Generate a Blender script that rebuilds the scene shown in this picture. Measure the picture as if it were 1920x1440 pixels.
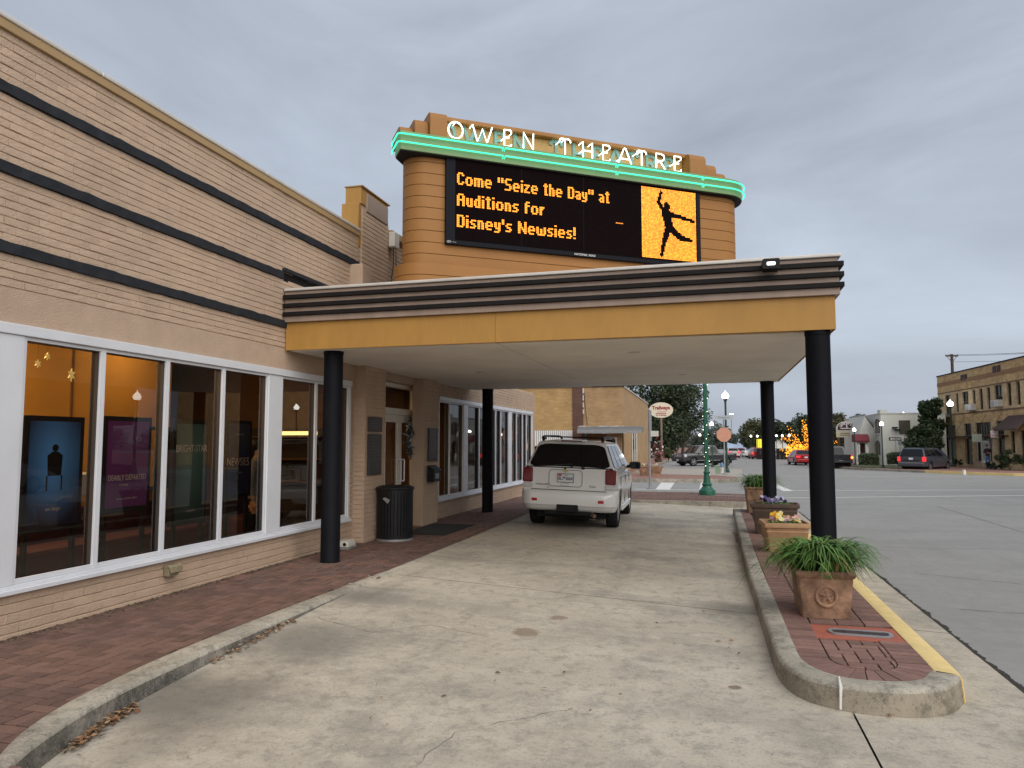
import bpy, bmesh, math, random
from mathutils import Vector, Matrix
import numpy as np
random.seed(7)
R = math.radians
for o in list(bpy.data.objects): bpy.data.objects.remove(o, do_unlink=True)
scene = bpy.context.scene
COL = scene.collection

# ------------------------------------------------------------------ camera
CAMZ, FPX, PSI, TH = 1.72, 1400.0, R(14.95), R(4.49)
cam_d = bpy.data.cameras.new("camera"); cam = bpy.data.objects.new("camera", cam_d); COL.objects.link(cam)
cam_d.sensor_width = 36.0; cam_d.lens = 36.0*FPX/1920; cam_d.clip_start = 0.05; cam_d.clip_end = 3000
cam.location = (0, 0, CAMZ); cam.rotation_euler = (R(90)+TH, 0, PSI)
scene.camera = cam
# ------------------------------------------------------------------ sky: flat overcast at dusk
SUN_EL, SUN_AZ = R(36), R(138)          # azimuth clockwise from +Y
world = bpy.data.worlds.new("World"); scene.world = world; world.use_nodes = True
nt = world.node_tree; nt.nodes.clear()
def wn(t, **k):
    n = nt.nodes.new(t)
    for a, b in k.items(): setattr(n, a, b)
    return n
out = wn("ShaderNodeOutputWorld"); bg = wn("ShaderNodeBackground")
sky = wn("ShaderNodeTexSky", sky_type='NISHITA', sun_disc=False, sun_elevation=SUN_EL, sun_rotation=SUN_AZ, air_density=1.0, dust_density=4.0, ozone_density=2.0)
tc = wn("ShaderNodeTexCoord"); mp = wn("ShaderNodeMapping"); mp.inputs["Scale"].default_value = (1.1, 1.1, 2.9)
mp.inputs["Rotation"].default_value = (0.12, 0.18, 0.5)
n1 = wn("ShaderNodeTexNoise"); n1.inputs["Scale"].default_value = 1.7; n1.inputs["Detail"].default_value = 7; n1.inputs["Roughness"].default_value = .56; n1.inputs["Distortion"].default_value = .5
cr = wn("ShaderNodeValToRGB"); e = cr.color_ramp
e.elements[0].position = .26; e.elements[0].color = (1.68, 1.86, 2.18, 1)
e.elements[1].position = .74; e.elements[1].color = (2.98, 3.30, 3.82, 1)
mixs = wn("ShaderNodeMix", data_type='RGBA'); mixs.inputs["Factor"].default_value = .93
nt.links.new(tc.outputs["Generated"], mp.inputs["Vector"]); nt.links.new(mp.outputs[0], n1.inputs["Vector"])
nt.links.new(n1.outputs["Fac"], cr.inputs["Fac"])
nt.links.new(sky.outputs[0], mixs.inputs["A"]); nt.links.new(cr.outputs["Color"], mixs.inputs["B"])
nt.links.new(mixs.outputs["Result"], bg.inputs["Color"]); bg.inputs["Strength"].default_value = 0.10
nt.links.new(bg.outputs[0], out.inputs[0])
# ------------------------------------------------------------------ the sun behind the cloud
sd = bpy.data.lights.new("sun", 'SUN'); sd.energy = 1.5; sd.angle = R(80); sd.color = (1.0, .95, .88)
so = bpy.data.objects.new("sun", sd); COL.objects.link(so)
sv = Vector((math.sin(SUN_AZ)*math.cos(SUN_EL), math.cos(SUN_AZ)*math.cos(SUN_EL), math.sin(SUN_EL)))
so.rotation_euler = sv.to_track_quat('Z', 'Y').to_euler(); so.location = (10, -20, 30)
vs = scene.view_settings; vs.view_transform = 'Standard'; vs.look = 'None'; vs.exposure = 1.0; vs.gamma = 1.0; vs.use_curve_mapping = False
scene.cycles.use_denoising = True
scene.cycles.max_bounces = 8; scene.cycles.transparent_max_bounces = 16

# ------------------------------------------------------------------ helpers
F0 = Vector((-math.sin(PSI), math.cos(PSI), 0)); RT = Vector((math.cos(PSI), math.sin(PSI), 0)); ZZ = Vector((0, 0, 1))
FW = F0*math.cos(TH)+ZZ*math.sin(TH); UP = -F0*math.sin(TH)+ZZ*math.cos(TH)
def at(px, py, Y):                      # the point at distance Y along the street on a sight line
    d = FW+RT*((px-960)/FPX)-UP*((py-720)/FPX)
    return Vector((0, 0, CAMZ))+d*(Y/d.y)
def zs(y):                              # the street falls gently away from the theatre
    return -.04 if y < 22 else (-.04-.31*min(1, (y-22)/43.0))
def gr(px, py, dz=0.0):                 # ground point on a sight line
    y = 40.0
    for _ in range(30):
        d = FW+RT*((px-960)/FPX)-UP*((py-720)/FPX)
        t = (zs(y)+dz-CAMZ)/d.z; y = .5*y+.5*max(1, d.y*t)
    return Vector((d.x*t, y, zs(y)+dz))
def S(r, g, b):
    f = lambda c: (c/255/12.92) if c/255 <= .04045 else ((c/255+.055)/1.055)**2.4
    return (f(r), f(g), f(b))

class MB:
    def __init__(s): s.v = []; s.f = []; s.mi = []; s.cur = 0
    def add(s, vs, fs):
        b = len(s.v); s.v += [tuple(p) for p in vs]; s.f += [tuple(i+b for i in f) for f in fs]; s.mi += [s.cur]*len(fs); return s
    def box(s, x0, y0, z0, x1, y1, z1):
        x0, x1 = min(x0, x1), max(x0, x1); y0, y1 = min(y0, y1), max(y0, y1); z0, z1 = min(z0, z1), max(z0, z1)
        return s.add([(x0,y0,z0),(x1,y0,z0),(x1,y1,z0),(x0,y1,z0),(x0,y0,z1),(x1,y0,z1),(x1,y1,z1),(x0,y1,z1)],
                     [(0,3,2,1),(4,5,6,7),(0,1,5,4),(1,2,6,5),(2,3,7,6),(3,0,4,7)])
    def obox(s, c, sz, rz=0, M=None):
        M = M or (Matrix.Translation(c) @ Matrix.Rotation(rz, 4, 'Z'))
        a, b, d = sz[0]/2, sz[1]/2, sz[2]/2
        vs = [M @ Vector(p) for p in [(-a,-b,-d),(a,-b,-d),(a,b,-d),(-a,b,-d),(-a,-b,d),(a,-b,d),(a,b,d),(-a,b,d)]]
        return s.add(vs, [(0,3,2,1),(4,5,6,7),(0,1,5,4),(1,2,6,5),(2,3,7,6),(3,0,4,7)])
    def hexa(s, p):                     # eight corners, bottom ring then top ring
        return s.add(p, [(0,3,2,1),(4,5,6,7),(0,1,5,4),(1,2,6,5),(2,3,7,6),(3,0,4,7)])
    def tube(s, pts, r, n=8, cap=True, closed=False):
        pts = [Vector(p) for p in pts]; rr = r if isinstance(r, (list, tuple)) else [r]*len(pts); m = len(pts); rings = []
        prev = None
        for i, p in enumerate(pts):
            if closed: t = pts[(i+1) % m]-pts[i-1]
            else: t = pts[min(i+1, m-1)]-pts[max(i-1, 0)]
            if t.length < 1e-9: t = Vector((0, 0, 1))
            t.normalize()
            if prev is None:
                a = Vector((0, 0, 1)) if abs(t.z) < .9 else Vector((1, 0, 0)); u = t.cross(a).normalized()
            else:
                u = (prev-t*prev.dot(t))
                u = u.normalized() if u.length > 1e-6 else t.orthogonal().normalized()
            prev = u; w = t.cross(u)
            rings.append([p+(u*math.cos(2*math.pi*k/n)+w*math.sin(2*math.pi*k/n))*rr[i] for k in range(n)])
        fs = []
        for i in range(m if closed else m-1):
            j = (i+1) % m
            for k in range(n):
                fs.append((i*n+k, i*n+(k+1) % n, j*n+(k+1) % n, j*n+k))
        if cap and not closed: fs += [tuple(range(n-1, -1, -1)), tuple((m-1)*n+k for k in range(n))]
        return s.add([q for rg in rings for q in rg], fs)
    def lathe(s, prof, n=20, c=(0,0,0), M=None, cap=True):
        vs = []; fs = []; m = len(prof)
        for r, z in prof:
            for k in range(n):
                a = 2*math.pi*k/n; p = Vector((r*math.cos(a), r*math.sin(a), z))
                vs.append((M @ p) if M else (p+Vector(c)))
        for i in range(m-1):
            for k in range(n): fs.append((i*n+k, i*n+(k+1) % n, (i+1)*n+(k+1) % n, (i+1)*n+k))
        if cap: fs += [tuple(range(n-1, -1, -1)), tuple((m-1)*n+k for k in range(n))]
        return s.add(vs, fs)
    def prism(s, poly, z0, z1, fz0=None, fz1=None):     # poly counter-clockwise in plan
        n = len(poly)
        vs = [(p[0], p[1], z0) for p in poly]+[(p[0], p[1], z1) for p in poly]
        return s.add(vs, [tuple(range(n-1, -1, -1)), tuple(range(n, 2*n))]+[(i, (i+1) % n, n+(i+1) % n, n+i) for i in range(n)])
    def extr(s, pts, vec):              # extrude a planar polygon of 3D points along vec
        n = len(pts); vec = Vector(vec); pts = [Vector(p) for p in pts]
        return s.add(pts+[p+vec for p in pts], [tuple(range(n-1, -1, -1)), tuple(range(n, 2*n))]+[(i, (i+1) % n, n+(i+1) % n, n+i) for i in range(n)])
    def quad(s, a, b, c, d): return s.add([a, b, c, d], [(0, 1, 2, 3)])
    def ball(s, c, r, nu=8, nv=6, sc=(1,1,1)):
        pr = [(math.sin(math.pi*i/nv), -math.cos(math.pi*i/nv)) for i in range(nv+1)]
        pr[0] = (.02, -1); pr[-1] = (.02, 1)
        M = Matrix.Translation(c) @ Matrix.Diagonal((r*sc[0], r*sc[1], r*sc[2], 1))
        return s.lathe(pr, nu, M=M)
    def mesh(s, name, mats):
        me = bpy.data.meshes.new(name); me.from_pydata(s.v, [], s.f)
        for m in (mats if isinstance(mats, (list, tuple)) else [mats]): me.materials.append(m)
        if any(s.mi): me.polygons.foreach_set("material_index", s.mi)
        return me
    def build(s, name, mats, parent=None, smooth=False, bevel=0, seg=2, fix=True, ang=38):
        me = s.mesh(name, mats)
        if fix and len(s.f) < 60000:
            bm = bmesh.new(); bm.from_mesh(me); bmesh.ops.recalc_face_normals(bm, faces=bm.faces[:]); bm.to_mesh(me); bm.free()
        if smooth:
            me.polygons.foreach_set("use_smooth", [True]*len(me.polygons)); me.set_sharp_from_angle(angle=R(ang))
        me.update()
        return link(me, name, parent, bevel, seg)
def link(me, name, parent=None, bevel=0, seg=2):
    o = bpy.data.objects.new(name, me); COL.objects.link(o); o.parent = parent
    if bevel:
        b = o.modifiers.new("bevel", 'BEVEL'); b.width = bevel; b.segments = seg; b.limit_method = 'ANGLE'; b.angle_limit = R(35)
    return o
def tag(o, label=None, cat=None, group=None, kind=None):
    if label: o["label"] = label
    if cat: o["category"] = cat
    if group: o["group"] = group
    if kind: o["kind"] = kind
    return o
def empty(name, loc=(0,0,0), rz=0, label=None, cat=None, group=None):
    o = bpy.data.objects.new(name, None); COL.objects.link(o); o.location = loc; o.rotation_euler = (0, 0, rz); o.empty_display_size = .1
    return tag(o, label, cat, group)
def copy_tree(o, parent=None):
    c = o.copy(); COL.objects.link(c); c.parent = parent
    for ch in list(o.children): copy_tree(ch, c)
    return c
_txt = {}
def text_mesh(body, size, mat, extrude=0.0, align='CENTER', bold=0.0, shear=0.0):
    cu = bpy.data.curves.new("text", 'FONT'); cu.body = body; cu.size = size; cu.extrude = extrude; cu.align_x = align; cu.align_y = 'CENTER'
    cu.offset = bold; cu.shear = shear; cu.resolution_u = 3
    ob = bpy.data.objects.new("text", cu); COL.objects.link(ob)
    dg = bpy.context.evaluated_depsgraph_get(); me = bpy.data.meshes.new_from_object(ob.evaluated_get(dg))
    bpy.data.objects.remove(ob, do_unlink=True); bpy.data.curves.remove(cu)
    me.materials.clear(); me.materials.append(mat)
    return me
def put_text(name, body, size, mat, M, parent=None, extrude=0.001, align='CENTER', bold=0.0, shear=0.0, sx=1.0):
    me = text_mesh(body, size, mat, extrude, align, bold, shear); me.transform(M @ Matrix.Diagonal((sx, 1, 1, 1)))
    return link(me, name, parent)
def frame(o, x, y, z):                  # matrix with the given axes
    x, y, z = Vector(x).normalized(), Vector(y).normalized(), Vector(z).normalized()
    return Matrix(((x.x, y.x, z.x, o[0]), (x.y, y.y, z.y, o[1]), (x.z, y.z, z.z, o[2]), (0, 0, 0, 1)))

# ------------------------------------------------------------------ materials
def mat(name, col, rough=.8, var=.12, scale=6.0, bump=0.0, bscale=40.0, metal=0.0, rnd=0.0, emit=None, estr=0.0, spec=.5, coat=0.0, var2=None, scale2=1.0, stretch=(1,1,1), detail=6):
    m = bpy.data.materials.new(name); m.use_nodes = True; t = m.node_tree; b = t.nodes["Principled BSDF"]
    b.inputs["Roughness"].default_value = rough; b.inputs["Metallic"].default_value = metal; b.inputs["Specular IOR Level"].default_value = spec
    if coat: b.inputs["Coat Weight"].default_value = coat; b.inputs["Coat Roughness"].default_value = .06
    N = t.nodes.new; L = t.links.new
    if emit:
        b.inputs["Emission Color"].default_value = (*emit, 1); b.inputs["Emission Strength"].default_value = estr
    geo = N("ShaderNodeNewGeometry"); mp_ = N("ShaderNodeMapping"); mp_.inputs["Scale"].default_value = stretch; L(geo.outputs["Position"], mp_.inputs["Vector"])
    src = None
    if var or rnd or var2:
        hsv = N("ShaderNodeHueSaturation"); hsv.inputs["Color"].default_value = (*col, 1)
        val = N("ShaderNodeValue"); val.outputs[0].default_value = 1.0; cur = val.outputs[0]
        def addmod(sock, amp, cur):
            mr = N("ShaderNodeMapRange"); mr.inputs["From Min"].default_value = .25; mr.inputs["From Max"].default_value = .75
            mr.inputs["To Min"].default_value = 1-amp; mr.inputs["To Max"].default_value = 1+amp; mr.clamp = False
            L(sock, mr.inputs["Value"]); mu = N("ShaderNodeMath"); mu.operation = 'MULTIPLY'; L(cur, mu.inputs[0]); L(mr.outputs[0], mu.inputs[1]); return mu.outputs[0]
        if var:
            n = N("ShaderNodeTexNoise"); n.inputs["Scale"].default_value = scale; n.inputs["Detail"].default_value = detail; n.inputs["Roughness"].default_value = .6; L(mp_.outputs[0], n.inputs["Vector"])
            cur = addmod(n.outputs["Fac"], var, cur)
        if var2:
            n = N("ShaderNodeTexNoise"); n.inputs["Scale"].default_value = scale2; n.inputs["Detail"].default_value = 4; L(mp_.outputs[0], n.inputs["Vector"])
            cur = addmod(n.outputs["Fac"], var2, cur)
        if rnd:
            oi = N("ShaderNodeObjectInfo"); mr = N("ShaderNodeMapRange"); mr.inputs["To Min"].default_value = 1-rnd; mr.inputs["To Max"].default_value = 1+rnd; L(oi.outputs["Random"], mr.inputs["Value"])
            mu = N("ShaderNodeMath"); mu.operation = 'MULTIPLY'; L(cur, mu.inputs[0]); L(mr.outputs[0], mu.inputs[1]); cur = mu.outputs[0]
        L(cur, hsv.inputs["Value"]); L(hsv.outputs[0], b.inputs["Base Color"])
    else: b.inputs["Base Color"].default_value = (*col, 1)
    if bump:
        n = N("ShaderNodeTexNoise"); n.inputs["Scale"].default_value = bscale; n.inputs["Detail"].default_value = 5; L(mp_.outputs[0], n.inputs["Vector"])
        bp = N("ShaderNodeBump"); bp.inputs["Strength"].default_value = bump; bp.inputs["Distance"].default_value = .02; L(n.outputs["Fac"], bp.inputs["Height"]); L(bp.outputs[0], b.inputs["Normal"])
    return m
def emat(name, col, st, sample=True):
    m = mat(name, tuple(c*.06 for c in col), .4, 0, emit=col, estr=st)
    if not sample: m.cycles.emission_sampling = 'NONE'
    return m
def glass(name, tint=(.6,.6,.6), ior=1.5, rough=0.0, wav=0.0):
    m = bpy.data.materials.new(name); m.use_nodes = True; t = m.node_tree; t.nodes.clear(); N = t.nodes.new; L = t.links.new
    o = N("ShaderNodeOutputMaterial"); mx = N("ShaderNodeMixShader"); tr = N("ShaderNodeBsdfTransparent"); gl = N("ShaderNodeBsdfGlossy"); fr = N("ShaderNodeFresnel")
    tr.inputs[0].default_value = (*tint, 1); gl.inputs["Roughness"].default_value = rough; fr.inputs["IOR"].default_value = ior; gl.inputs[0].default_value = (.95, .95, .95, 1)
    if wav:
        g = N("ShaderNodeNewGeometry"); n = N("ShaderNodeTexNoise"); n.inputs["Scale"].default_value = .9; n.inputs["Detail"].default_value = 1; L(g.outputs["Position"], n.inputs["Vector"])
        bp = N("ShaderNodeBump"); bp.inputs["Strength"].default_value = wav; bp.inputs["Distance"].default_value = .02; L(n.outputs["Fac"], bp.inputs["Height"]); L(bp.outputs[0], gl.inputs["Normal"]); 
    L(fr.outputs[0], mx.inputs[0]); L(tr.outputs[0], mx.inputs[1]); L(gl.outputs[0], mx.inputs[2]); L(mx.outputs[0], o.inputs[0])
    return m
def brickmat(name, c1, c2, mortar, sx=.21, sz=.07, rough=.9, bump=.4, var=.15, stain=None):
    m = bpy.data.materials.new(name); m.use_nodes = True; t = m.node_tree; b = t.nodes["Principled BSDF"]; b.inputs["Roughness"].default_value = rough
    N = t.nodes.new; L = t.links.new
    g = N("ShaderNodeNewGeometry"); sp = N("ShaderNodeSeparateXYZ"); L(g.outputs["Position"], sp.inputs[0])
    ad = N("ShaderNodeMath"); ad.operation = 'ADD'; L(sp.outputs["X"], ad.inputs[0]); L(sp.outputs["Y"], ad.inputs[1])
    cb = N("ShaderNodeCombineXYZ"); L(ad.outputs[0], cb.inputs["X"]); L(sp.outputs["Z"], cb.inputs["Y"])
    bt = N("ShaderNodeTexBrick"); bt.inputs["Color1"].default_value = (*c1, 1); bt.inputs["Color2"].default_value = (*c2, 1); bt.inputs["Mortar"].default_value = (*mortar, 1)
    bt.inputs["Scale"].default_value = 1; bt.inputs["Brick Width"].default_value = sx; bt.inputs["Row Height"].default_value = sz; bt.inputs["Mortar Size"].default_value = .006; bt.inputs["Bias"].default_value = 0
    L(cb.outputs[0], bt.inputs["Vector"])
    n = N("ShaderNodeTexNoise"); n.inputs["Scale"].default_value = 1.6; n.inputs["Detail"].default_value = 7; L(g.outputs["Position"], n.inputs["Vector"])
    mr = N("ShaderNodeMapRange"); mr.inputs["From Min"].default_value = .3; mr.inputs["From Max"].default_value = .7; mr.inputs["To Min"].default_value = 1-var; mr.inputs["To Max"].default_value = 1+var; L(n.outputs["Fac"], mr.inputs["Value"])
    hs = N("ShaderNodeHueSaturation"); L(bt.outputs["Color"], hs.inputs["Color"]); L(mr.outputs[0], hs.inputs["Value"]); L(hs.outputs[0], b.inputs["Base Color"])
    bp = N("ShaderNodeBump"); bp.inputs["Strength"].default_value = bump; bp.inputs["Distance"].default_value = .01; bp.invert = True; L(bt.outputs["Fac"], bp.inputs["Height"]); L(bp.outputs[0], b.inputs["Normal"])
    return m
def concretemat(name, base, dark, light, spots=()):
    m = bpy.data.materials.new(name); m.use_nodes = True; t = m.node_tree; b = t.nodes["Principled BSDF"]; b.inputs["Roughness"].default_value = .88; b.inputs["Specular IOR Level"].default_value = .3
    N = t.nodes.new; L = t.links.new
    g = N("ShaderNodeNewGeometry")
    def noise(sc, det, rough=.6, dist=0.0, st=None):
        n = N("ShaderNodeTexNoise"); n.inputs["Scale"].default_value = sc; n.inputs["Detail"].default_value = det; n.inputs["Roughness"].default_value = rough; n.inputs["Distortion"].default_value = dist
        if st:
            mp_ = N("ShaderNodeMapping"); mp_.inputs["Scale"].default_value = st; L(g.outputs["Position"], mp_.inputs["Vector"]); L(mp_.outputs[0], n.inputs["Vector"])
        else: L(g.outputs["Position"], n.inputs["Vector"])
        return n.outputs["Fac"]
    def ramp(sock, a, b_, inv=False):
        mr = N("ShaderNodeMapRange"); mr.inputs["From Min"].default_value = a; mr.inputs["From Max"].default_value = b_; mr.interpolation_type = 'SMOOTHSTEP'; L(sock, mr.inputs["Value"]); return mr.outputs[0]
    def mixc(fac, a, bb, amt=1.0):
        mx = N("ShaderNodeMix"); mx.data_type = 'RGBA'
        if amt != 1.0:
            mu = N("ShaderNodeMath"); mu.operation = 'MULTIPLY'; mu.inputs[1].default_value = amt; L(fac, mu.inputs[0]); fac = mu.outputs[0]
        L(fac, mx.inputs["Factor"])
        for key, v in (("A", a), ("B", bb)):
            if isinstance(v, tuple): mx.inputs[key].default_value = (*v, 1)
            else: L(v, mx.inputs[key])
        return mx.outputs["Result"]
    c = mixc(ramp(noise(.8, 8, .72, .15), .42, .62), base, light, .7)
    c = mixc(ramp(noise(.6, 10, .76, .1, (1.0, 1.0, 1)), .48, .64), c, dark, .62)
    c = mixc(ramp(noise(.55, 5, .6, .1, (.3, 1.7, 1)), .50, .66), c, dark, .45)
    c = mixc(ramp(noise(.9, 4, .6, .1, (2.2, .18, 1)), .54, .68), c, dark, .32)
    c = mixc(ramp(noise(7, 8, .78, .0), .48, .64), c, dark, .62)
    c = mixc(ramp(noise(4.5, 9, .8, .1), .54, .66), c, light, .6)
    c = mixc(ramp(noise(45, 3, .6), .5, .72), c, dark, .5)
    c = mixc(ramp(noise(120, 2, .5), .54, .70), c, light, .5)
    for (sx, sy, sr, samt, sc_) in spots:
        vd = N("ShaderNodeVectorMath"); vd.operation = 'DISTANCE'; vd.inputs[1].default_value = (sx, sy, 0)
        sp = N("ShaderNodeSeparateXYZ"); L(g.outputs["Position"], sp.inputs[0]); cb = N("ShaderNodeCombineXYZ"); L(sp.outputs[0], cb.inputs[0]); L(sp.outputs[1], cb.inputs[1]); L(cb.outputs[0], vd.inputs[0])
        nz = N("ShaderNodeMath"); nz.operation = 'MULTIPLY_ADD'; nz.inputs[1].default_value = sr*1.5; L(noise(max(1.2, .9/sr), 6, .7), nz.inputs[0]); nz.inputs[2].default_value = -sr*.75
        sm = N("ShaderNodeMath"); sm.operation = 'ADD'; L(vd.outputs["Value"], sm.inputs[0]); L(nz.outputs[0], sm.inputs[1])
        mr = N("ShaderNodeMapRange"); mr.inputs["From Min"].default_value = sr*(.7 if sr < .2 else .1); mr.inputs["From Max"].default_value = sr*1.1; mr.interpolation_type = 'SMOOTHSTEP'; mr.inputs["To Min"].default_value = 1; mr.inputs["To Max"].default_value = 0; L(sm.outputs[0], mr.inputs["Value"])
        c = mixc(mr.outputs[0], c, sc_, samt)
    L(c, b.inputs["Base Color"])
    bp = N("ShaderNodeBump"); bp.inputs["Strength"].default_value = .35; bp.inputs["Distance"].default_value = .01; L(noise(60, 5, .7), bp.inputs["Height"]); L(bp.outputs[0], b.inputs["Normal"])
    return m

M = {}
M['tan'] = mat("painted_brick_tan", (.47, .345, .25), .85, .10, 3.0, .5, 55, rnd=.05, var2=.07, scale2=.5)
M['tanwall'] = mat("painted_render_tan", (.47, .345, .25), .85, .09, 4.0, .6, 95, var2=.07, scale2=.5)
M['band'] = mat("band_charcoal", (.026, .028, .033), .65, .25, 8, .25, 60, spec=.12)
M['rib'] = mat("rib_dark", (.016, .014, .014), .6, .2, 3, spec=.1)
M['fascia'] = mat("fascia_tan", (.31, .23, .182), .6, .10, 3, var2=.10, scale2=1.2, stretch=(2.5, 1, .5))
M['gold'] = mat("gold_paint", (.40, .21, .045), .6, .08, 4, .10, 60, var2=.09, scale2=.9, stretch=(2.2, 1, .6))
M['goldtrim'] = mat("gold_trim", (.36, .24, .115), .55, .08, 2)
M['soffit'] = mat("soffit_plaster", (.80, .74, .65), .8, .08, 1.6, .3, 60, var2=.12, scale2=.45)
M['alu'] = mat("brushed_aluminium", (.68, .70, .74), .45, .05, 3, metal=.15)
M['capmetal'] = mat("cap_metal", (.58, .55, .51), .5, .12, 4, metal=.2)
M['colblack'] = mat("column_black", (.006, .0065, .009), .55, .15, 3, .05, 30, spec=.09)
M['black'] = mat("black_paint", (.012, .012, .013), .5, .2, 10, spec=.2)
M['blackmetal'] = mat("black_coated_metal", (.014, .014, .016), .45, .3, 12, .1, 80, spec=.2)
M['rubber'] = mat("rubber", (.018, .018, .019), .85, .2, 20, spec=.2)
M['mat'] = mat("door_mat", (.022, .024, .025), .95, .2, 30, .5, 200)
M['paver'] = mat("clay_paver", (.150, .086, .066), .85, .16, 9, .5, 70, rnd=.22, var2=.14, scale2=.9)
M['paver2'] = mat("island_paver", (.215, .122, .098), .85, .16, 9, .5, 70, rnd=.2, var2=.14, scale2=.9)
M['bronze'] = mat("dark_inner_frame", (.045, .040, .036), .5, .1, 5)
M['pavdark'] = mat("paver_joint", (.022, .02, .016), .95, .3, 10, .5, 60)
M['redcon'] = mat("red_concrete", (.36, .105, .065), .8, .14, 8, .2, 80)
M['curb'] = concretemat("curb_concrete", (.34, .31, .25), (.10, .095, .085), (.50, .46, .38))
M['drive'] = concretemat("driveway_concrete", (.46, .41, .33), (.235, .218, .185), (.57, .515, .42),
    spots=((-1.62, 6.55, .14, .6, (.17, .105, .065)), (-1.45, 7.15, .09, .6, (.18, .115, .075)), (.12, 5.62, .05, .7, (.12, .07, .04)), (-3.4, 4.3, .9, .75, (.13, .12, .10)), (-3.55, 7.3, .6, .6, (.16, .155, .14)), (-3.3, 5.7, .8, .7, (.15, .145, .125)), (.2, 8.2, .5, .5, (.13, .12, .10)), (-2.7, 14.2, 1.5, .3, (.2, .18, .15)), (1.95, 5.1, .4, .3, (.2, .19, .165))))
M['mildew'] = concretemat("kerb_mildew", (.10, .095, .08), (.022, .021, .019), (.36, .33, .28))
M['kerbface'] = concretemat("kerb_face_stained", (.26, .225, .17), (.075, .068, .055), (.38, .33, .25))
M['yellow'] = mat("kerb_yellow", (.74, .56, .24), .8, .10, 9, .3, 60, var2=.08, scale2=2)
M['asphalt'] = concretemat("asphalt", (.285, .28, .268), (.235, .232, .222), (.315, .31, .298))
M['dirt'] = mat("dirt", (.035, .032, .026), .95, .5, 14, .8, 60)
M['whiteline'] = mat("road_paint", (.66, .65, .62), .8, .16, 5)
M['grass'] = mat("verge_grass", (.075, .085, .035), .95, .4, 6, .6, 60)
M['ground'] = mat("far_ground", (.14, .14, .12), .95, .3, .05)
M['terra'] = mat("terracotta", (.29, .17, .105), .85, .40, 9, .45, 50, var2=.42, scale2=4.5)
M['terra2'] = mat("terracotta_pale", (.46, .28, .15), .85, .16, 7, .3, 50, var2=.15, scale2=3)
M['terradark'] = mat("terracotta_dark", (.10, .068, .05), .8, .25, 7, .3, 50)
M['soil'] = mat("soil", (.03, .022, .015), .95, .4, 30, .8, 60)
M['blade'] = mat("grass_blade", (.085, .18, .035), .5, .35, 3, rnd=0, var2=.3, scale2=18)
M['leaf'] = mat("leaf", (.030, .048, .018), .6, .5, .7, var2=.35, scale2=7)
M['leaf2'] = mat("leaf_olive", (.075, .082, .034), .65, .5, .6, var2=.3, scale2=6)
M['leaf3'] = mat("leaf_bluegreen", (.050, .065, .045), .65, .4, .4, var2=.3, scale2=5)
M['hedge'] = mat("hedge_leaf", (.030, .050, .016), .6, .4, 2, var2=.3, scale2=9)
M['bark'] = mat("bark", (.07, .052, .038), .9, .3, 9, .6, 25)
M['white'] = mat("white_paint", (.72, .71, .68), .5, .06, 4)
M['offwhite'] = mat("off_white", (.58, .56, .5), .6, .1, 4)
M['grey'] = mat("galvanised", (.33, .34, .35), .5, .12, 6, metal=.5)
M['green'] = mat("lamp_green", (.012, .105, .062), .45, .15, 5)
M['dkgreen'] = mat("lamp_green_dark", (.014, .045, .032), .5, .15, 5)
M['globe'] = emat("lamp_globe", (1, .97, .88), 4.0, False)
M['fairy'] = emat("fairy_light", (1, .86, .6), 5.0, False)
M['goldlight'] = emat("gold_light", (1, .34, .02), 1.35, False)
M['led'] = emat("led_amber", (1, .30, .006), 1.3, False)
M['ledbg'] = mat("led_panel", (.006, .003, .0035), .9, .3, 30, spec=.04)
M['bezel'] = mat("bezel", (.010, .011, .015), .6, .1, 4, spec=.08)
M['neonw'] = emat("neon_white", (.82, .97, .93), 2.4)
M['neong'] = emat("neon_green", (.03, .62, .34), 1.35)
M['mint'] = mat("mint_letter", (.15, .30, .25), .5, .08, 6)
M['cornice'] = mat("cornice_neon_tint", (.15, .25, .10), .5, .1, 4)  # green spill of the neon tubes is put into the cornice colour
M['sign'] = mat("sign_copper", (.295, .135, .036), .55, .06, 3, .04, 60, var2=.08, scale2=.7, spec=.3, stretch=(1, 1, .5))
M['signback'] = mat("sign_gold", (.40, .235, .06), .5, .05, 2)
M['glass'] = glass("window_glass", (.66, .64, .62), 1.5, 0.0, .10)
M['glass2'] = glass("window_glass_far", (.32, .32, .32), 1.75, 0.0, .10)
M['dkglass'] = mat("tinted_glass", (.005, .005, .006), .04, 0, spec=.4)
M['carglass'] = mat("car_glass", (.008, .010, .012), .04, 0, spec=.32)
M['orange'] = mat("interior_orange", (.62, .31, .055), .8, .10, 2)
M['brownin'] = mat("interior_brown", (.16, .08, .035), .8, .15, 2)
M['floorin'] = mat("interior_floor", (.12, .06, .03), .5, .15, 3)
M['redbench'] = mat("dark_red_upholstery", (.06, .006, .008), .7, .2, 6)
M['darkin'] = mat("interior_dark", (.05, .035, .025), .8, .2, 3)
M['warm'] = emat("warm_lamp", (1, .66, .25), 6)
M['amber_in'] = emat("lit_shelf", (1, .72, .25), 1.3)
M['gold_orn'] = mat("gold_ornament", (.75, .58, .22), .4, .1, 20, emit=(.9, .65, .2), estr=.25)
M['skin'] = mat("skin", (.42, .24, .17), .55, .05, 20)
M['jeans'] = mat("denim", (.10, .17, .30), .85, .2, 30)
M['jacket'] = mat("dark_jacket", (.045, .024, .026), .85, .2, 20)
M['greytop'] = mat("grey_top", (.17, .17, .18), .85, .1, 20)
M['hair'] = mat("dark_hair", (.012, .009, .008), .6, .2, 40)
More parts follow.
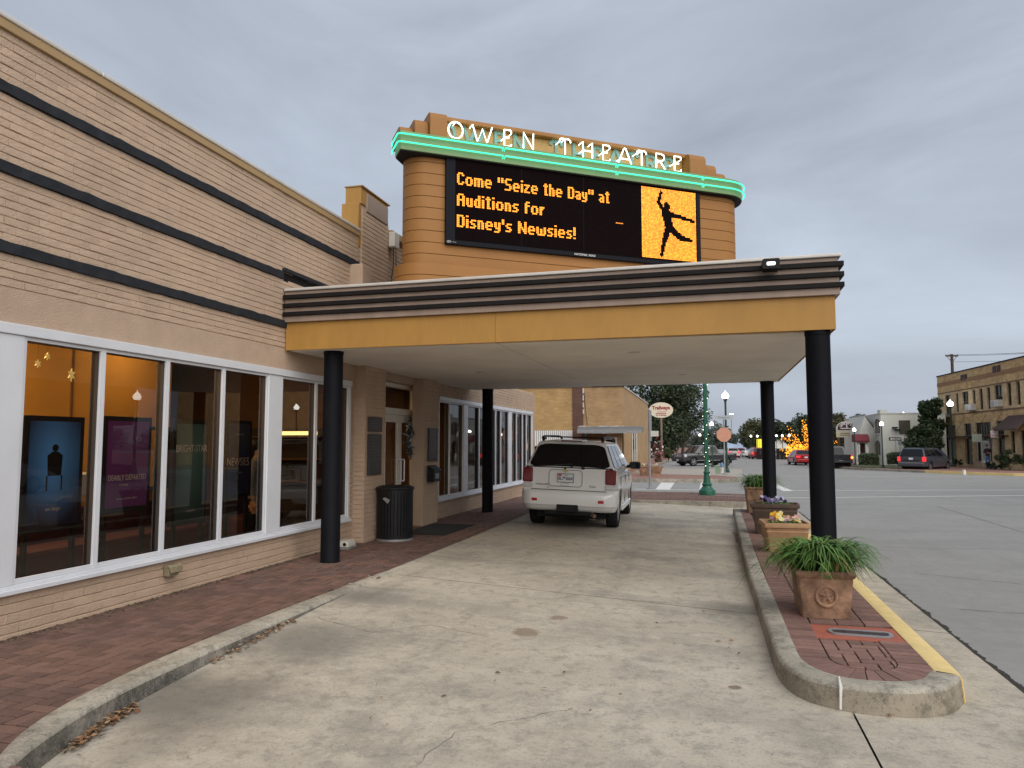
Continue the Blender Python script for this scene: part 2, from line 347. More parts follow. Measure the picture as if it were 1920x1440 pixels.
# ------------------------------------------------------------------ ground, street, driveway
def proj(p):
    v = Vector(p)-Vector((0, 0, CAMZ)); d = v.dot(FW)
    return (960+FPX*v.dot(RT)/d, 720-FPX*v.dot(UP)/d, d)
mb = MB(); mb.quad((-1500,-1500,-.75),(1500,-1500,-.75),(1500,2500,-.75),(-1500,2500,-.75)); tag(mb.build("ground", M['ground']), kind="structure")
mb = MB()
ys = [-80, 22, 24]
for a, b in zip(ys[:-1], ys[1:]): mb.quad((2.10, a, zs(a)), (140, a, zs(a)), (140, b, zs(b)), (2.10, b, zs(b)))
ys = [24, 30, 36, 42, 48, 54, 60, 65, 500]
for a, b in zip(ys[:-1], ys[1:]): mb.quad((-140, a, zs(a)), (140, a, zs(a)), (140, b, zs(b)), (-140, b, zs(b)))
tag(mb.build("street", M['asphalt'], fix=False), kind="structure")
def sst(a, b, x):
    t = max(0, min(1, (x-a)/(b-a))); return t*t*(3-2*t)
def zd(x, y):
    zl = .138*sst(2.6, 8.3, y)
    if x < .4: return zl*max(0, min(1, (.4-x)/4.2))
    return -.036*min(1, (x-.4)/1.65)
def jline(x): return 8.5-.11*(x+3.8)
drive = empty("driveway"); tag(drive, kind="structure")
def slab(x0, x1, fy0, fy1, nx=14, ny=20):
    mb = MB(); g = .007
    vs = []
    for j in range(ny+1):
        for i in range(nx+1):
            x = x0+g+(x1-x0-2*g)*i/nx; a, b = fy0(x)+g, fy1(x)-g; y = a+(b-a)*j/ny
            vs.append((x, y, zd(x, y)))
    fs = [(j*(nx+1)+i, j*(nx+1)+i+1, (j+1)*(nx+1)+i+1, (j+1)*(nx+1)+i) for j in range(ny) for i in range(nx)]
    mb.add(vs, fs); mb.build("slab", M['drive'], drive, smooth=True, fix=False)
c_ = lambda v: (lambda x: v)
slab(-4.5, .84, c_(-8), c_(1.6)); slab(.84, 2.09, c_(-8), c_(1.6), 4)
slab(-4.5, .84, c_(1.6), jline); slab(.84, 2.09, c_(1.6), jline, 4)
slab(-4.5, 2.09, jline, c_(14.6)); slab(-4.5, 2.09, c_(14.6), c_(21.4))
mb = MB(); vs = [(x, y, zd(x, y)-.02) for y in np.linspace(-8.2, 21.6, 40) for x in np.linspace(-4.6, 2.12, 12)]
mb.add(vs, [(j*12+i, j*12+i+1, (j+1)*12+i+1, (j+1)*12+i) for j in range(39) for i in range(11)]); tag(mb.build("joint_filler", M['dirt'], drive, fix=False))
# ragged dirt seam between gutter and asphalt
mb = MB(); rnd = random.Random(3); n = 900; L_ = []; R_ = []; wv = wv2 = 0
for i in range(n):
    y = -2+22.5*i/n; wv = .7*wv+.3*rnd.uniform(-1, 1); wv2 = .8*wv2+.2*rnd.uniform(-1, 1); L_.append((2.083+.014*wv2, y, -.0335)); R_.append((2.122+.045*wv+rnd.uniform(-.004, .004), y, -.0355))
mb.add(L_+R_, [(i, n+i, n+i+1, i+1) for i in range(n-1)]); mb.build("seam_dirt", M['dirt'], drive, fix=False)

def sweep_curb(name, outer, inner, ztop, zbot, m, parent=None, hdrop=None, rad=.03, closed=False, face=None):
    mb = MB(); n = len(outer); rings = []
    for i in range(n):
        o, q = Vector((*outer[i], 0)), Vector((*inner[i], 0)); w = (o-q); W = w.length; w.normalize()
        zb = zbot(o.x, o.y) if callable(zbot) else zbot
        pts = [(0, zb), (0, ztop-.004), (.01, ztop), (W-rad, ztop), (W-rad*.4, ztop-rad*.22), (W, ztop-rad*.9), (W+.02, zb)]
        rings.append([q+w*a+Vector((0, 0, z)) for a, z in pts])
    k = len(rings[0]); fs = []
    for i in range(n if closed else n-1):
        j = (i+1) % n
        for a in range(k-1): fs.append((i*k+a, i*k+a+1, j*k+a+1, j*k+a))
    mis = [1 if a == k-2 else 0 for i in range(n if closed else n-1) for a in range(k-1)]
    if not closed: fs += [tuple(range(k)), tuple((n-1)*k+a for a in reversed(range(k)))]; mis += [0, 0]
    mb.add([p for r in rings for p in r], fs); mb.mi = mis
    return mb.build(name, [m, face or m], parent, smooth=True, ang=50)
def dens(pts, step=.25):                # Catmull-Rom through the points
    P = [Vector((*p, 0)) for p in pts]; out_ = []
    for i in range(len(P)-1):
        p0, p1, p2, p3 = P[max(0, i-1)], P[i], P[i+1], P[min(len(P)-1, i+2)]
        m = 6
        for k in range(m):
            t = k/m; q = .5*((2*p1)+(-p0+p2)*t+(2*p0-5*p1+4*p2-p3)*t*t+(-p0+3*p1-3*p2+p3)*t**3); out_.append((q.x, q.y))
    out_.append((P[-1].x, P[-1].y)); return out_
side = empty("sidewalk"); tag(side, kind="structure")
inner = [(-2.35, 1.95), (-3.05, 2.55), (-3.52, 3.13), (-3.75, 3.62), (-3.87, 4.2), (-3.94, 4.91), (-3.96, 6.0), (-3.93, 7.5), (-3.90, 8.62)]
outer = [(-2.20, 1.75), (-2.87, 2.42), (-3.33, 3.01), (-3.53, 3.5), (-3.65, 4.05), (-3.71, 4.8), (-3.74, 5.9), (-3.77, 7.4), (-3.82, 8.5)]
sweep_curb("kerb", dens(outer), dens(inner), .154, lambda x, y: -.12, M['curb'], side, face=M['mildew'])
ppoly = [(-5.6, 1.0)]+[(-2.0, 1.0)]+[(x, y) for x, y in inner]+[(-3.92, 12), (-3.98, 21.0), (-5.95, 21.0), (-5.95, 1.0)]
mb = MB(); mb.prism([(-5.95, 1.0), (-2.3, 1.0), (-2.35, 1.95)]+[(x, y) for x, y in inner[1:]]+[(-3.93, 12), (-3.99, 21.0), (-5.95, 21.0)], -.1, .134); mb.build("bedding", M['pavdark'], side)
def clip_x(y):                          # sidewalk edge
    pts = inner+[(-3.94, 12), (-4.0, 21.0)]
    for (xa, ya), (xb, yb) in zip(pts[:-1], pts[1:]):
        if ya <= y <= yb: return xa+(xb-xa)*(y-ya)/(yb-ya)
    return -2.4
def shoelace(p): return .5*sum(p[i][0]*p[(i+1) % len(p)][1]-p[(i+1) % len(p)][0]*p[i][1] for i in range(len(p)))
def clip_poly(poly, reg):
    out_ = poly
    for i in range(len(reg)):
        a, b = reg[i], reg[(i+1) % len(reg)]; inp = out_; out_ = []
        side_ = lambda p: (b[0]-a[0])*(p[1]-a[1])-(b[1]-a[1])*(p[0]-a[0])
        for j in range(len(inp)):
            p, q = inp[j], inp[(j+1) % len(inp)]; sp, sq = side_(p), side_(q)
            if sp >= 0: out_.append(p)
            if (sp >= 0) != (sq >= 0):
                t = sp/(sp-sq); out_.append((p[0]+(q[0]-p[0])*t, p[1]+(q[1]-p[1])*t))
        if len(out_) < 3: return []
    return out_
def paver_mesh(l, w, seed, m):
    r = random.Random(seed); mb = MB(); c = .004; h = .05
    dz = [r.uniform(-.0012, .0012) for _ in range(4)]
    mb.add([(-l/2,-w/2,-h),(l/2,-w/2,-h),(l/2,w/2,-h),(-l/2,w/2,-h)]+[(-l/2,-w/2,-c),(l/2,-w/2,-c),(l/2,w/2,-c),(-l/2,w/2,-c)]+[(-l/2+c,-w/2+c,dz[0]),(l/2-c,-w/2+c,dz[1]),(l/2-c,w/2-c,dz[2]),(-l/2+c,w/2-c,dz[3])],
           [(0,1,5,4),(1,2,6,5),(2,3,7,6),(3,0,4,7),(4,5,9,8),(5,6,10,9),(6,7,11,10),(7,4,8,11),(8,9,10,11)])
    return mb
PW, PL, PG = .102, .204, .012
pm = [paver_mesh(PL-PG, PW-PG, i, M['paver']).mesh("paver", M['paver']) for i in range(5)]
def herring(x0, x1, y0, y1, ok):
    res = []
    for a in range(int((x1-x0)/PW)+2):
        for b in range(int((y1-y0)/PW)+2):
            k = (a-b) % 4
            if k == 0: cx, cy, rz = x0+(a+1)*PW, y0+(b+.5)*PW, 0
            elif k == 3: cx, cy, rz = x0+(a+.5)*PW, y0+(b+1)*PW, math.pi/2
            else: continue
            if ok(cx, cy): res.append((cx, cy, rz))
    return res
pv = herring(-5.62, -2.3, 1.2, 21.0, lambda x, y: (x < clip_x(y)+.03 if y < 8.3 else x < clip_x(y)-.105) and x > -5.62)
vis = []
for p in pv:
    q = proj((p[0], p[1], .15)) if p[1] > 1.5 else (-1e4, 0, .1)
    vis.append((q[2] if (-30 < q[0] < 1950 and q[1] < 1470) else 1e3+abs(q[2]), p))
vis.sort(key=lambda t: t[0])
rp = random.Random(5)
for d, (x, y, rz) in vis[:300]:
    o = link(rp.choice(pm), "paver", side); o.location = (x, y, .148+rp.uniform(-.002, .002)); o.rotation_euler = (rp.uniform(-.006, .006), rp.uniform(-.006, .006), rz+rp.uniform(-.012, .012)+(math.pi if rp.random() < .5 else 0))
mpv = [mat("clay_paver_"+k, c, .85, .16, 9, .4, 70, var2=.14, scale2=.9) for k, c in (("a", (.150,.086,.066)), ("b", (.125,.072,.058)), ("c", (.185,.098,.074)), ("d", (.145,.09,.073)))]
mb = MB()
for d, (x, y, rz) in vis[300:]:
    mb.cur = rp.randrange(4); M_ = Matrix.Translation((x, y, .148+rp.uniform(-.002, .002))) @ Matrix.Rotation(rz+rp.uniform(-.012, .012), 4, 'Z')
    t = paver_mesh(PL-PG, PW-PG, rp.randrange(99), None); mb.add([M_ @ Vector(v) for v in t.v], t.f[4:])
edge_reg = [(-6, 8.3), (clip_x(8.31), 8.3), (clip_x(12), 12), (clip_x(20.9), 20.9), (-6, 20.9)]
for x, y, rz in herring(-5.62, -2.3, 1.2, 21.0, lambda x, y: y >= 8.3 and clip_x(y)-.105 <= x < clip_x(y)+.11):
    a_, b_ = ((PL-PG)/2, (PW-PG)/2) if rz == 0 else ((PW-PG)/2, (PL-PG)/2); q = clip_poly([(x-a_, y-b_), (x+a_, y-b_), (x+a_, y+b_), (x-a_, y+b_)], edge_reg)
    if len(q) > 2: mb.cur = rp.randrange(4); mb.add([(p[0], p[1], .148) for p in q], [tuple(range(len(q)))])
tag(mb.build("paver_field", mpv, side, fix=False), kind="stuff")

# ------------------------------------------------------------------ island with planters
isl = empty("island"); tag(isl, kind="structure")
io = [(.47, 18.7), (.42, 14), (.40, 10.2), (.42, 7.9), (.43, 6.4), (.455, 5.85), (.56, 5.52), (.80, 5.36), (1.14, 5.36), (1.42, 5.5), (1.59, 5.78), (1.615, 6.1), (1.615, 8.5), (1.62, 18.7)]
ii = [(.61, 18.58), (.58, 14), (.565, 10.2), (.58, 7.9), (.585, 6.4), (.60, 5.93), (.69, 5.68), (.86, 5.54), (1.12, 5.54), (1.31, 5.64), (1.43, 5.86), (1.455, 6.1), (1.455, 8.5), (1.46, 18.58)]
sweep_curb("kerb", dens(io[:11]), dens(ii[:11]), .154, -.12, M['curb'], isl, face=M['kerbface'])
sweep_curb("painted_kerb", dens(io[10:]), dens(ii[10:]), .1545, -.12, M['yellow'], isl)["label"] = "yellow painted kerb facing the street"
mb = MB(); mb.box(.45, 18.6, -.1, 1.63, 18.75, .153); mb.build("kerb", M['curb'], isl, bevel=.01)
base = [(x, y) for x, y in ii]; mb = MB(); mb.prism(list(reversed([(x, y) for x, y in ii])) if False else ii, -.1, .132); mb.build("bedding", M['pavdark'], isl)
def paver_poly(poly, parent, name="paver"):
    if shoelace(poly) < 0: poly = poly[::-1]
    if shoelace(poly) < .0012: return
    c = Vector((sum(p[0] for p in poly)/len(poly), sum(p[1] for p in poly)/len(poly)))
    ex = max(abs(p[0]-c.x) for p in poly); ey = max(abs(p[1]-c.y) for p in poly); fx_, fy2 = max(.7, 1-.0055/max(ex, .01)), max(.7, 1-.0105/max(ey, .01)); sh = [((p[0]-c.x)*fx_, (p[1]-c.y)*fy2) for p in poly]; n = len(sh); h = .148+rp.uniform(-.002, .002)
    mb = MB(); tp = [(x*.975, y*.975, 0) for x, y in sh]; lo = [(x, y, -.004) for x, y in sh]; bt = [(x, y, -.05) for x, y in sh]
    mb.add(bt+lo+tp, [(i, (i+1) % n, n+(i+1) % n, n+i) for i in range(n)]+[(n+i, n+(i+1) % n, 2*n+(i+1) % n, 2*n+i) for i in range(n)]+[tuple(range(2*n, 3*n))])
    o = mb.build(name, M['paver2'], parent, fix=False); o.location = (c.x, c.y, h); o.rotation_euler = (rp.uniform(-.008, .008), rp.uniform(-.008, .008), 0)
NC = (1.022, 6.05)                       # centre of the rounded nose
XL, XR = .80, 1.245                      # inner field between the two borders
arc = [(NC[0]+.2225*math.cos(a), NC[1]-.03+.2225*math.sin(a)*1.05) for a in np.linspace(math.pi, 2*math.pi, 11)]
reg = arc+[(XR, 6.60), (XL, 6.60)]
for a in range(-2, 8):
    for b in range(-4, 12):
        k = (a-b) % 4
        if k == 0: rect = [(XL+a*PW, 5.75+b*PW), (XL+(a+2)*PW, 5.75+b*PW), (XL+(a+2)*PW, 5.75+(b+1)*PW), (XL+a*PW, 5.75+(b+1)*PW)]
        elif k == 3: rect = [(XL+a*PW, 5.75+b*PW), (XL+(a+1)*PW, 5.75+b*PW), (XL+(a+1)*PW, 5.75+(b+2)*PW), (XL+a*PW, 5.75+(b+2)*PW)]
        else: continue
        q = clip_poly(rect, reg)
        if q: paver_poly(q, isl)
na = 13
for i in range(na):                      # fan of bricks round the nose
    a0, a1 = math.pi+math.pi*i/na, math.pi+math.pi*(i+1)/na; q = []
    for a, r in ((a0, .2225), (a1, .2225), (a1, .53), (a0, .53)): q.append((NC[0]+r*math.cos(a), NC[1]-.03+r*math.sin(a)*1.05))
    paver_poly(q, isl)
y = 6.03; k = 0
while y < 18.5:                          # soldier course borders, the right one stops at the meter box
    paver_poly([(.57, y), (XL, y), (XL, y+PW), (.57, y+PW)], isl)
    if not (6.58 < y < 7.06): paver_poly([(XR, y), (1.47, y), (1.47, y+PW), (XR, y+PW)], isl)
    if y > 7.12 and k < 60:
        for j in range(2):
            w = (XR-XL)/2; paver_poly([(XL+j*w, y), (XL+(j+1)*w, y), (XL+(j+1)*w, y+PW), (XL+j*w, y+PW)], isl)
    y += PW; k += 1
mb = MB(); mb.box(XL-.02, 6.64, .08, 1.452, 7.09, .147); mb.build("red_concrete_pad", M['redcon'], isl, bevel=.006)
def rrect(x0, y0, x1, y1, r, n=5):
    P = []
    for cx, cy, a0 in ((x1-r, y1-r, 0), (x0+r, y1-r, 90), (x0+r, y0+r, 180), (x1-r, y0+r, 270)):
        for k in range(n+1): a = R(a0+90*k/n); P.append((cx+r*math.cos(a), cy+r*math.sin(a)))
    return P
cov = empty("meter_box", (1.15, 6.83, .148), R(-4), "oval dark lid with grey metal rim set in red concrete on the island", "utility cover")
po = rrect(-.245, -.095, .245, .095, .075); pi_ = rrect(-.215, -.068, .215, .068, .05); n = len(po)
mb = MB(); mb.add([(x, y, 0) for x, y in po]+[(x, y, .012) for x, y in po]+[(x, y, .012) for x, y in pi_]+[(x, y, 0) for x, y in pi_],
    [f for i in range(n) for f in ((i, (i+1) % n, n+(i+1) % n, n+i), (n+i, n+(i+1) % n, 2*n+(i+1) % n, 2*n+i), (2*n+i, 2*n+(i+1) % n, 3*n+(i+1) % n, 3*n+i))]); mb.build("rim", M['grey'], cov)
mb = MB(); mb.prism(pi_, -.01, .006); mb.build("lid", mat("lid_brown", (.05, .03, .028), .6, .3, 30, .4, 120), cov)
for x, y, w, d in ((.03, -.01, .07, .06), (.13, -.005, .08, .05), (-.12, .0, .015, .09)):
    mb = MB(); mb.box(x-w/2, y-d/2, .006, x+w/2, y+d/2, .0085); mb.build("raised_mark", mat("lid_mark", (.03, .02, .018), .6, .2, 30), cov, bevel=.001)
mb = MB(); mb.tube([(.79, 5.53, .157), (.775, 5.40, .158), (.772, 5.348, .145), (.768, 5.335, .09), (.764, 5.33, .01)], [.006, .01, .011, .009, .008], 6); mb.build("sealant", M['white'], isl, smooth=True)["label"] = "white sealant strip on a kerb joint"

# ------------------------------------------------------------------ theatre building
WX = -5.5
th = empty("theatre_building", (-7, 8, .1)); tag(th, "long tan painted brick theatre with three charcoal bands and strip windows", "building")
th.location = (0, 0, 0)
def wbox(mb, y0, y1, z0, z1, x=WX-.012, t=.28): mb.box(x-t, y0, z0, x, y1, z1)
Wz0, Wz1 = .52, 2.66
mb = MB()
wbox(mb, -3, 10.9, -.1, Wz0); wbox(mb, -3, 10.9, Wz1, 5.13); wbox(mb, -3, 1.15, Wz0, Wz1); wbox(mb, 10.72, 10.9, Wz0, Wz1)
wbox(mb, 10.9, 11.62, -.1, 5.5); wbox(mb, 11.62, 13.95, 2.82, 5.5); wbox(mb, 13.95, 14.67, -.1, 5.5)
wbox(mb, 14.67, 16.9, 2.66, 5.45); wbox(mb, 16.9, 23.45, 2.66, 3.3); wbox(mb, 14.67, 23.45, -.1, Wz0); wbox(mb, 23.08, 23.45, Wz0, 2.66)
mb.box(-14, 23.17, -.1, WX-.3, 23.44, 3.3); mb.box(-14, -3, -.1, WX-.3, -2.8, 5.13)
mb.box(-14, 16.62, 3.3, WX-.3, 16.88, 5.45); mb.box(-14.3, -3, -.1, -14.02, 23.4, 5.1)
mb.build("wall", M['tanwall'], th)
mb = MB(); mb.box(-14, -2.8, 4.75, WX-.3, 16.6, 4.85); mb.box(-14, 16.9, 3.05, WX-.3, 23.1, 3.15); mb.build("roof", M['grey'], th)
# brick skin
BH, BL = .0735, .215
def bm_mesh(seed, l=BL-.0014, h=BH-.0052, d=.010):
    r = random.Random(seed); mb = MB(); j = lambda: r.uniform(-.0022, .0022); c = .004
    a = [(0, -l/2+j(), -h/2+j()), (0, l/2+j(), -h/2+j()), (0, l/2+j(), h/2+j()), (0, -l/2+j(), h/2+j())]
    f_ = [(d+j(), p[1]*.999, p[2]*(1-2.4*c/h)) for p in a]; m_ = [(d-c*1.3, p[1], p[2]) for p in a]
    return mb.add(a+m_+f_, [(0,1,5,4),(1,2,6,5),(2,3,7,6),(3,0,4,7),(4,5,9,8),(5,6,10,9),(6,7,11,10),(7,4,8,11),(8,9,10,11)])
bms = [bm_mesh(i).mesh("brick", M['tan']) for i in range(6)]
bands = [(4.555, 4.645), (3.905, 3.995), (3.255, 3.345)]
def field(y0, y1, z0, z1, ok=None, x=WX-.012):
    res = []; nr = int(round((z1-z0)/BH)); hh = (z1-z0)/max(1, nr)
    for r_ in range(nr):
        z = z0+(r_+.5)*hh; off = (r_ % 2)*BL/2; y = y0-off
        while y < y1-.01:
            a, b = max(y, y0), min(y+BL, y1)
            if b-a > .03 and (ok is None or ok((a+b)/2, z)): res.append((x, (a+b)/2, z, (b-a)/BL, hh/BH))
            y += BL
    return res
bl = []
inb = lambda z: any(a-.03 < z < b+.03 for a, b in bands)
zl = [2.985, 3.255, 3.345, 3.905, 3.995, 4.555, 4.645, 5.08]
bl += field(-2, 10.9, .10, Wz0-.02)
for k in range(0, 8, 2): bl += field(-2, 10.9 if k < 8 else 8.8, zl[k], zl[k+1], (lambda y, z: not (y > 8.68 and 3.88 < z < 4.02)))
bl += field(10.72, 10.9, Wz0-.02, 2.985)
bl += field(10.9, 12.2, 3.7, 5.05); bl += field(12.2, 16.9, 3.7, 5.4)
bl += field(14.0, 14.66, .12, 2.66); bl += field(14.67, 23.45, .12, Wz0-.02); bl += field(14.0, 23.45, 2.7, 3.28)
near = []
for b in bl:
    q = proj((b[0], b[1], b[2])) if b[1] > 1 else (-9e3, 0, 1)
    near.append((q[2] if (-15 < q[0] < 1900 and -20 < q[1] < 1440) else 1e3, b))
near.sort(key=lambda t: t[0])
for d, (x, y, z, sy, sz) in near[:300]:
    o = link(rp.choice(bms), "brick", th); o.location = (x+rp.uniform(-.003, .003), y, z); o.scale = (1, sy, sz); o.rotation_euler = (rp.uniform(-.006, .006), 0, rp.uniform(-.008, .008))
mb = MB()
for d, (x, y, z, sy, sz) in near[300:]:
    t = bm_mesh(rp.randrange(999)); dx = rp.uniform(-.003, .003)
    mb.add([(x+dx+v[0], y+v[1]*sy, z+v[2]*sz) for v in t.v], t.f)
tag(mb.build("brick_field", M['tan'], th, fix=False), kind="stuff")
# smooth lintel above the windows, dark bands
mb = MB(); mb.box(WX-.02, -2, Wz1+.03, WX-.002, 10.9, 2.98); mb.build("lintel", M['tanwall'], th)
def ragged(y0, y1, z0, z1, x0, x1, m, name):
    mb = MB(); n = max(2, int((y1-y0)/.108)); r = random.Random(int(z0*100)); rows = []
    for i in range(n+1):
        y = y0+(y1-y0)*i/n; a, b = z0+r.uniform(-.006, .004), z1+r.uniform(-.004, .007)
        rows += [(x0, y, a), (x1+r.uniform(-.004, .004), y, a), (x1+r.uniform(-.004, .004), y, b), (x0, y, b)]
    fs = [(i*4+k, i*4+(k+1) % 4, (i+1)*4+(k+1) % 4, (i+1)*4+k) for i in range(n) for k in range(4)]+[(0,1,2,3), (n*4+3, n*4+2, n*4+1, n*4)]
    mb.add(rows, fs); return mb.build(name, m, th)
ragged(-2, 10.9, *bands[0], WX-.02, WX+.028, M['band'], "dark_band"); ragged(-2, 8.7, *bands[1], WX-.02, WX+.028, M['band'], "dark_band"); ragged(-2, 8.82, *bands[2], WX-.02, WX+.028, M['band'], "dark_band")
mb = MB(); mb.box(WX-.02, 8.7, 3.88, WX-.004, 10.6, 4.02); mb.build("louvre_recess", M['black'], th)
mb = MB(); mb.box(WX-.006, 8.7, 4.0, WX+.05, 10.75, 4.045); mb.build("louvre_hood", M['band'], th)
mb = MB(); mb.box(WX-.35, -2.5, 5.07, WX+.03, 10.9, 5.15); mb.build("gold_trim", M['goldtrim'], th, bevel=.006)
for a in np.arange(-2.5, 10.8, 2.68):
    mb = MB(); mb.box(WX-.4, a+.004, 5.15, WX+.045, min(a+2.676, 10.92), 5.195); mb.build("coping", M['capmetal'], th, bevel=.012)
# stepped parapet tower over the entrance
mb = MB(); mb.box(-5.77, 10.98, 3.3, -5.49, 12.02, 5.62); mb.build("tower", M['tanwall'], th)
mb = MB()
for x, y, z, sy, sz in field(10.99, 12.02, 3.72, 5.55, x=-5.49):
    t = bm_mesh(rp.randrange(999)); mb.add([(x+v[0], y+v[1]*sy, z+v[2]*sz) for v in t.v], t.f)
tag(mb.build("tower_bricks", M['tan'], th, fix=False), kind="stuff")
mb = MB(); mb.box(-5.80, 10.87, 4.9, -5.495, 10.975, 5.633); mb.box(-5.77, 10.94, 5.62, -5.49, 12.0, 5.92); mb.build("gold_cap", M['gold'], th, bevel=.012)
mb = MB(); mb.box(-5.79, 10.92, 5.635, -5.47, 11.1, 5.65); mb.box(-5.785, 10.925, 5.92, -5.455, 12.03, 5.945); mb.build("gold_coping", M['goldtrim'], th, bevel=.01)
mb = MB(); mb.box(-5.50, 11.12, 5.55, -5.46, 11.95, 5.86); mb.build("tower_panel", M['fascia'], th, bevel=.008)
mb = MB(); mb.box(-5.9, 12.05, 5.38, -5.42, 16.9, 5.5); mb.build("gold_coping", M['goldtrim'], th, bevel=.01)
mb = MB(); mb.box(-5.55, 10.62, 3.6, -5.28, 10.97, 4.55); mb.build("buttress", M['tanwall'], th, bevel=.02)
# entrance pilasters (brick) and reveal
for ya, yb in ((10.86, 11.62), (13.36, 14.14)):
    mb = MB(); mb.box(-5.55, ya, -.05, -5.318, yb, 2.96); o = mb.build("pilaster", M['tanwall'], th)
    mbb = MB()
    for x, y, z, sy, sz in field(ya, yb, .16, 2.94, x=-5.318):
        t = bm_mesh(rp.randrange(999)); mbb.add([(x+v[0]*.7, y+v[1]*sy, z+v[2]*sz) for v in t.v], t.f)
    for z in np.arange(.16+BH/2, 2.94, BH):
        mbb.box(-5.53, ya-.010, z-BH/2+.005, -5.33, ya+.01, z+BH/2-.005)
    tag(mbb.build("pilaster_bricks", M['tan'], o, fix=False), kind="stuff")
# ---- aluminium strip windows
win_parent = th
def window(y0, y1, z0=Wz0+.05, z1=Wz1-.06, fw=.03, x=WX, gl=M['glass']):
    mb = MB(); t_ = .026; mb.box(x-t_, y0, z0, x+.0, y0+fw, z1); mb.box(x-t_, y1-fw, z0, x+.0, y1, z1); mb.box(x-t_, y0+fw, z0, x-.004, y1-fw, z0+fw+.012); mb.box(x-t_, y0+fw, z1-fw, x-.004, y1-fw, z1)
    w = mb.build("window", M['alu'], th, bevel=.003)
    mb = MB(); a, b = y0+fw*.5, y1-fw*.5; mb.box(x-.10, y0+.002, z0, x-t_-.001, y0+fw+.004, z1); mb.box(x-.10, y1-fw-.012, z0, x-t_-.001, y1-.002, z1); mb.box(x-.10, y0+fw+.004, z1-fw-.006, x-t_-.001, y1-fw-.012, z1); mb.box(x-.10, y0+fw+.004, z0, x-t_-.001, y1-fw-.012, z0+fw); mb.build("inner_frame", M['bronze'], w); mb = MB(); mb.quad((x-.058, a, z0+.02), (x-.058, b, z0+.02), (x-.058, b, z1-.02), (x-.058, a, z1-.02)); mb.build("pane", gl, w, fix=False)
def strip(panes, panels, y0, y1):
    for a, b in panes: window(a, b)
    for a, b in panels:
        mb = MB(); mb.box(WX-.1, a, Wz0+.05, WX+.012, b, Wz1-.06); mb.build("metal_panel", M['alu'], th, bevel=.004)
    mb = MB(); mb.box(WX-.12, y0, Wz1-.058, WX+.03, y1, Wz1+.03); mb.build("window_head", M['alu'], th, bevel=.006)
    mb = MB(); mb.box(WX-.12, y0, Wz0-.02, WX+.055, y1, Wz0+.018); mb.box(WX-.1, y0, Wz0+.018, WX+.02, y1, Wz0+.048); mb.build("sill", M['alu'], th, bevel=.005)
strip([(1.2, 2.0), (2.0, 2.8), (2.8, 3.6), (3.6, 4.42), (4.90, 5.745), (5.745, 6.61), (6.61, 7.545), (7.545, 8.45), (8.76, 9.67), (9.67, 10.66)], [(4.42, 4.90), (8.45, 8.76), (10.66, 10.715)], 1.15, 10.72)
strip([(14.70, 15.36), (15.36, 16.28), (16.58, 17.5), (17.5, 18.3), (18.5, 18.95), (18.95, 19.45), (19.45, 20.25), (20.55, 21.15), (21.15, 21.85), (21.85, 22.35), (22.35, 23.02)], [(16.28, 16.58), (18.3, 18.5), (20.25, 20.55), (23.02, 23.07)], 14.67, 23.08)
# ---- entrance door
DX = -5.72
mb = MB(); mb.box(DX-.1, 12.36, .12, DX+.03, 12.43, 2.80); mb.box(DX-.1, 13.88, .12, DX+.03, 13.95, 2.80); mb.box(DX-.1, 12.43, 2.24, DX+.03, 13.88, 2.36); mb.box(DX-.1, 12.43, 2.75, DX+.04, 13.88, 2.82)
mb.build("door_frame", M['white'], th, bevel=.005)
mb = MB(); mb.quad((DX-.045, 12.43, 2.36), (DX-.045, 13.88, 2.36), (DX-.045, 13.88, 2.75), (DX-.045, 12.43, 2.75)); mb.build("transom_pane", M['glass'], th, fix=False)
for ra, rb_ in ((11.62, 12.36), (13.95, 14.1)): mb = MB(); mb.box(-5.8, ra, .1, -5.705, rb_, 2.9); mb.build("reveal", M['tanwall'], th)
for ya, yb, hy in ((12.435, 13.155, 13.08), (13.16, 13.875, 13.235)):
    mb = MB(); s = .1
    mb.box(DX-.045, ya, .15, DX+.0, ya+s, 2.235); mb.box(DX-.045, yb-s, .15, DX+.0, yb, 2.235); mb.box(DX-.045, ya+s, 2.10, DX, yb-s, 2.235); mb.box(DX-.045, ya+s, .15, DX, yb-s, .38)
    d = mb.build("door", M['white'], th, bevel=.004)
    mb = MB(); mb.quad((DX-.022, ya+s-.01, .36), (DX-.022, yb-s+.01, .36), (DX-.022, yb-s+.01, 2.12), (DX-.022, ya+s-.01, 2.12)); mb.build("pane", M['glass'], d, fix=False)
    mb = MB(); mb.tube([(DX+.0, hy, 1.0), (DX+.07, hy, 1.0), (DX+.07, hy, 1.02), (DX+.07, hy, 1.38), (DX+.07, hy, 1.4), (DX, hy, 1.4)], .014, 8); mb.build("handle", M['alu'], d, smooth=True)
for y0, y1, z0, z1 in ((10.93, 11.42, 1.90, 2.13), (10.93, 11.41, 1.20, 1.86), (13.55, 14.02, 1.36, 2.0)):
    mb = MB(); mb.box(-5.304, y0, z0, -5.272, y1, z1); p = mb.build("plaque", mat("plaque_bronze", (.05, .043, .045), .5, .2, 12, .4, 60, metal=.3), th, bevel=.008)
    mb = MB(); k = z1-.05
    while k > z0+.05: mb.box(-5.273, y0+.06, k-.006, -5.2695, y1-.06-rp.uniform(0, .12), k+.006); k -= .05
    mb.build("plaque_lettering", mat("plaque_text", (.10, .09, .085), .5, .1, 10, metal=.4), p)
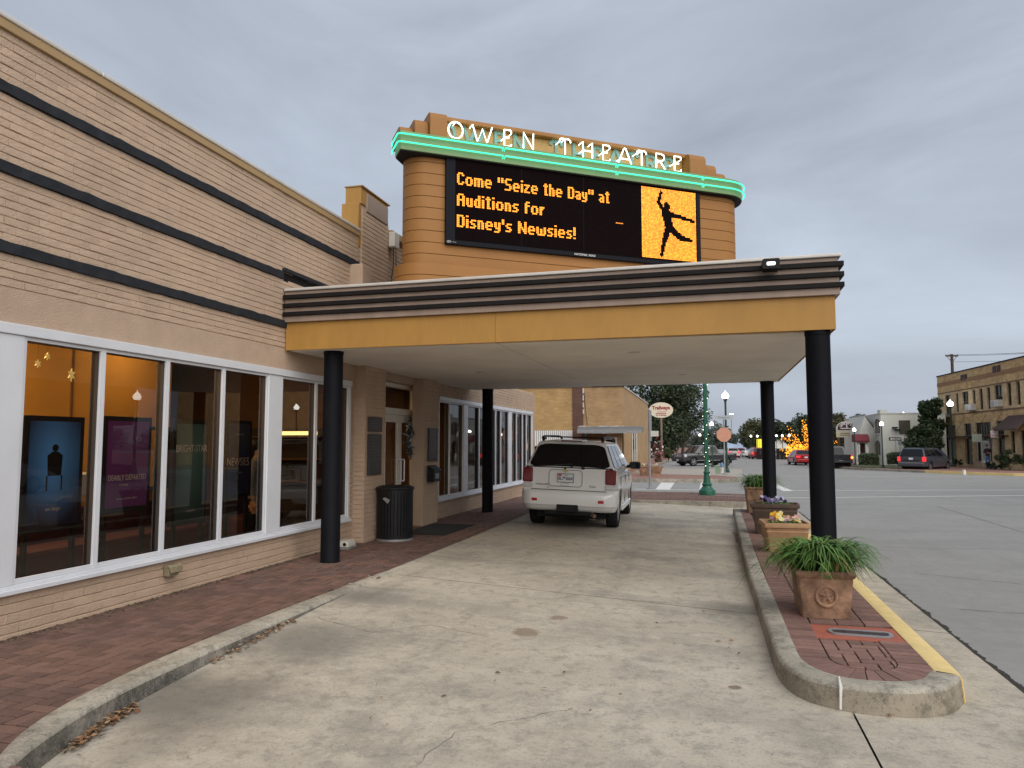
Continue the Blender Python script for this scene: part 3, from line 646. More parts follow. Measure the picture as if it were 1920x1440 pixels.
# wall mounted small things
o = empty("letterbox", (-5.27, 13.66, 1.13), 0, "black metal letterbox on the brick pilaster right of the entrance door", "letterbox")
mb = MB(); mb.extr([(0, -.19, -.16), (.13, -.19, -.16), (.13, -.19, .06), (0, -.19, .15)], (0, .38, 0)); mb.build("body", M['blackmetal'], o, bevel=.008)
mb = MB(); mb.extr([(-.0, -.205, .155), (.15, -.205, .065), (.15, -.205, .05), (-.0, -.205, .14)], (0, .41, 0)); mb.build("lid", M['blackmetal'], o, bevel=.004)
mb = MB(); mb.box(.13, -.10, -.10, .134, .08, .0); mb.build("label_plate", M['grey'], o)
o = empty("outlet_box", (-5.47, 6.71, .40), 0, "small weathered tan outlet box on the low wall under the windows", "outlet box")
mb = MB(); mb.box(-.03, -.075, -.06, .05, .075, .055); mb.build("body", mat("weathered_box", (.22, .19, .12), .8, .3, 20, .3, 60), o, bevel=.012)
mb = MB(); mb.extr([(.035, -.085, .06), (.085, -.085, .045), (.085, -.085, -.02), (.075, -.085, -.02), (.05, -.085, .045)], (0, .17, 0)); mb.build("flap", mat("weathered_flap", (.25, .21, .13), .8, .3, 20, .3, 60), o, bevel=.004)
o = empty("junction_box", (-5.47, 12.1, 5.18), 0, "white electrical box with hanging cables high beside the marquee", "electrical box")
mb = MB(); mb.box(0, -.11, 0, .12, .11, .27); mb.build("body", M['offwhite'], o, bevel=.015)
mb = MB(); mb.tube([(.05, 0, 0), (.05, .02, -.25), (.03, -.03, -.6), (.04, .05, -1.1), (.03, 0, -1.5)], .008, 5); mb.tube([(.08, .04, 0), (.08, .06, -.3), (.05, .12, -.7), (.05, .05, -1.5)], .006, 5); mb.build("cable", M['black'], o, smooth=True)
# ---- interior behind the strip windows
inn = empty("lobby"); tag(inn, kind="structure")
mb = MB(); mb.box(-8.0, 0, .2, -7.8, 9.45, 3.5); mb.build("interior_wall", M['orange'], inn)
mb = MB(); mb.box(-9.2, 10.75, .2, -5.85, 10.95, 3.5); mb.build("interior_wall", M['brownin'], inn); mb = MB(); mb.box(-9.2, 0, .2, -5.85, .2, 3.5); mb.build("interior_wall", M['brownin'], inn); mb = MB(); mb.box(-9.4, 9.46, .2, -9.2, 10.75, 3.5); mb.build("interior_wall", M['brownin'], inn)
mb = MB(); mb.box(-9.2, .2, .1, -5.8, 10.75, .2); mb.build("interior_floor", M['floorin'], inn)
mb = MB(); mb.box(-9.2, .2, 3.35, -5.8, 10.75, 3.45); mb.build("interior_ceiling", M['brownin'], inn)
mb = MB(); mb.box(-9.2, 11.0, .1, -5.85, 16.7, .14); mb.build("interior_floor", M['floorin'], inn)
mb = MB(); mb.box(-9.4, 11.0, .14, -9.2, 16.7, 3.3); mb.box(-9.2, 16.5, .14, -5.85, 16.7, 3.3); mb.build("interior_wall", M['brownin'], inn)
mb = MB(); mb.box(-9.2, 11.0, 2.95, -5.85, 16.5, 3.05); mb.build("interior_ceiling", M['darkin'], inn)
mb = MB(); mb.box(-9.2, 16.75, .1, -5.8, 23.1, .14); mb.box(-9.4, 16.75, .1, -9.2, 23.1, 3.2); mb.build("interior_wall", M['darkin'], inn)
for k in range(4):
    mb = MB(); mb.box(-7.8, 3.6+k*1.35, .2, -7.785, 3.62+k*1.35, 3.3); mb.build("wall_joint", M['brownin'], inn)
for y in (3.2, 5.9, 8.4):
    o = empty("downlight", (-7.15, y, 3.34), 0, "recessed warm ceiling light inside the lobby, %s" % {3.2: "behind the first panes", 5.9: "behind the middle panes", 8.4: "behind the far panes"}[y], "ceiling light")
    mb = MB(); mb.lathe([(.02, -.012), (.10, -.012), (.11, 0), (.02, 0)], 16); mb.build("diffuser", M['warm'], o)
    ld = bpy.data.lights.new("downlight_lamp", 'AREA'); ld.shape = 'DISK'; ld.size = .3; ld.energy = 24 if y < 8 else 7; ld.color = (1, .68, .32); lo = bpy.data.objects.new("downlight_lamp", ld); COL.objects.link(lo); lo.parent = o; lo.location = (0, 0, -.03)
o = empty("downlight", (-7.4, 13.3, 2.94), 0, "recessed warm ceiling light inside the entrance behind the doors", "ceiling light")
mb = MB(); mb.lathe([(.02, -.012), (.10, -.012), (.11, 0), (.02, 0)], 16); mb.build("diffuser", M['warm'], o)
ld = bpy.data.lights.new("downlight_lamp", 'AREA'); ld.shape = 'DISK'; ld.size = .3; ld.energy = 18; ld.color = (1, .68, .32); lo = bpy.data.objects.new("downlight_lamp", ld); COL.objects.link(lo); lo.parent = o; lo.location = (0, 0, -.03)
# posters on easels right behind the glass
def poster(px0, px1, pt, pb, X, name, label, bgc, bg2, build_fn):
    def gx(px, py):
        d = FW+RT*((px-960)/FPX)-UP*((py-720)/FPX); return Vector((0, 0, CAMZ))+d*(X/d.x)
    a, b = gx(px0, (pt+pb)/2), gx(px1, (pt+pb)/2); z1 = gx((px0+px1)/2, pt).z; z0 = gx((px0+px1)/2, pb).z
    w = b.y-a.y; h = z1-z0
    o = empty(name, (X, (a.y+b.y)/2, .2), 0, label, "poster")
    zc = z0-.2
    mb = MB(); mb.box(-.06, -w/2-.05, zc-.05, -.004, w/2+.05, zc+h+.05); mb.build("frame", M['black'], o, bevel=.006)
    mb = MB(); mb.box(-.004, -w/2, zc, .0, w/2, zc+h); mb.build("sheet", bgc, o)
    mb = MB(); mb.box(-.05, -w/2, 0, -.01, -w/2+.04, zc); mb.box(-.05, w/2-.04, 0, -.01, w/2, zc); mb.build("stand", M['black'], o)
    build_fn(o, w, h, zc); return o
def ptxt(o, body, y, z, size, m, sx=1.0, bold=0.0):
    return put_text("lettering", body, size, m, Matrix.Translation((.002, y, z)) @ frame((0,0,0), (0,1,0), (0,0,1), (1,0,0)), o, .0005, sx=sx, bold=bold)
pw = mat("poster_white", (.55, .53, .5), .6, 0); 
def grad(name, c1, c2, z, r=.5):
    m = mat(name, c1, .4, 0); t = m.node_tree; b = t.nodes["Principled BSDF"]; N = t.nodes.new; L = t.links.new
    tcx = N("ShaderNodeTexCoord"); g = N("ShaderNodeTexGradient"); g.gradient_type = 'SPHERICAL'; mp_ = N("ShaderNodeMapping"); mp_.inputs["Location"].default_value = (-.5, -.5, -.62); mp_.vector_type = 'POINT'
    mp2 = N("ShaderNodeMapping"); mp2.inputs["Scale"].default_value = (0, 1.5, 1.6); L(tcx.outputs["Generated"], mp_.inputs[0]); L(mp_.outputs[0], mp2.inputs[0]); L(mp2.outputs[0], g.inputs[0])
    cr_ = N("ShaderNodeValToRGB"); cr_.color_ramp.elements[0].color = (*c1, 1); cr_.color_ramp.elements[1].color = (*c2, 1); cr_.color_ramp.elements[1].position = .8; L(g.outputs[0], cr_.inputs[0]); L(cr_.outputs[0], b.inputs["Base Color"]); return m
def f1(o, w, h, zc):
    d = M['black']; mb = MB(); cz = zc+h*.58
    mb.lathe([(.001, 0), (.035, .0), (.035, .002), (.001, .002)], 14, M=Matrix.Translation((.001, 0, cz+.16)) @ Matrix.Rotation(math.pi/2, 4, 'Y')); 
    mb.extr([(.001, -.075, cz-.1), (.001, .075, cz-.1), (.001, .085, cz+.09), (.001, .03, cz+.125), (.001, -.03, cz+.125), (.001, -.085, cz+.09)], (.0015, 0, 0)); mb.box(.001, -.09, cz-.24, .0025, -.075, cz-.1); mb.box(.001, .075, cz-.24, .0025, .09, cz-.1); mb.build("figure_print", d, o)
    ptxt(o, "on stage", 0, zc+h*.16, .05, pw)
poster(52, 148, 790, 985, -6.0, "blue_poster", "black framed poster with blue glow and seated figure behind the first pane", grad("poster_blue", (.006, .012, .05), (.08, .34, .95), .6), None, f1)
def f2(o, w, h, zc): ptxt(o, "DEARLY DEPARTED", 0, zc+h*.34, .085, pw, .72); ptxt(o, "a comedy", -.05, zc+h*.26, .03, pw); ptxt(o, "tickets at the box office", 0, zc+h*.10, .03, pw)
poster(200, 277, 790, 950, -6.0, "purple_poster", "purple poster reading DEARLY DEPARTED behind the second pane", mat("poster_purple", (.13, .03, .17), .4, .15, 3), None, f2)
def f3(o, w, h, zc): ptxt(o, "BRIGHT-STAR", 0, zc+h*.74, .12, pw, .75); ptxt(o, "a musical", 0, zc+h*.1, .04, pw)
poster(330, 385, 795, 975, -6.0, "teal_poster", "grey teal poster reading BRIGHT-STAR behind the third pane", grad("poster_teal", (.03, .06, .06), (.09, .20, .19), .6), None, f3)
def f4(o, w, h, zc): ptxt(o, "NEWSIES", -.02, zc+h*.45, .15, pw, .8); ptxt(o, "the musical", 0, zc+h*.85, .035, pw); ptxt(o, "auditions", .03, zc+h*.3, .03, pw)
poster(428, 468, 795, 925, -6.05, "navy_poster", "navy blue poster reading NEWSIES behind the fourth pane", mat("poster_navy", (.012, .02, .11), .4, .1, 3), None, f4)
for yy, ln in ((7.0, 3.4), (10.0, 1.0)):
    o = empty("lobby_bench", (-6.75, yy, .2), 0, "long dark red upholstered lobby bench behind the window panes" if ln > 2 else "short dark red lobby bench near the entrance end", "bench")
    mb = MB(); mb.box(-.25, -ln/2, .12, .25, ln/2, .45); mb.build("seat", M['redbench'], o, bevel=.04); mb = MB(); mb.box(-.30, -ln/2, .12, -.2, ln/2, .8); mb.build("backrest", M['redbench'], o, bevel=.03)
    for s in (-1, 1):
        mb = MB(); mb.box(-.2, s*(ln/2-.1)-.03, 0, .2, s*(ln/2-.1)+.03, .12); mb.build("leg", M['black'], o)
o = empty("picture_frame", (-7.78, 9.05, 1.5), 0, "black framed picture on the orange lobby wall", "picture"); 
mb = MB(); mb.box(0, -.35, -.45, .03, .35, .45); mb.build("frame", M['black'], o, bevel=.006); mb = MB(); mb.box(.03, -.3, -.4, .033, .3, .4); mb.build("print", M['orange'], o)
o = empty("lit_display_case", (-6.55, 10.7, .2), -math.pi/2, "warmly lit display shelves inside the lobby behind the fifth pane", "display case")
mb = MB(); mb.box(-.02, -.7, 0, .02, .7, 1.75); mb.build("back", M['darkin'], o)
for z in (.9, 1.25, 1.6):
    mb = MB(); mb.box(.02, -.7, z, .3, .7, z+.025); mb.build("shelf", M['brownin'], o)
mb = MB(); mb.box(.02, -.30, 1.64, .03, .5, 1.70); mb.build("light_strip", M['amber_in'], o)
o = empty("small_white_table", (-7.45, 7.55, .2), 0, "small white side table by the orange lobby wall", "table")
mb = MB(); mb.box(-.25, -.35, .9, .25, .35, 1.15); mb.build("top", M['white'], o, bevel=.01)
for sx in (-1, 1):
    for sy in (-1, 1):
        mb = MB(); mb.box(sx*.2-.02, sy*.3-.02, 0, sx*.2+.02, sy*.3+.02, .9); mb.build("leg", M['white'], o)
for i, (px, py, X, lab) in enumerate(((70, 682, -6.3, "gold star ornament hanging leftmost in the first pane"), (88, 668, -6.6, "highest small gold star ornament in the first pane"), (133, 703, -6.2, "long gold star ornament hanging right in the first pane"), (297, 690, -6.3, "dark snowflake ornament hanging at the top of the second pane"), (296, 738, -6.3, "dark snowflake ornament hanging lower in the second pane"))):
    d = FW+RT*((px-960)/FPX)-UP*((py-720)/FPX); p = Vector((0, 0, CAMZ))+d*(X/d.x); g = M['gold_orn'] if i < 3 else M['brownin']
    o = empty("star_ornament", p, 0, lab, "ornament", "ornaments hanging in the lobby window"); mb = MB(); r1 = .038 if i != 2 else .046; P = []
    for k in range(12):
        rr = (r1 if k % 2 == 0 else r1*.42); a = math.pi*k/6; P.append((0, rr*math.sin(a), rr*math.cos(a)*(1.5 if i == 2 else 1.1)))
    mb.extr(P, (.012, 0, 0)); mb.build("star", g, o); mb = MB(); mb.tube([(0.005, 0, r1), (0.005, 0, max(.1, 3.34-p.z))], .0012, 4); mb.build("thread", M['black'], o)
# ------------------------------------------------------------------ entrance canopy
can = empty("entrance_canopy", (0, 0, 0), 0, "flat entrance canopy with gold beam, dark ribs and four black columns", "canopy")
def ring(o): return [(-5.49, 8.81-o), (1.32+o, 8.68-o), (1.32+o, 16.0+o), (-5.49, 16.7+o)]
def cprism(o, z0, z1, m, name, parent=can, bevel=.004):
    mb = MB(); mb.prism(ring(o), z0, z1); return mb.build(name, m, parent, bevel=bevel)
def fy(x): return 8.81-.13*(x+5.49)/6.81
mb = MB(); mb.prism([(-5.49, fy(-5.49)+.004), (1.316, fy(1.316)+.004), (1.316, 15.99), (-5.49, 16.69)], 2.96, 3.31); mb.build("beam_core", M['gold'], can)
for xa, xb in ((-5.488, -2.553), (-2.547, 1.32)):       # two gold sheets meet in a joint
    mb = MB(); mb.prism([(xa, fy(xa)-.004), (xb, fy(xb)-.004), (xb, fy(xb)+.003), (xa, fy(xa)+.003)], 2.95, 3.318); mb.build("gold_beam_panel", M['gold'], can, bevel=.0015)
mb = MB(); mb.box(1.317, 8.68, 2.95, 1.328, 16.0, 3.318); mb.build("gold_beam_panel", M['gold'], can, bevel=.0015)
for xa, xb, ya, yb in ((-5.46, -2.557, 8.87, 11.2), (-2.543, 1.29, 8.87, 11.19), (-5.46, -2.557, 11.206, 16.6), (-2.543, 1.29, 11.196, 16.2)):
    mb = MB(); y2 = lambda x: min(yb, 16.68-.7*(x+5.49)/6.81) if yb > 15 else yb
    mb.prism([(xa, ya), (xb, ya), (xb, y2(xb)), (xa, y2(xa))], 2.948, 2.9605); mb.build("soffit_panel", M['soffit'], can, bevel=.002)
cprism(.055, 3.322, 3.40, M['fascia'], "fascia_board"); z = 3.40
for k in range(3):
    cprism(.095, z, z+.052, M['rib'], "rib", bevel=.003); cprism(.05-.004*k, z+.0525, z+.0525+(.062 if k < 2 else .05), M['fascia'], "fascia_board"); z += .1148
cprism(.075, 3.736, 3.775, M['capmetal'], "cap", bevel=.01)
for i, (x, y, r) in enumerate(((-4.92, 9.08, .127), (-4.97, 16.45, .127), (1.155, 8.82, .13), (1.09, 15.78, .13))):
    mb = MB(); mb.lathe([(r+.004, .10), (r+.004, .158), (r, .165), (r, 2.90), (r+.006, 2.905), (r+.006, 2.952)], 40, (x, y, 0)); mb.build("column", M['colblack'], can, smooth=True)
for x, y in ((-1.0, 10.2), (-3.9, 12.4), (-.5, 13.8)):
    mb = MB(); mb.lathe([(.03, 2.942), (.075, 2.942), (.085, 2.9485), (.03, 2.9485)], 18, (x, y, 0)); mb.build("soffit_light_ring", M['capmetal'], can, smooth=True)
fl = empty("floodlight", (.66, 8.57, 3.66), 0, "small black floodlight box on the canopy fascia near its right corner", "floodlight")
mb = MB(); P = rrect(-.09, -.055, .09, .055, .02); Pi = rrect(-.045, -.02, .045, .022, .012); n = len(P)
mb.add([(x, -.14, z) for x, z in P]+[(x, .06, z) for x, z in P]+[(x, -.14, z) for x, z in Pi]+[(x, -.12, z) for x, z in Pi], [f for i in range(n) for f in ((i, (i+1) % n, n+(i+1) % n, n+i), (i, (i+1) % n, 2*n+(i+1) % n, 2*n+i), (2*n+i, 2*n+(i+1) % n, 3*n+(i+1) % n, 3*n+i))]); mb.build("housing", M['black'], fl)
mb = MB(); mb.add([(x, -.122, z) for x, z in Pi], [tuple(range(n))]); mb.build("lens", emat("flood_lens", (1, 1, .97), 1.2), fl)

# ------------------------------------------------------------------ marquee sign: V plan, one face seen
MA = (-4.22, 9.62); MR = math.atan2(.581, .814)
mq = empty("marquee_sign", (*MA, 0), MR, "copper V-shaped theatre marquee with neon lettering and amber LED board", "marquee")
dv, nv_ = Vector((math.cos(MR), math.sin(MR))), Vector((math.sin(MR), -math.cos(MR)))
def w2l(p): q = Vector((p[0]-MA[0], p[1]-MA[1])); return (q.dot(dv), -q.dot(nv_))
A_ = Vector(MA)+dv*(-.17); B_ = Vector(MA)+dv*6.12; A2 = Vector((A_.x, 2*B_.y-A_.y))
TRI = [w2l(p) for p in (A_, B_, A2)]
def offs(tri, o):
    res = []
    for i in range(3):
        p0, p1, p2 = Vector(tri[i-1]), Vector(tri[i]), Vector(tri[(i+1) % 3])
        e1, e2 = (p1-p0).normalized(), (p2-p1).normalized(); n1_, n2_ = Vector((e1.y, -e1.x)), Vector((e2.y, -e2.x))
        m = (n1_+n2_).normalized(); res.append(tuple(p1+m*(o/m.dot(n1_))))
    return res
def rounded(tri, r, n=12):
    P = []
    for i in range(3):
        p0, p1, p2 = Vector(tri[i-1]), Vector(tri[i]), Vector(tri[(i+1) % 3]); e1, e2 = (p0-p1).normalized(), (p2-p1).normalized()
        half = e1.angle(e2)/2; T = r[i]/math.tan(half); c = p1+(e1+e2).normalized()*(r[i]/math.sin(half)); a, b = p1+e1*T-c, p1+e2*T-c
        ang = a.angle(b)
        for k in range(n+1):
            t = k/n; v = (a*math.sin((1-t)*ang)+b*math.sin(t*ang))/math.sin(ang); P.append(tuple(c+v))
    return P
def sprism(o, z0, z1, m, name, rr=(.30, .42, .30), parent=mq, bevel=0, smooth=True):
    mb = MB(); mb.prism(rounded(offs(TRI, o), [max(.02, r+o) for r in rr]), z0, z1); return mb.build(name, m, parent, smooth=smooth, bevel=bevel, ang=30)
for a, b in ((3.55, 3.92), (3.926, 4.09), (4.096, 4.26)): sprism(.115, a, b, M['sign'], "base_panel", bevel=.005)
sprism(-.012, 3.6, 5.9, M['rib'], "core")
z = 4.262; k = 0
while z < 5.80: sprism(.0, z, min(z+.1625, 5.845), M['sign'], "panel", bevel=.004); z += .1685
co_ = rounded(offs(TRI, .125), (.3, .545, .3)); co_ = [(-.03, -.125)]+co_[13:39]+[(-.03, .22)]; mb = MB(); mb.prism(co_, 5.86, 6.135); mb.build("cornice", M['cornice'], mq, smooth=True, bevel=.006, ang=30); mb = MB(); mb.prism([(p[0]*.997+.01, p[1]*.985+.01) for p in co_], 5.846, 5.8595); mb.build("cornice_soffit", M['rib'], mq)
outl = rounded(offs(TRI, .165), (.36, .58, .36), 14)
near_part = [(-.07, .24)]+[(-.07+.06-.06*math.cos(t), -.105-.06*math.sin(t)) for t in np.linspace(0, math.pi/2, 6)]+outl[15:15*2-3]
def cum(P):
    s = [0]
    for a, b in zip(P[:-1], P[1:]): s.append(s[-1]+math.dist(a, b))
    return s
def sub(P, a, b):
    s = cum(P); out_ = []
    def pt(t):
        for i in range(len(P)-1):
            if s[i] <= t <= s[i+1]: u = (t-s[i])/max(1e-9, s[i+1]-s[i]); return (P[i][0]+(P[i+1][0]-P[i][0])*u, P[i][1]+(P[i+1][1]-P[i][1])*u)
        return P[-1]
    out_.append(pt(a)); out_ += [p for p, t in zip(P, s) if a < t < b]; out_.append(pt(b)); return out_
tot = cum(near_part)[-1]; s0n = next(i for i, p in enumerate(near_part) if abs(p[1]+.165) < .002 and p[0] > -.02)
base_s = cum(near_part)[s0n]-near_part[s0n][0]
cuts = [0, base_s+1.52, base_s+3.42, base_s+5.02, tot]
for zt in (6.075, 5.955):
    for a, b in zip(cuts[:-1], cuts[1:]):
        P = sub(near_part, a+.015, b-.015); pts = [(P[0][0], P[0][1]+.05, zt-.03)]+[(p[0], p[1], zt) for p in P]+[(P[-1][0], P[-1][1]+.05, zt-.03)]
        mb = MB(); mb.tube(pts, .011, 8); mb.build("neon_tube", M['neong'], mq, smooth=True)
# crest with stepped fins
def lbox(s0, s1, y0, y1, z0, z1, m, name, bevel=.012, seg=3): mb = MB(); mb.box(s0, y0, z0, s1, y1, z1); return mb.build(name, m, mq, bevel=bevel, seg=seg)
for s0, s1, yy, zt in ((.0, .205, .06, 6.30), (.2, .41, -.01, 6.405), (.405, .67, -.09, 6.515), (4.80, 5.12, -.09, 6.50), (5.115, 5.38, -.01, 6.40), (5.375, 5.62, .06, 6.31)):
    mb = MB(); P = []; rr = .11
    for k in range(7): a = R(90*k/6); P.append((0, yy+rr-rr*math.cos(a), zt-rr+rr*math.sin(a)))
    P = [(s0+.003, p[1], p[2]) for p in P]; P = [(s0+.003, yy, 6.1)]+P+[(s0+.003, .62, zt), (s0+.003, .62, 6.1)]; mb.extr(P, (s1-s0-.006, 0, 0)); mb.build("crest_fin", M['sign'], mq, smooth=True, bevel=.008)
lbox(.67, 4.80, .12, .62, 6.1, 6.435, M['signback'], "crest_panel"); lbox(.668, 4.802, .02, .62, 6.437, 6.505, M['sign'], "crest_lip", .015)
# lettering
def face_s(px, py, yl):
    d = FW+RT*((px-960)/FPX)-UP*((py-720)/FPX); n = Vector((nv_.x, nv_.y, 0)); o = Vector((*MA, 0))-n*yl
    t = (o-Vector((0, 0, CAMZ))).dot(n)/d.dot(n); p = Vector((0, 0, CAMZ))+d*t; q = p-Vector((*MA, 0)); return q.x*dv.x+q.y*dv.y, p.z
arcO = [(.5+.5*math.cos(a), .5+.5*math.sin(a)) for a in np.linspace(.5*math.pi, 2.5*math.pi, 21)]
Edef = [[(.86, .80), (.86, .93), (.76, 1), (.2, 1), (.2, 0), (.82, 0), (.88, .13)], [(.2, .52), (.64, .52)]]
Tdef = [[(.04, .80), (.06, .92), (.18, 1), (.82, 1), (.94, .92), (.96, .80)], [(.5, 1), (.5, 0)]]
GL = {'O': [arcO], 'W': [[(0, 1), (.26, 0), (.5, .82), (.74, 0), (1, 1)]], 'E': Edef, 'N': [[(.08, 0), (.08, 1), (.88, 0), (.88, 1)]], 'T': [[(x*.8+.1, z) for x, z in st] for st in Tdef],
      'H': [[(.08, 1), (.08, 0)], [(.92, 1), (.92, 0)], [(.08, .45), (.92, .45)]], 'A': [[(0, 0), (.42, .95), (.5, 1), (.58, .95), (1, 0)], [(.17, .3), (.83, .3)]],
      'R': [[(.12, 0), (.12, 1), (.6, 1), (.86, .92), (.92, .77), (.84, .6), (.6, .52), (.12, .52)], [(.5, .52), (.9, .1), (.98, 0)]]}
for ch, a, b in zip("OWENTHEATRE", (330, 455, 608, 712, 893, 1018, 1116, 1205, 1292, 1393, 1483), (405, 556, 662, 776, 970, 1076, 1168, 1272, 1357, 1445, 1533)):
    xa, xb = 720+a/2.743, 720+b/2.743; sa, _ = face_s(xa, 280, -.04); sb, _ = face_s(xb, 290, -.04); w = sb-sa; sh = .085; z0, h = 6.165, .25
    mb = MB(); ii_ = 0
    for st in GL[ch]:
        for p, q in zip(st[:-1], st[1:]):
            p3, q3 = Vector((sa-sh+p[0]*w, .112, z0+p[1]*h)), Vector((sa-sh+q[0]*w, .112, z0+q[1]*h)); d3 = (q3-p3); ln = d3.length; d3.normalize()
            y3 = Vector((0, -1, 0)); x3 = d3; z3 = x3.cross(y3); c = (p3+q3)/2; off = .0013*(ii_ % 5)
            mb.obox(None, (ln+.03, .024+2*off, .05), M=frame((c.x, c.y, c.z), x3, y3, z3)); ii_ += 1
    bx = [(sa-sh-.035+v*w*.0, ) for v in (0,)]
    lt = mb.build("letter", M['mint'], mq)
    mb = MB()
    for st in GL[ch]:
        mb.tube([(sa+p[0]*w, -.04, z0+p[1]*h) for p in st], .0095, 8)
    for st in GL[ch]: mb.tube([(sa+st[0][0]*w, -.04, z0+st[0][1]*h), (sa+st[0][0]*w, .11, z0+st[0][1]*h)], .006, 5)
    mb.build("neon_tube", M['neonw'], lt, smooth=True)
# LED board
lbox(.66, 5.0, -.07, .1, 4.575, 5.872, M['bezel'], "bezel", .006)
lbox(.80, 4.925, -.0765, -.05, 4.645, 5.84, M['ledbg'], "led_board", 0)
for a in (1.83, 2.86): lbox(a-.002, a+.002, -.0775, -.07, 4.645, 5.84, M['rib'], "cabinet_joint", 0)
F57 = {'C':"01110 10001 10000 10000 10000 10001 01110",'o':"00000 00000 01110 10001 10001 10001 01110",'m':"0000000 0000000 1110110 1001001 1001001 1001001 1001001",'e':"00000 00000 01110 10001 11111 10000 01110",'"':"1001 1001 1001 0000 0000 0000 0000",
'S':"01111 10000 10000 01110 00001 00001 11110",'i':"1 0 1 1 1 1 1",'z':"0000 0000 1111 0010 0100 1000 1111",'t':"010 111 010 010 010 010 011",'h':"1000 1000 1110 1001 1001 1001 1001",'D':"11110 10001 10001 10001 10001 10001 11110",'a':"0000 0000 1110 0001 0111 1001 0111",
'y':"0000 0000 1001 1001 1001 0111 0001 1110",'A':"01110 10001 10001 11111 10001 10001 10001",'u':"0000 0000 1001 1001 1001 1001 0111",'d':"0001 0001 0111 1001 1001 1001 0111",'n':"0000 0000 1110 1001 1001 1001 1001",'f':"011 100 111 100 100 100 100",'r':"000 000 101 110 100 100 100",
's':"0000 0000 0111 1000 0110 0001 1110","'":"1 1 1 0 0 0 0",'N':"100001 110001 110001 101001 100101 100011 100001",'w':"0000000 0000000 1000001 1001001 1001001 1001001 0110110",'!':"1 1 1 1 1 0 1",' ':"00 00 00 00 00 00 00"}
def led_line(body, s0, s1, zb, cap):
    segs = []; c0 = 0
    for ch in body:
        rows = F57[ch].split(); w = len(rows[0]); cells = set()
        for r_, row in enumerate(rows):
            for c, b in enumerate(row):
                if b == '1': cells.add((c0+c, r_)); cells.add((c0+c+1, r_))
        c0 += w+2
        if cells: segs.append(cells)
    pt = (s1-s0)/(c0-1); pz = cap/7; hx, hz = pt*.40, pz*.40
    for seg in segs:
        mb = MB()
        for c, r_ in sorted(seg):
            x, z = s0+(c+.5)*pt, zb+cap-(r_+.5)*pz; y = -.0782
            mb.add([(x-hx, y, z-hz*.7), (x-hx*.7, y, z-hz), (x+hx*.7, y, z-hz), (x+hx, y, z-hz*.7), (x+hx, y, z+hz*.7), (x+hx*.7, y, z+hz), (x-hx*.7, y, z+hz), (x-hx, y, z+hz*.7)], [tuple(range(8))])
        tag(mb.build("led_character", M['led'], mq, fix=False), kind="stuff")
led_line('Come "Seize the Day" at', .82, 3.31, 5.465, .185); led_line('Auditions for', .82, 2.20, 5.15, .185); led_line("Disney's Newsies!", .82, 2.72, 4.835, .185)
def inblob(u, v):                        # plain leaping dancer
    def cap(ax, ay, bx, by, r0, r1=None):
        r1 = r1 or r0; dx, dy = bx-ax, by-ay; t = max(0, min(1, ((u-ax)*dx+(v-ay)*dy)/(dx*dx+dy*dy))); return math.hypot(u-ax-dx*t, (v-ay-dy*t)) < r0+(r1-r0)*t
    return (math.hypot(u-.46, v-.755) < .062 or cap(.45, .65, .50, .45, .085, .07) or cap(.42, .67, .31, .80, .036, .03) or cap(.31, .80, .36, .95, .03, .022) or cap(.50, .65, .72, .62, .036, .03) or cap(.72, .62, .95, .585, .028, .022)
        or cap(.52, .45, .70, .33, .058, .044) or cap(.70, .33, .90, .30, .042, .026) or cap(.48, .44, .40, .24, .058, .042) or cap(.40, .24, .35, .05, .04, .026))
led2 = [emat("led_panel_"+k, c, s, False) for k, c, s in (("a", (1, .31, .004), 1.05), ("b", (1, .28, .003), .8), ("c", (1, .36, .01), 1.2))]
s0, s1, za, zb_ = 3.885, 4.905, 4.665, 5.82; nx, nz = 44, 50; mb = MB()
for i in range(nx):
    for j in range(nz):
        u, v = (i+.5)/nx, (j+.5)/nz
        if inblob(u, v): continue
        x, z = s0+u*(s1-s0), za+v*(zb_-za); hx, hz = (s1-s0)/nx*.43, (zb_-za)/nz*.43; mb.cur = random.choice((0, 0, 1, 1, 2)); mb.quad((x-hx, -.0782, z-hz), (x+hx, -.0782, z-hz), (x+hx, -.0782, z+hz), (x-hx, -.0782, z+hz))
mb.build("led_picture", led2, mq, fix=False)["label"] = "amber LED picture of a leaping dancer silhouette"
mb = MB(); 
for i in range(6): mb.quad((3.42+i*.022, -.0782, 5.16), (3.437+i*.022, -.0782, 5.16), (3.437+i*.022, -.0782, 5.175), (3.42+i*.022, -.0782, 5.175))
mb.build("led_lettering", led2[1], mq, fix=False)
FM = lambda s, z: Matrix.Translation((s, -.0715, z)) @ frame((0,0,0), (1,0,0), (0,0,1), (0,-1,0))
put_text("maker_lettering", "NATIONAL SIGNS", .045, M['white'], FM(2.88, 4.606), mq, .0008)
put_text("maker_lettering", "LED  •—", .038, M['white'], FM(.745, 4.61), mq, .0008)

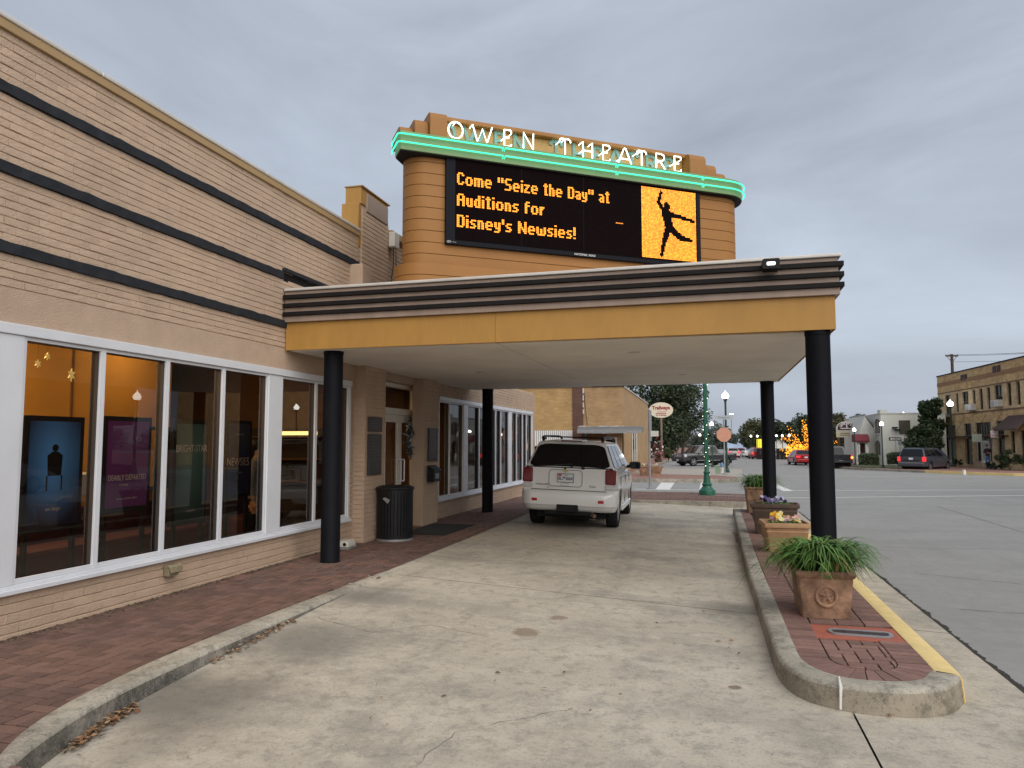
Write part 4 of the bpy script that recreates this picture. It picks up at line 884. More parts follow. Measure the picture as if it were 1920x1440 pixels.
# ------------------------------------------------------------------ things on the pavement
tr = empty("litter_bin", (-5.02, 11.4, .147), 0, "round black slatted metal litter bin beside the entrance doors", "litter bin")
slat = MB(); slat.box(-.006, -.021, .06, .006, .021, .80); sm = slat.mesh("slat", M['blackmetal'])
for k in range(34):
    a = 2*math.pi*k/34; o = link(sm, "slat", tr); o.location = (.285*math.cos(a), .285*math.sin(a), 0); o.rotation_euler = (0, 0, a)
for z0, z1 in ((.035, .085), (.40, .43), (.77, .82)):
    mb = MB(); mb.lathe([(.277, z0), (.297 if z0 != .4 else .276, z0), (.297 if z0 != .4 else .276, z1), (.277, z1), (.27, z1), (.27, z0)], 40, cap=False); mb.build("ring", M['blackmetal'], tr, smooth=True)
mb = MB(); mb.lathe([(.2, .82), (.31, .815), (.318, .83), (.31, .85), (.25, .875), (.17, .88), (.17, .85)], 40, cap=False); mb.build("lid", M['blackmetal'], tr, smooth=True)
mb = MB(); mb.lathe([(.01, .04), (.262, .04), (.262, .80), (.01, .80)], 30); mb.build("liner", M['black'], tr, smooth=True)
mb = MB(); mb.lathe([(.25, 0), (.30, 0), (.30, .035), (.25, .035)], 40); mb.build("foot_ring", M['grey'], tr, smooth=True)
mb = MB(); mb.extr([(.0, -.288, .60), (.04, -.288, .66), (-.05, -.29, .70), (-.09, -.288, .68)], (0, -.006, 0)); mb.build("torn_sticker", M['grey'], tr)
bt = empty("bait_station", (-5.33, 10.30, .147), R(4), "small white plastic bait box on a grey tray at the foot of the wall", "bait box")
mb = MB(); mb.extr([(-.11, -.14, .03), (.11, -.14, .03), (.095, -.14, .10), (.05, -.14, .12), (-.07, -.14, .12), (-.11, -.14, .09)], (0, .28, 0)); mb.build("body", M['offwhite'], bt, bevel=.012)
mb = MB(); mb.box(-.12, -.16, 0, .12, .16, .028); mb.build("tray", M['grey'], bt, bevel=.006)
for x in (-.05, .045):
    mb = MB(); mb.lathe([(.002, 0), (.026, 0), (.026, .003), (.002, .003)], 14, M=Matrix.Translation((x, -.139, .072)) @ Matrix.Rotation(math.pi/2, 4, 'X')); mb.build("entry_hole", M['black'], bt)
dm = empty("door_mat", (-4.83, 12.95, .149), 0, "flat dark ribbed door mat on the brick pavement at the entrance", "door mat")
mb = MB(); mb.box(-.42, -.85, 0, .42, .85, .006); mb.build("backing", M['rubber'], dm, bevel=.003)
for k in range(13):
    mb = MB(); x = -.37+k*.0617; mb.box(x-.024, -.80, .006, x+.024, .80, .013); mb.build("pile_rib", M['mat'], dm, bevel=.003)
# wreath hung on the right leaf
wr = empty("wreath", (-5.60, 13.52, 1.78), 0, "silver and dark ribbon wreath hung on the right door leaf", "wreath")
wmat = [mat("wreath_dark", (.03, .035, .035), .6, .3, 20), mat("wreath_silver", (.32, .32, .34), .4, .2, 20), mat("wreath_grey", (.14, .135, .14), .5, .3, 20)]
mb = MB(); rw = random.Random(11)
mb.tube([(0, .25*math.cos(a), .28*math.sin(a)) for a in np.linspace(0, 2*math.pi, 25)[:-1]], .06, 8, closed=True); mb.build("ring", wmat[0], wr, smooth=True)
for kk in range(3):
    mb = MB()
    for i in range(70):
        a = rw.uniform(0, 2*math.pi); r_ = rw.gauss(.26, .055); c = Vector((rw.uniform(-.02, .09), r_*math.cos(a), 1.12*r_*math.sin(a))); d = Vector((rw.gauss(0, 1), rw.gauss(0, 1), rw.gauss(0, 1))).normalized(); e_ = d.orthogonal().normalized(); L1 = rw.uniform(.04, .09); W1 = L1*.45
        mb.add([c-d*L1, c+e_*W1+d.cross(e_)*.01, c+d*L1, c-e_*W1+d.cross(e_)*.01], [(0, 1, 2, 3)])
    tag(mb.build(("dark_leaves", "silver_ribbon", "grey_leaves")[kk], wmat[kk], wr, fix=False), kind="stuff")
# planters on the island
def pot_square(o, wb, wt, h, m, rim=.05):
    prof = [(wb/2, 0), (wb/2+.004, .02), (wt/2*.985, h-rim-.03), (wt/2*.985, h-rim-.012), (wt/2+.012, h-rim), (wt/2+.022, h-rim*.5), (wt/2+.012, h), (wt/2-.03, h), (wt/2-.04, h-.05)]
    mb = MB(); rings = []; nc = 4
    for hw, z in prof:
        c = .025; rings.append([(x, y, z) for x, y in rrect(-hw, -hw, hw, hw, c, nc)])
    k = len(rings[0]); fs = [(i*k+a, i*k+(a+1) % k, (i+1)*k+(a+1) % k, (i+1)*k+a) for i in range(len(rings)-1) for a in range(k)]+[tuple(range(k-1, -1, -1))]
    mb.add([p for r_ in rings for p in r_], fs); mb.build("pot", m, o, smooth=True)
    mb = MB(); hw = wt/2-.035; mb.prism(rrect(-hw, -hw, hw, hw, .02), h-.09, h-.05); mb.build("soil", M['soil'], o)
def star_emblem(o, y, z, r, tilt, m):
    Mx = Matrix.Translation((0, y, z)) @ Matrix.Rotation(math.pi/2+tilt, 4, 'X')
    mb = MB(); mb.tube([Mx @ Vector((r*math.cos(a), r*math.sin(a), .0)) for a in np.linspace(0, 2*math.pi, 33)[:-1]], .015, 8, closed=True); mb.build("emblem_ring", m, o, smooth=True)
    P = [((r*.84 if k % 2 == 0 else r*.36), math.pi/2+math.pi*k/5) for k in range(10)]; mb = MB(); vs = [Mx @ Vector((a*math.cos(b), a*math.sin(b), .001)) for a, b in P]+[Mx @ Vector((0, 0, .02))]
    mb.add(vs, [(k, (k+1) % 10, 10) for k in range(10)]); mb.build("emblem_star", m, o)
def grass_tuft(o, z0, rad, n, seed, spread, height, wid=.009):
    r = random.Random(seed); mb = MB()
    for i in range(n):
        a = r.uniform(0, 2*math.pi); b0 = Vector((r.gauss(0, rad*.42), r.gauss(0, rad*.42), z0)); d = Vector((math.cos(a), math.sin(a), 0)); out_ = r.uniform(.35, 1.0)*spread; hh = height*r.uniform(.6, 1.12); drop = r.uniform(.2, 1.0)*height*(.95 if math.sin(a) > -.6 else .55)
        sd_ = Vector((-d.y, d.x, 0)); w = wid*r.uniform(.7, 1.25); pts = []; bend = sd_*r.gauss(0, .06)
        for k in range(8):
            t = k/7; pts.append(b0+d*(out_*(t**1.15))+bend*t*t+Vector((0, 0, hh*2.35*t*(1-t*.62)-drop*t**2.6)))
        vs = []
        for k, p in enumerate(pts):
            ww = w*(1-(k/7)**2.2)+.0008; up = Vector((0, 0, .25*ww)); vs += [p-sd_*ww-up*0, p+up*1.2, p+sd_*ww]
        fs = []
        for k in range(7):
            for c in range(2): fs.append((k*3+c, k*3+c+1, k*3+c+4, k*3+c+3))
        mb.cur = 0 if r.random() > .10 else (1 if r.random() > .35 else 2); mb.add(vs, fs)
    blade2 = M.get('blade2') or M.setdefault('blade2', mat("grass_blade_light", (.11, .19, .05), .5, .3, 3)); blade3 = M.get('blade3') or M.setdefault('blade3', mat("grass_blade_dry", (.26, .20, .07), .7, .2, 3))
    ob = mb.build("grass_leaves", [M['blade'], blade2, blade3], o, smooth=True, fix=False, ang=80); tag(ob, kind="stuff")
o = empty("star_planter", (.95, 7.53, .149), R(3), "square terracotta planter with ringed star and drooping grass, nearest the camera", "planter")
pot_square(o, .40, .47, .42, M['terra'], .055); star_emblem(o, -.228, .20, .085, -.08, M['terra']); grass_tuft(o, .36, .20, 900, 4, .56, .36, .0125)
o = empty("star_planter", (1.02, 18.0, .149), R(2), "square terracotta planter with ring emblem and grass at the far end of the island", "planter")
pot_square(o, .52, .62, .58, M['terra'], .05); star_emblem(o, -.295, .30, .10, -.08, M['terra']); grass_tuft(o, .52, .24, 700, 9, .52, .36, .012)
def flowers(o, hw, hd, z, cols, n, seed):
    r = random.Random(seed); lv = MB()
    for i in range(n*9):
        c = Vector((r.uniform(-hw, hw), r.uniform(-hd, hd), z+r.uniform(.0, .06))); d = Vector((r.gauss(0, 1), r.gauss(0, 1), r.uniform(.1, .9))).normalized(); e_ = d.orthogonal().normalized(); l = r.uniform(.025, .05)
        lv.add([c, c+d*l*.5+e_*l*.3, c+d*l, c+d*l*.5-e_*l*.3], [(0, 1, 2, 3)])
    tag(lv.build("foliage", M['blade'], o, fix=False), kind="stuff")
    for k, col in enumerate(cols):
        mb = MB()
        for i in range(n//len(cols)+1):
            c = Vector((r.uniform(-hw, hw)*.9, r.uniform(-hd, hd)*.8, z+r.uniform(.07, .17))); ax = Vector((r.gauss(0, .4), r.gauss(-.6, .3), .6)).normalized(); u = ax.orthogonal().normalized(); v = ax.cross(u); l = r.uniform(.028, .042)
            for q in range(5):
                a = 2*math.pi*q/5; dd = u*math.cos(a)+v*math.sin(a); ee = ax.cross(dd); mb.add([c, c+dd*l*.7+ee*l*.55+ax*.004, c+dd*l*1.15+ax*.008, c+dd*l*.7-ee*l*.55+ax*.004], [(0, 1, 2, 3)])
        tag(mb.build("flower_heads", col, o, fix=False), kind="stuff")
fy_ = [mat("petal_yellow", (.75, .42, .03), .6, .1, 20), mat("petal_cream", (.68, .62, .28), .6, .1, 20), mat("petal_pink", (.55, .30, .32), .6, .1, 20)]
fp_ = [mat("petal_purple", (.07, .05, .16), .6, .1, 20), mat("petal_lilac", (.38, .36, .50), .6, .1, 20)]
def trough(o, w, d, h, m, feet=False):
    mb = MB(); rings = []
    for fx, z in ((.80, 0), (.82, .03), (.93, h-.14), (.95, h-.13), (.92, h-.11), (.95, h-.08), (1.03, h-.065), (1.05, h-.03), (1.03, h), (.93, h), (.91, h-.06)):
        rings.append([(x, y, z) for x, y in rrect(-w/2*fx, -d/2*(fx if fx < 1 else 1+(fx-1)), w/2*fx, d/2*fx, .03, 3)])
    k = len(rings[0]); mb.add([p for r_ in rings for p in r_], [(i*k+a, i*k+(a+1) % k, (i+1)*k+(a+1) % k, (i+1)*k+a) for i in range(len(rings)-1) for a in range(k)]+[tuple(range(k-1, -1, -1))]); mb.build("pot", m, o, smooth=True)
    mb = MB(); mb.box(-w*.44, -d*.44, h-.09, w*.44, d*.44, h-.05); mb.build("soil", M['soil'], o)
o = empty("flower_trough", (1.0, 11.75, .149), R(4), "pale terracotta trough with yellow and cream pansies on the island", "planter"); trough(o, .62, .62, .42, M['terra2']); flowers(o, .2, .2, .36, fy_, 34, 3)
mb = MB(); mb.tube([(.1+.12*math.cos(a), -.18, .40+.08*math.sin(a)) for a in np.linspace(0, math.pi, 9)], .006, 5); mb.build("wire_hoop", M['grey'], o)
o = empty("flower_trough", (1.03, 13.9, .149), R(-3), "dark brown footed trough with purple pansies in front of the rear column", "planter"); trough(o, .78, .5, .52, M['terradark']); flowers(o, .24, .16, .46, fp_, 26, 8)
# dead leaves along the kerb
def litter(name, pts, n, seed, label, spread=.06, zf=None):
    r = random.Random(seed); mats_ = [mat("leaf_litter_"+str(k), c, .8, .3, 20) for k, c in enumerate(((.20, .095, .045), (.28, .17, .09), (.11, .06, .035), (.33, .24, .15)))]; mb = MB()
    for i in range(n):
        t = r.random()*(len(pts)-1); k = int(t); u = t-k; a, b = pts[k], pts[k+1]; x = a[0]+(b[0]-a[0])*u+abs(r.gauss(0, spread)); y = a[1]+(b[1]-a[1])*u+r.gauss(0, spread*.6); z = zd(x, y)+r.uniform(.004, .03)
        d = Vector((r.gauss(0, 1), r.gauss(0, 1), r.gauss(0, .25))).normalized(); e_ = Vector((-d.y, d.x, r.gauss(0, .3))).normalized(); l = r.uniform(.012, .032); w = l*r.uniform(.35, .6); c = Vector((x, y, z)); up = Vector((0, 0, r.uniform(.002, .008)))
        mb.cur = r.randrange(4); mb.add([c-d*l, c-d*l*.2+e_*w+up, c+d*l+up*.5, c-d*l*.2-e_*w+up], [(0, 1, 2, 3)])
    tag(mb.build(name, mats_, None, fix=False), label, "dead leaves", kind="stuff")
litter("leaf_litter", [(-3.50, 3.50), (-3.60, 3.85), (-3.64, 4.15)], 260, 2, "pile of brown dead leaves against the left kerb", .035)
litter("leaf_litter", [(-3.70, 5.0), (-3.72, 5.6), (-3.75, 6.2)], 110, 6, "thin trail of dead leaves along the middle of the left kerb", .03)
litter("leaf_litter", [(.36, 13.5), (.36, 15.0)], 60, 7, "dead leaves beside the island kerb near the rear column", -.03)
litter("leaf_litter", [(-3.0, 4.0), (-1, 5.5), (-.5, 8), (.1, 6), (1.75, 5.2), (1.9, 5.6)], 46, 12, "scattered dry leaves on the concrete driveway", .5)

# hairline cracks and grime
def crack(name, pts, w, seed, zf, parent, m=M['dirt'], jit=.03):
    r = random.Random(seed); P = []
    for (xa, ya), (xb, yb) in zip(pts[:-1], pts[1:]):
        n = max(2, int(math.hypot(xb-xa, yb-ya)/.06))
        for k in range(n): t = k/n; P.append((xa+(xb-xa)*t+r.gauss(0, jit*.35), ya+(yb-ya)*t+r.gauss(0, jit*.35)))
    P.append(pts[-1]); mb = MB(); vs = []
    for i, (x, y) in enumerate(P):
        a, b = P[max(0, i-1)], P[min(len(P)-1, i+1)]; d = Vector((b[0]-a[0], b[1]-a[1])); d.normalize(); ww = w*r.uniform(.3, 1); vs += [(x-d.y*ww, y+d.x*ww, zf(x, y)+.0025), (x+d.y*ww, y-d.x*ww, zf(x, y)+.0025)]
    mb.add(vs, [(2*i, 2*i+1, 2*i+3, 2*i+2) for i in range(len(P)-1)]); return mb.build(name, m, parent, fix=False)
crack("crack", [(-3.6, 6.4), (-2.9, 6.1), (-2.5, 6.5), (-1.9, 6.3)], .0028, 1, zd, drive); crack("crack", [(.35, 9.6), (-.3, 9.9), (-.8, 9.6), (-1.5, 10.1), (-2.4, 10.0)], .003, 2, zd, drive)
crack("crack", [(.84, 4.4), (1.3, 4.1), (2.05, 4.3)], .003, 3, zd, drive); crack("crack", [(-2.2, 3.0), (-1.6, 3.6), (-1.5, 4.3), (-.9, 4.9)], .0022, 4, zd, drive)
zst = lambda x, y: zs(y)+.001
rr_ = random.Random(9); tar = mat("tar_seal", (.12, .118, .112), .7, .3, 20, spec=.4)
for i in range(9):
    y = 5+i*2.4+rr_.uniform(-1, 1); x0_ = 2.2+rr_.uniform(0, 1); pts_ = [(x0_, y)]
    for k in range(5): pts_.append((pts_[-1][0]+rr_.uniform(.5, 1.6), pts_[-1][1]+rr_.gauss(0, .35)))
    tag(crack("road_crack", pts_, .008, 20+i, zst, None, tar, .05), kind="structure")
tag(crack("road_crack", [(5.9, -2), (6.0, 8), (5.85, 16), (6.0, 23.5)], .012, 40, zst, None, tar, .03), kind="structure")
r = random.Random(31); mb = MB(); mos = [mat("moss_dark", (.045, .05, .022), .95, .4, 30), mat("moss_olive", (.09, .10, .04), .95, .4, 30), mat("grit", (.10, .085, .065), .95, .4, 30)]
for i in range(1500):
    y = r.uniform(2.5, 10.6); x = -5.49+abs(r.gauss(0, .05 if y > 7 else .09)); l = r.uniform(.004, .014); a = r.uniform(0, 6.3); mb.cur = r.choice((0, 0, 1, 2)); c = Vector((x, y, .153+r.uniform(0, .006))); u = Vector((math.cos(a), math.sin(a), r.gauss(0, .3)))*l; v = Vector((-math.sin(a), math.cos(a), r.gauss(0, .3)))*l*.7; mb.add([c-u, c+v, c+u, c-v], [(0, 1, 2, 3)])
tag(mb.build("moss", mos, side, fix=False), kind="stuff")
mb = MB()
for i in range(900):
    x, y = r.uniform(-3.9, 2.0), r.uniform(2.5, 14); 
    if .42 < x < 1.65 and y > 5.3: continue
    l = r.uniform(.002, .006); a = r.uniform(0, 6.3); mb.cur = r.choice((0, 2, 2)); c = Vector((x, y, zd(x, y)+.004)); u = Vector((math.cos(a), math.sin(a), .2))*l; v = Vector((-math.sin(a), math.cos(a), .1))*l*.6; mb.add([c-u, c+v, c+u, c-v], [(0, 1, 2, 3)])
tag(mb.build("grit", mos, drive, fix=False), kind="stuff")
# ------------------------------------------------------------------ vehicles (local x forward from the rear bumper, y left)
def crom(tab, x):
    xs = [t[0] for t in tab]
    if x <= xs[0]: return tab[0][1:]
    if x >= xs[-1]: return tab[-1][1:]
    i = max(k for k in range(len(xs)-1) if xs[k] <= x); t = (x-xs[i])/(xs[i+1]-xs[i]); t = t*t*(3-2*t)*.5+t*.5
    return tuple(a+(b-a)*t for a, b in zip(tab[i][1:], tab[i+1][1:]))
SEC = [(0, 0), (.86, 0), (.945, .06), (.98, .22), (1.0, .5), (.99, .72), (.965, .90), (.93, .965), (.86, 1.0), (.45, 1.02), (0, 1.025)]
def body_mesh(tab, wheels, rw, hw, tw, mats_, nst=44):
    x0, x1 = tab[0][0], tab[-1][0]; xs = sorted(set([x0+(x1-x0)*(.5-.5*math.cos(math.pi*i/nst)) for i in range(nst+1)])); mb = MB(); ring_n = 2*len(SEC)-2; vs = []
    for x in xs:
        w, zb, zt = crom(tab, x); pts = [(y*w, zb+(zt-zb)*z) for y, z in SEC]; full = pts+[(-y, z) for y, z in pts[-2:0:-1]]; vs += [(x, y, z) for y, z in full]
    n = len(xs); k = ring_n
    fs = [(i*k+a, i*k+(a+1) % k, (i+1)*k+(a+1) % k, (i+1)*k+a) for i in range(n-1) for a in range(k)]+[tuple(range(k-1, -1, -1)), tuple((n-1)*k+a for a in range(k))]
    mb.add(vs, fs); o = mb.build("body", mats_, None)
    cut = MB()
    for wx in wheels:
        for s in (-1, 1):
            Mx = Matrix.Translation((wx, s*(hw+.12), rw)) @ Matrix.Rotation(math.pi/2, 4, 'X'); cut.lathe([(rw+.055, -(tw+.16)), (rw+.055, tw+.10)], 36, M=Mx)
    c = cut.build("cutter", M['black'], None)
    b = o.modifiers.new("b", 'BOOLEAN'); b.operation = 'DIFFERENCE'; b.object = c; b.solver = 'EXACT'
    dg = bpy.context.evaluated_depsgraph_get(); me = bpy.data.meshes.new_from_object(o.evaluated_get(dg)); bpy.data.objects.remove(o, do_unlink=True); bpy.data.objects.remove(c, do_unlink=True)
    me.name = "body"; me.polygons.foreach_set("use_smooth", [True]*len(me.polygons)); me.set_sharp_from_angle(angle=R(32))
    return me
def patch(q, uv, off, th=.012):
    a, b, c, d = [Vector(p) for p in q]; nrm = (b-a).cross(d-a).normalized(); P = []
    for u, v in uv: P.append((a*(1-u)+b*u)*(1-v)+(d*(1-u)+c*u)*v+nrm*off)
    return P, nrm*(-th)
def rwin(u0, u1, v0, v1, r=.06, lean0=0, lean1=0):
    P = []
    for u, v in rrect(0, 0, 1, 1, r*2.2, 3): P.append((u0+(u1-u0)*u+lean0*(v)*(1-u)+lean1*v*u, v0+(v1-v0)*v))
    return P
def vehicle(name, label, cat, loc, rz, P, group=None, roll=0, pitch=0, scale=1):
    o = empty(name, loc, 0, label, cat, group); o.rotation_euler = (roll, pitch, rz); o.scale = (scale,)*3
    paint = P['paint']; L, W = P['L'], P['W']; rw, tw = P['rw'], P.get('tw', .11); hw = P['track']
    link(body_mesh(P['tab'], P['wheels'], rw, hw, tw, paint), "body", o)
    for g in P['gh']:
        xb0, xb1, xt0, xt1, wb, wt, zb, zt = g['d']; cr_ = g.get('crown', .03)
        ringb = [(xb0, wb), (xb1, wb), (xb1, -wb), (xb0, -wb)]; mb = MB(); bot = [(xb0, wb, zb), (xb1, wb, zb), (xb1, -wb, zb), (xb0, -wb, zb)]; top = [(xt0, wt, zt), (xt1, wt, zt), (xt1, -wt, zt), (xt0, -wt, zt)]
        ins = [((xt0+.10), wt*.55, zt+cr_), (xt1-.10, wt*.55, zt+cr_), (xt1-.10, -wt*.55, zt+cr_), (xt0+.10, -wt*.55, zt+cr_)]
        mb.add(bot+top+ins, [(0, 3, 2, 1), (0, 1, 5, 4), (1, 2, 6, 5), (2, 3, 7, 6), (3, 0, 4, 7), (4, 5, 9, 8), (5, 6, 10, 9), (6, 7, 11, 10), (7, 4, 8, 11), (8, 9, 10, 11)])
        mb.build("cabin", paint, o, bevel=.035, seg=3, smooth=False)
        Q = {'R': (bot[3], bot[2], top[2], top[3]), 'L': (bot[1], bot[0], top[0], top[1]), 'B': (bot[0], bot[3], top[3], top[0]), 'F': (bot[2], bot[1], top[1], top[2])}
        # right side quad runs rear to front, the left one front to rear
        for sd_, uv in g['win']:
            for s in ((sd_,) if sd_ in 'BF' else ('R', 'L')):
                q = Q[s]; pts = uv if s != 'L' else [(1-u, v) for u, v in uv][::-1]
                PP, vec = patch(q, pts, .012, .02)
                nrm = (Vector(q[1])-Vector(q[0])).cross(Vector(q[3])-Vector(q[0]))
                cen = sum((Vector(p) for p in q), Vector())/4-Vector(((xb0+xb1)/2, 0, zb)); sgn = 1 if nrm.dot(cen) > 0 else -1
                if sgn < 0: PP = [p-nrm.normalized()*.024 for p in PP]; vec = -vec
                mb = MB(); mb.extr(PP, vec); mb.build({'B': "rear_window", 'F': "windscreen"}.get(sd_, "side_window"), g.get('glass', M['carglass']), o)
    tyre = MB(); pr = [(rw*.66, -tw*.8), (rw*.78, -tw), (rw*.95, -tw*.98), (rw, -tw*.78), (rw*1.003, -tw*.3), (rw*1.003, tw*.3), (rw, tw*.78), (rw*.95, tw*.98), (rw*.78, tw), (rw*.66, tw*.8)]
    RX = Matrix.Rotation(-math.pi/2, 4, 'X'); tyre.lathe(pr, 36, M=RX); tm = tyre.mesh("wheel", M['rubber']); tm.polygons.foreach_set("use_smooth", [True]*len(tm.polygons)); tm.set_sharp_from_angle(angle=R(50))
    rim = MB(); rim.lathe([(rw*.66, -.02), (rw*.66, tw*.86), (rw*.62, tw*.86), (rw*.58, tw*.45), (rw*.10, tw*.45)], 30, M=RX, cap=False)
    for k in range(P.get('spokes', 6)):
        a = 2*math.pi*k/P.get('spokes', 6); rim.obox(None, (rw*.50, .045, rw*.15), M=Matrix.Rotation(a, 4, 'Y') @ Matrix.Translation((rw*.36, tw*.70, 0)))
    rim.lathe([(rw*.16, tw*.3), (rw*.16, tw*.84), (rw*.08, tw*.9), (.001, tw*.9)], 18, M=RX, cap=False); rm = rim.mesh("rim", P.get('rim', M['rimalu']))
    for wx in P['wheels']:
        for s in (-1, 1):
            w = link(tm, "wheel", o); w.location = (wx, s*hw, rw); w.rotation_euler = (0, rp.uniform(0, 3), 0 if s > 0 else math.pi); link(rm, "rim", w)
    mb = MB(); mb.box(.35, -hw*.86, rw*.55, L-.35, hw*.86, rw*1.35); mb.build("underbody", M['rubber'], o)
    for nm, m, bx, bev in P['boxes']:
        mb = MB()
        if len(bx) == 6: mb.box(*bx)
        else: mb.hexa(bx)
        mb.build(nm, m, o, bevel=bev, seg=3)
    for f in P.get('extra', ()): f(o)
    return o
def sym(nm, m, x0, x1, y0, y1, z0, z1, bev=.01): return [(nm, m, (x0, s*y0, z0, x1, s*y1, z1), bev) for s in (1, -1)]
M['rimalu'] = mat("alloy_rim", (.42, .42, .44), .35, .05, 10, metal=.8)
M['red_lens'] = mat("red_lens", (.16, .004, .008), .12, .2, 30, coat=.6); M['redlit'] = mat("red_lens_lit", (.35, .01, .012), .2, 0, emit=(1, .04, .05), estr=.55)
M['clear_lens'] = mat("clear_lens", (.55, .55, .56), .15, .15, 40, coat=.5); M['amberlit'] = emat("turn_signal", (1, .42, .03), 5, False); M['reflector'] = mat("reflector_red", (.42, .012, .012), .25, .1, 60)
M['chrome'] = mat("chrome", (.62, .62, .64), .15, 0, metal=.9); M['plastic'] = mat("black_plastic", (.018, .018, .019), .55, .15, 20)
def carpaint(name, c, metal=0.0): return mat(name, c, .28, .02, 2, coat=.7, metal=metal, spec=.5)
PW_ = carpaint("paint_white", (.76, .765, .76)); PG_ = carpaint("paint_graphite", (.045, .047, .05), .35); PD_ = carpaint("paint_dark_grey", (.022, .024, .028), .3); PR_ = carpaint("paint_red", (.34, .010, .014)); PS_ = carpaint("paint_silver", (.36, .38, .40), .4); PB_ = carpaint("paint_blue_grey", (.060, .070, .095), .35); PK_ = carpaint("paint_black", (.008, .008, .009))
M['platew'] = mat("plate_white", (.66, .68, .70), .4, .03, 30); M['navy'] = mat("plate_navy", (.02, .03, .10), .5, 0)
def plate(o, x, y, z, w=.31, h=.155, txt="BL7*3664", face=-1):
    Fx = frame((x, y, z), (0, face, 0), (0, 0, 1), (face, 0, 0)); Fx = frame((x, y, z), (0, -1, 0), (0, 0, 1), (-1, 0, 0)) if face < 0 else frame((x, y, z), (0, 1, 0), (0, 0, 1), (1, 0, 0))
    mb = MB(); mb.obox(None, (w+.02, h+.02, .008), M=Fx); p = mb.build("plate_frame", M['plastic'], o); mb = MB(); mb.obox(None, (w, h, .008), M=Fx @ Matrix.Translation((0, 0, .003))); q = mb.build("licence_plate", M['platew'], o)
    if txt:
        put_text("lettering", txt, .088, M['navy'], Fx @ Matrix.Translation((0, -.012, .0078)), q, .0006, sx=.82, bold=.002)
        put_text("lettering", "TEXAS", .03, M['navy'], Fx @ Matrix.Translation((.01, .055, .0078)), q, .0006)
        mb = MB(); mb.obox(None, (.07, .035, .001), M=Fx @ Matrix.Translation((-w*.36, h*.36, .0075))); mb.build("plate_mark", M['reflector'], q)
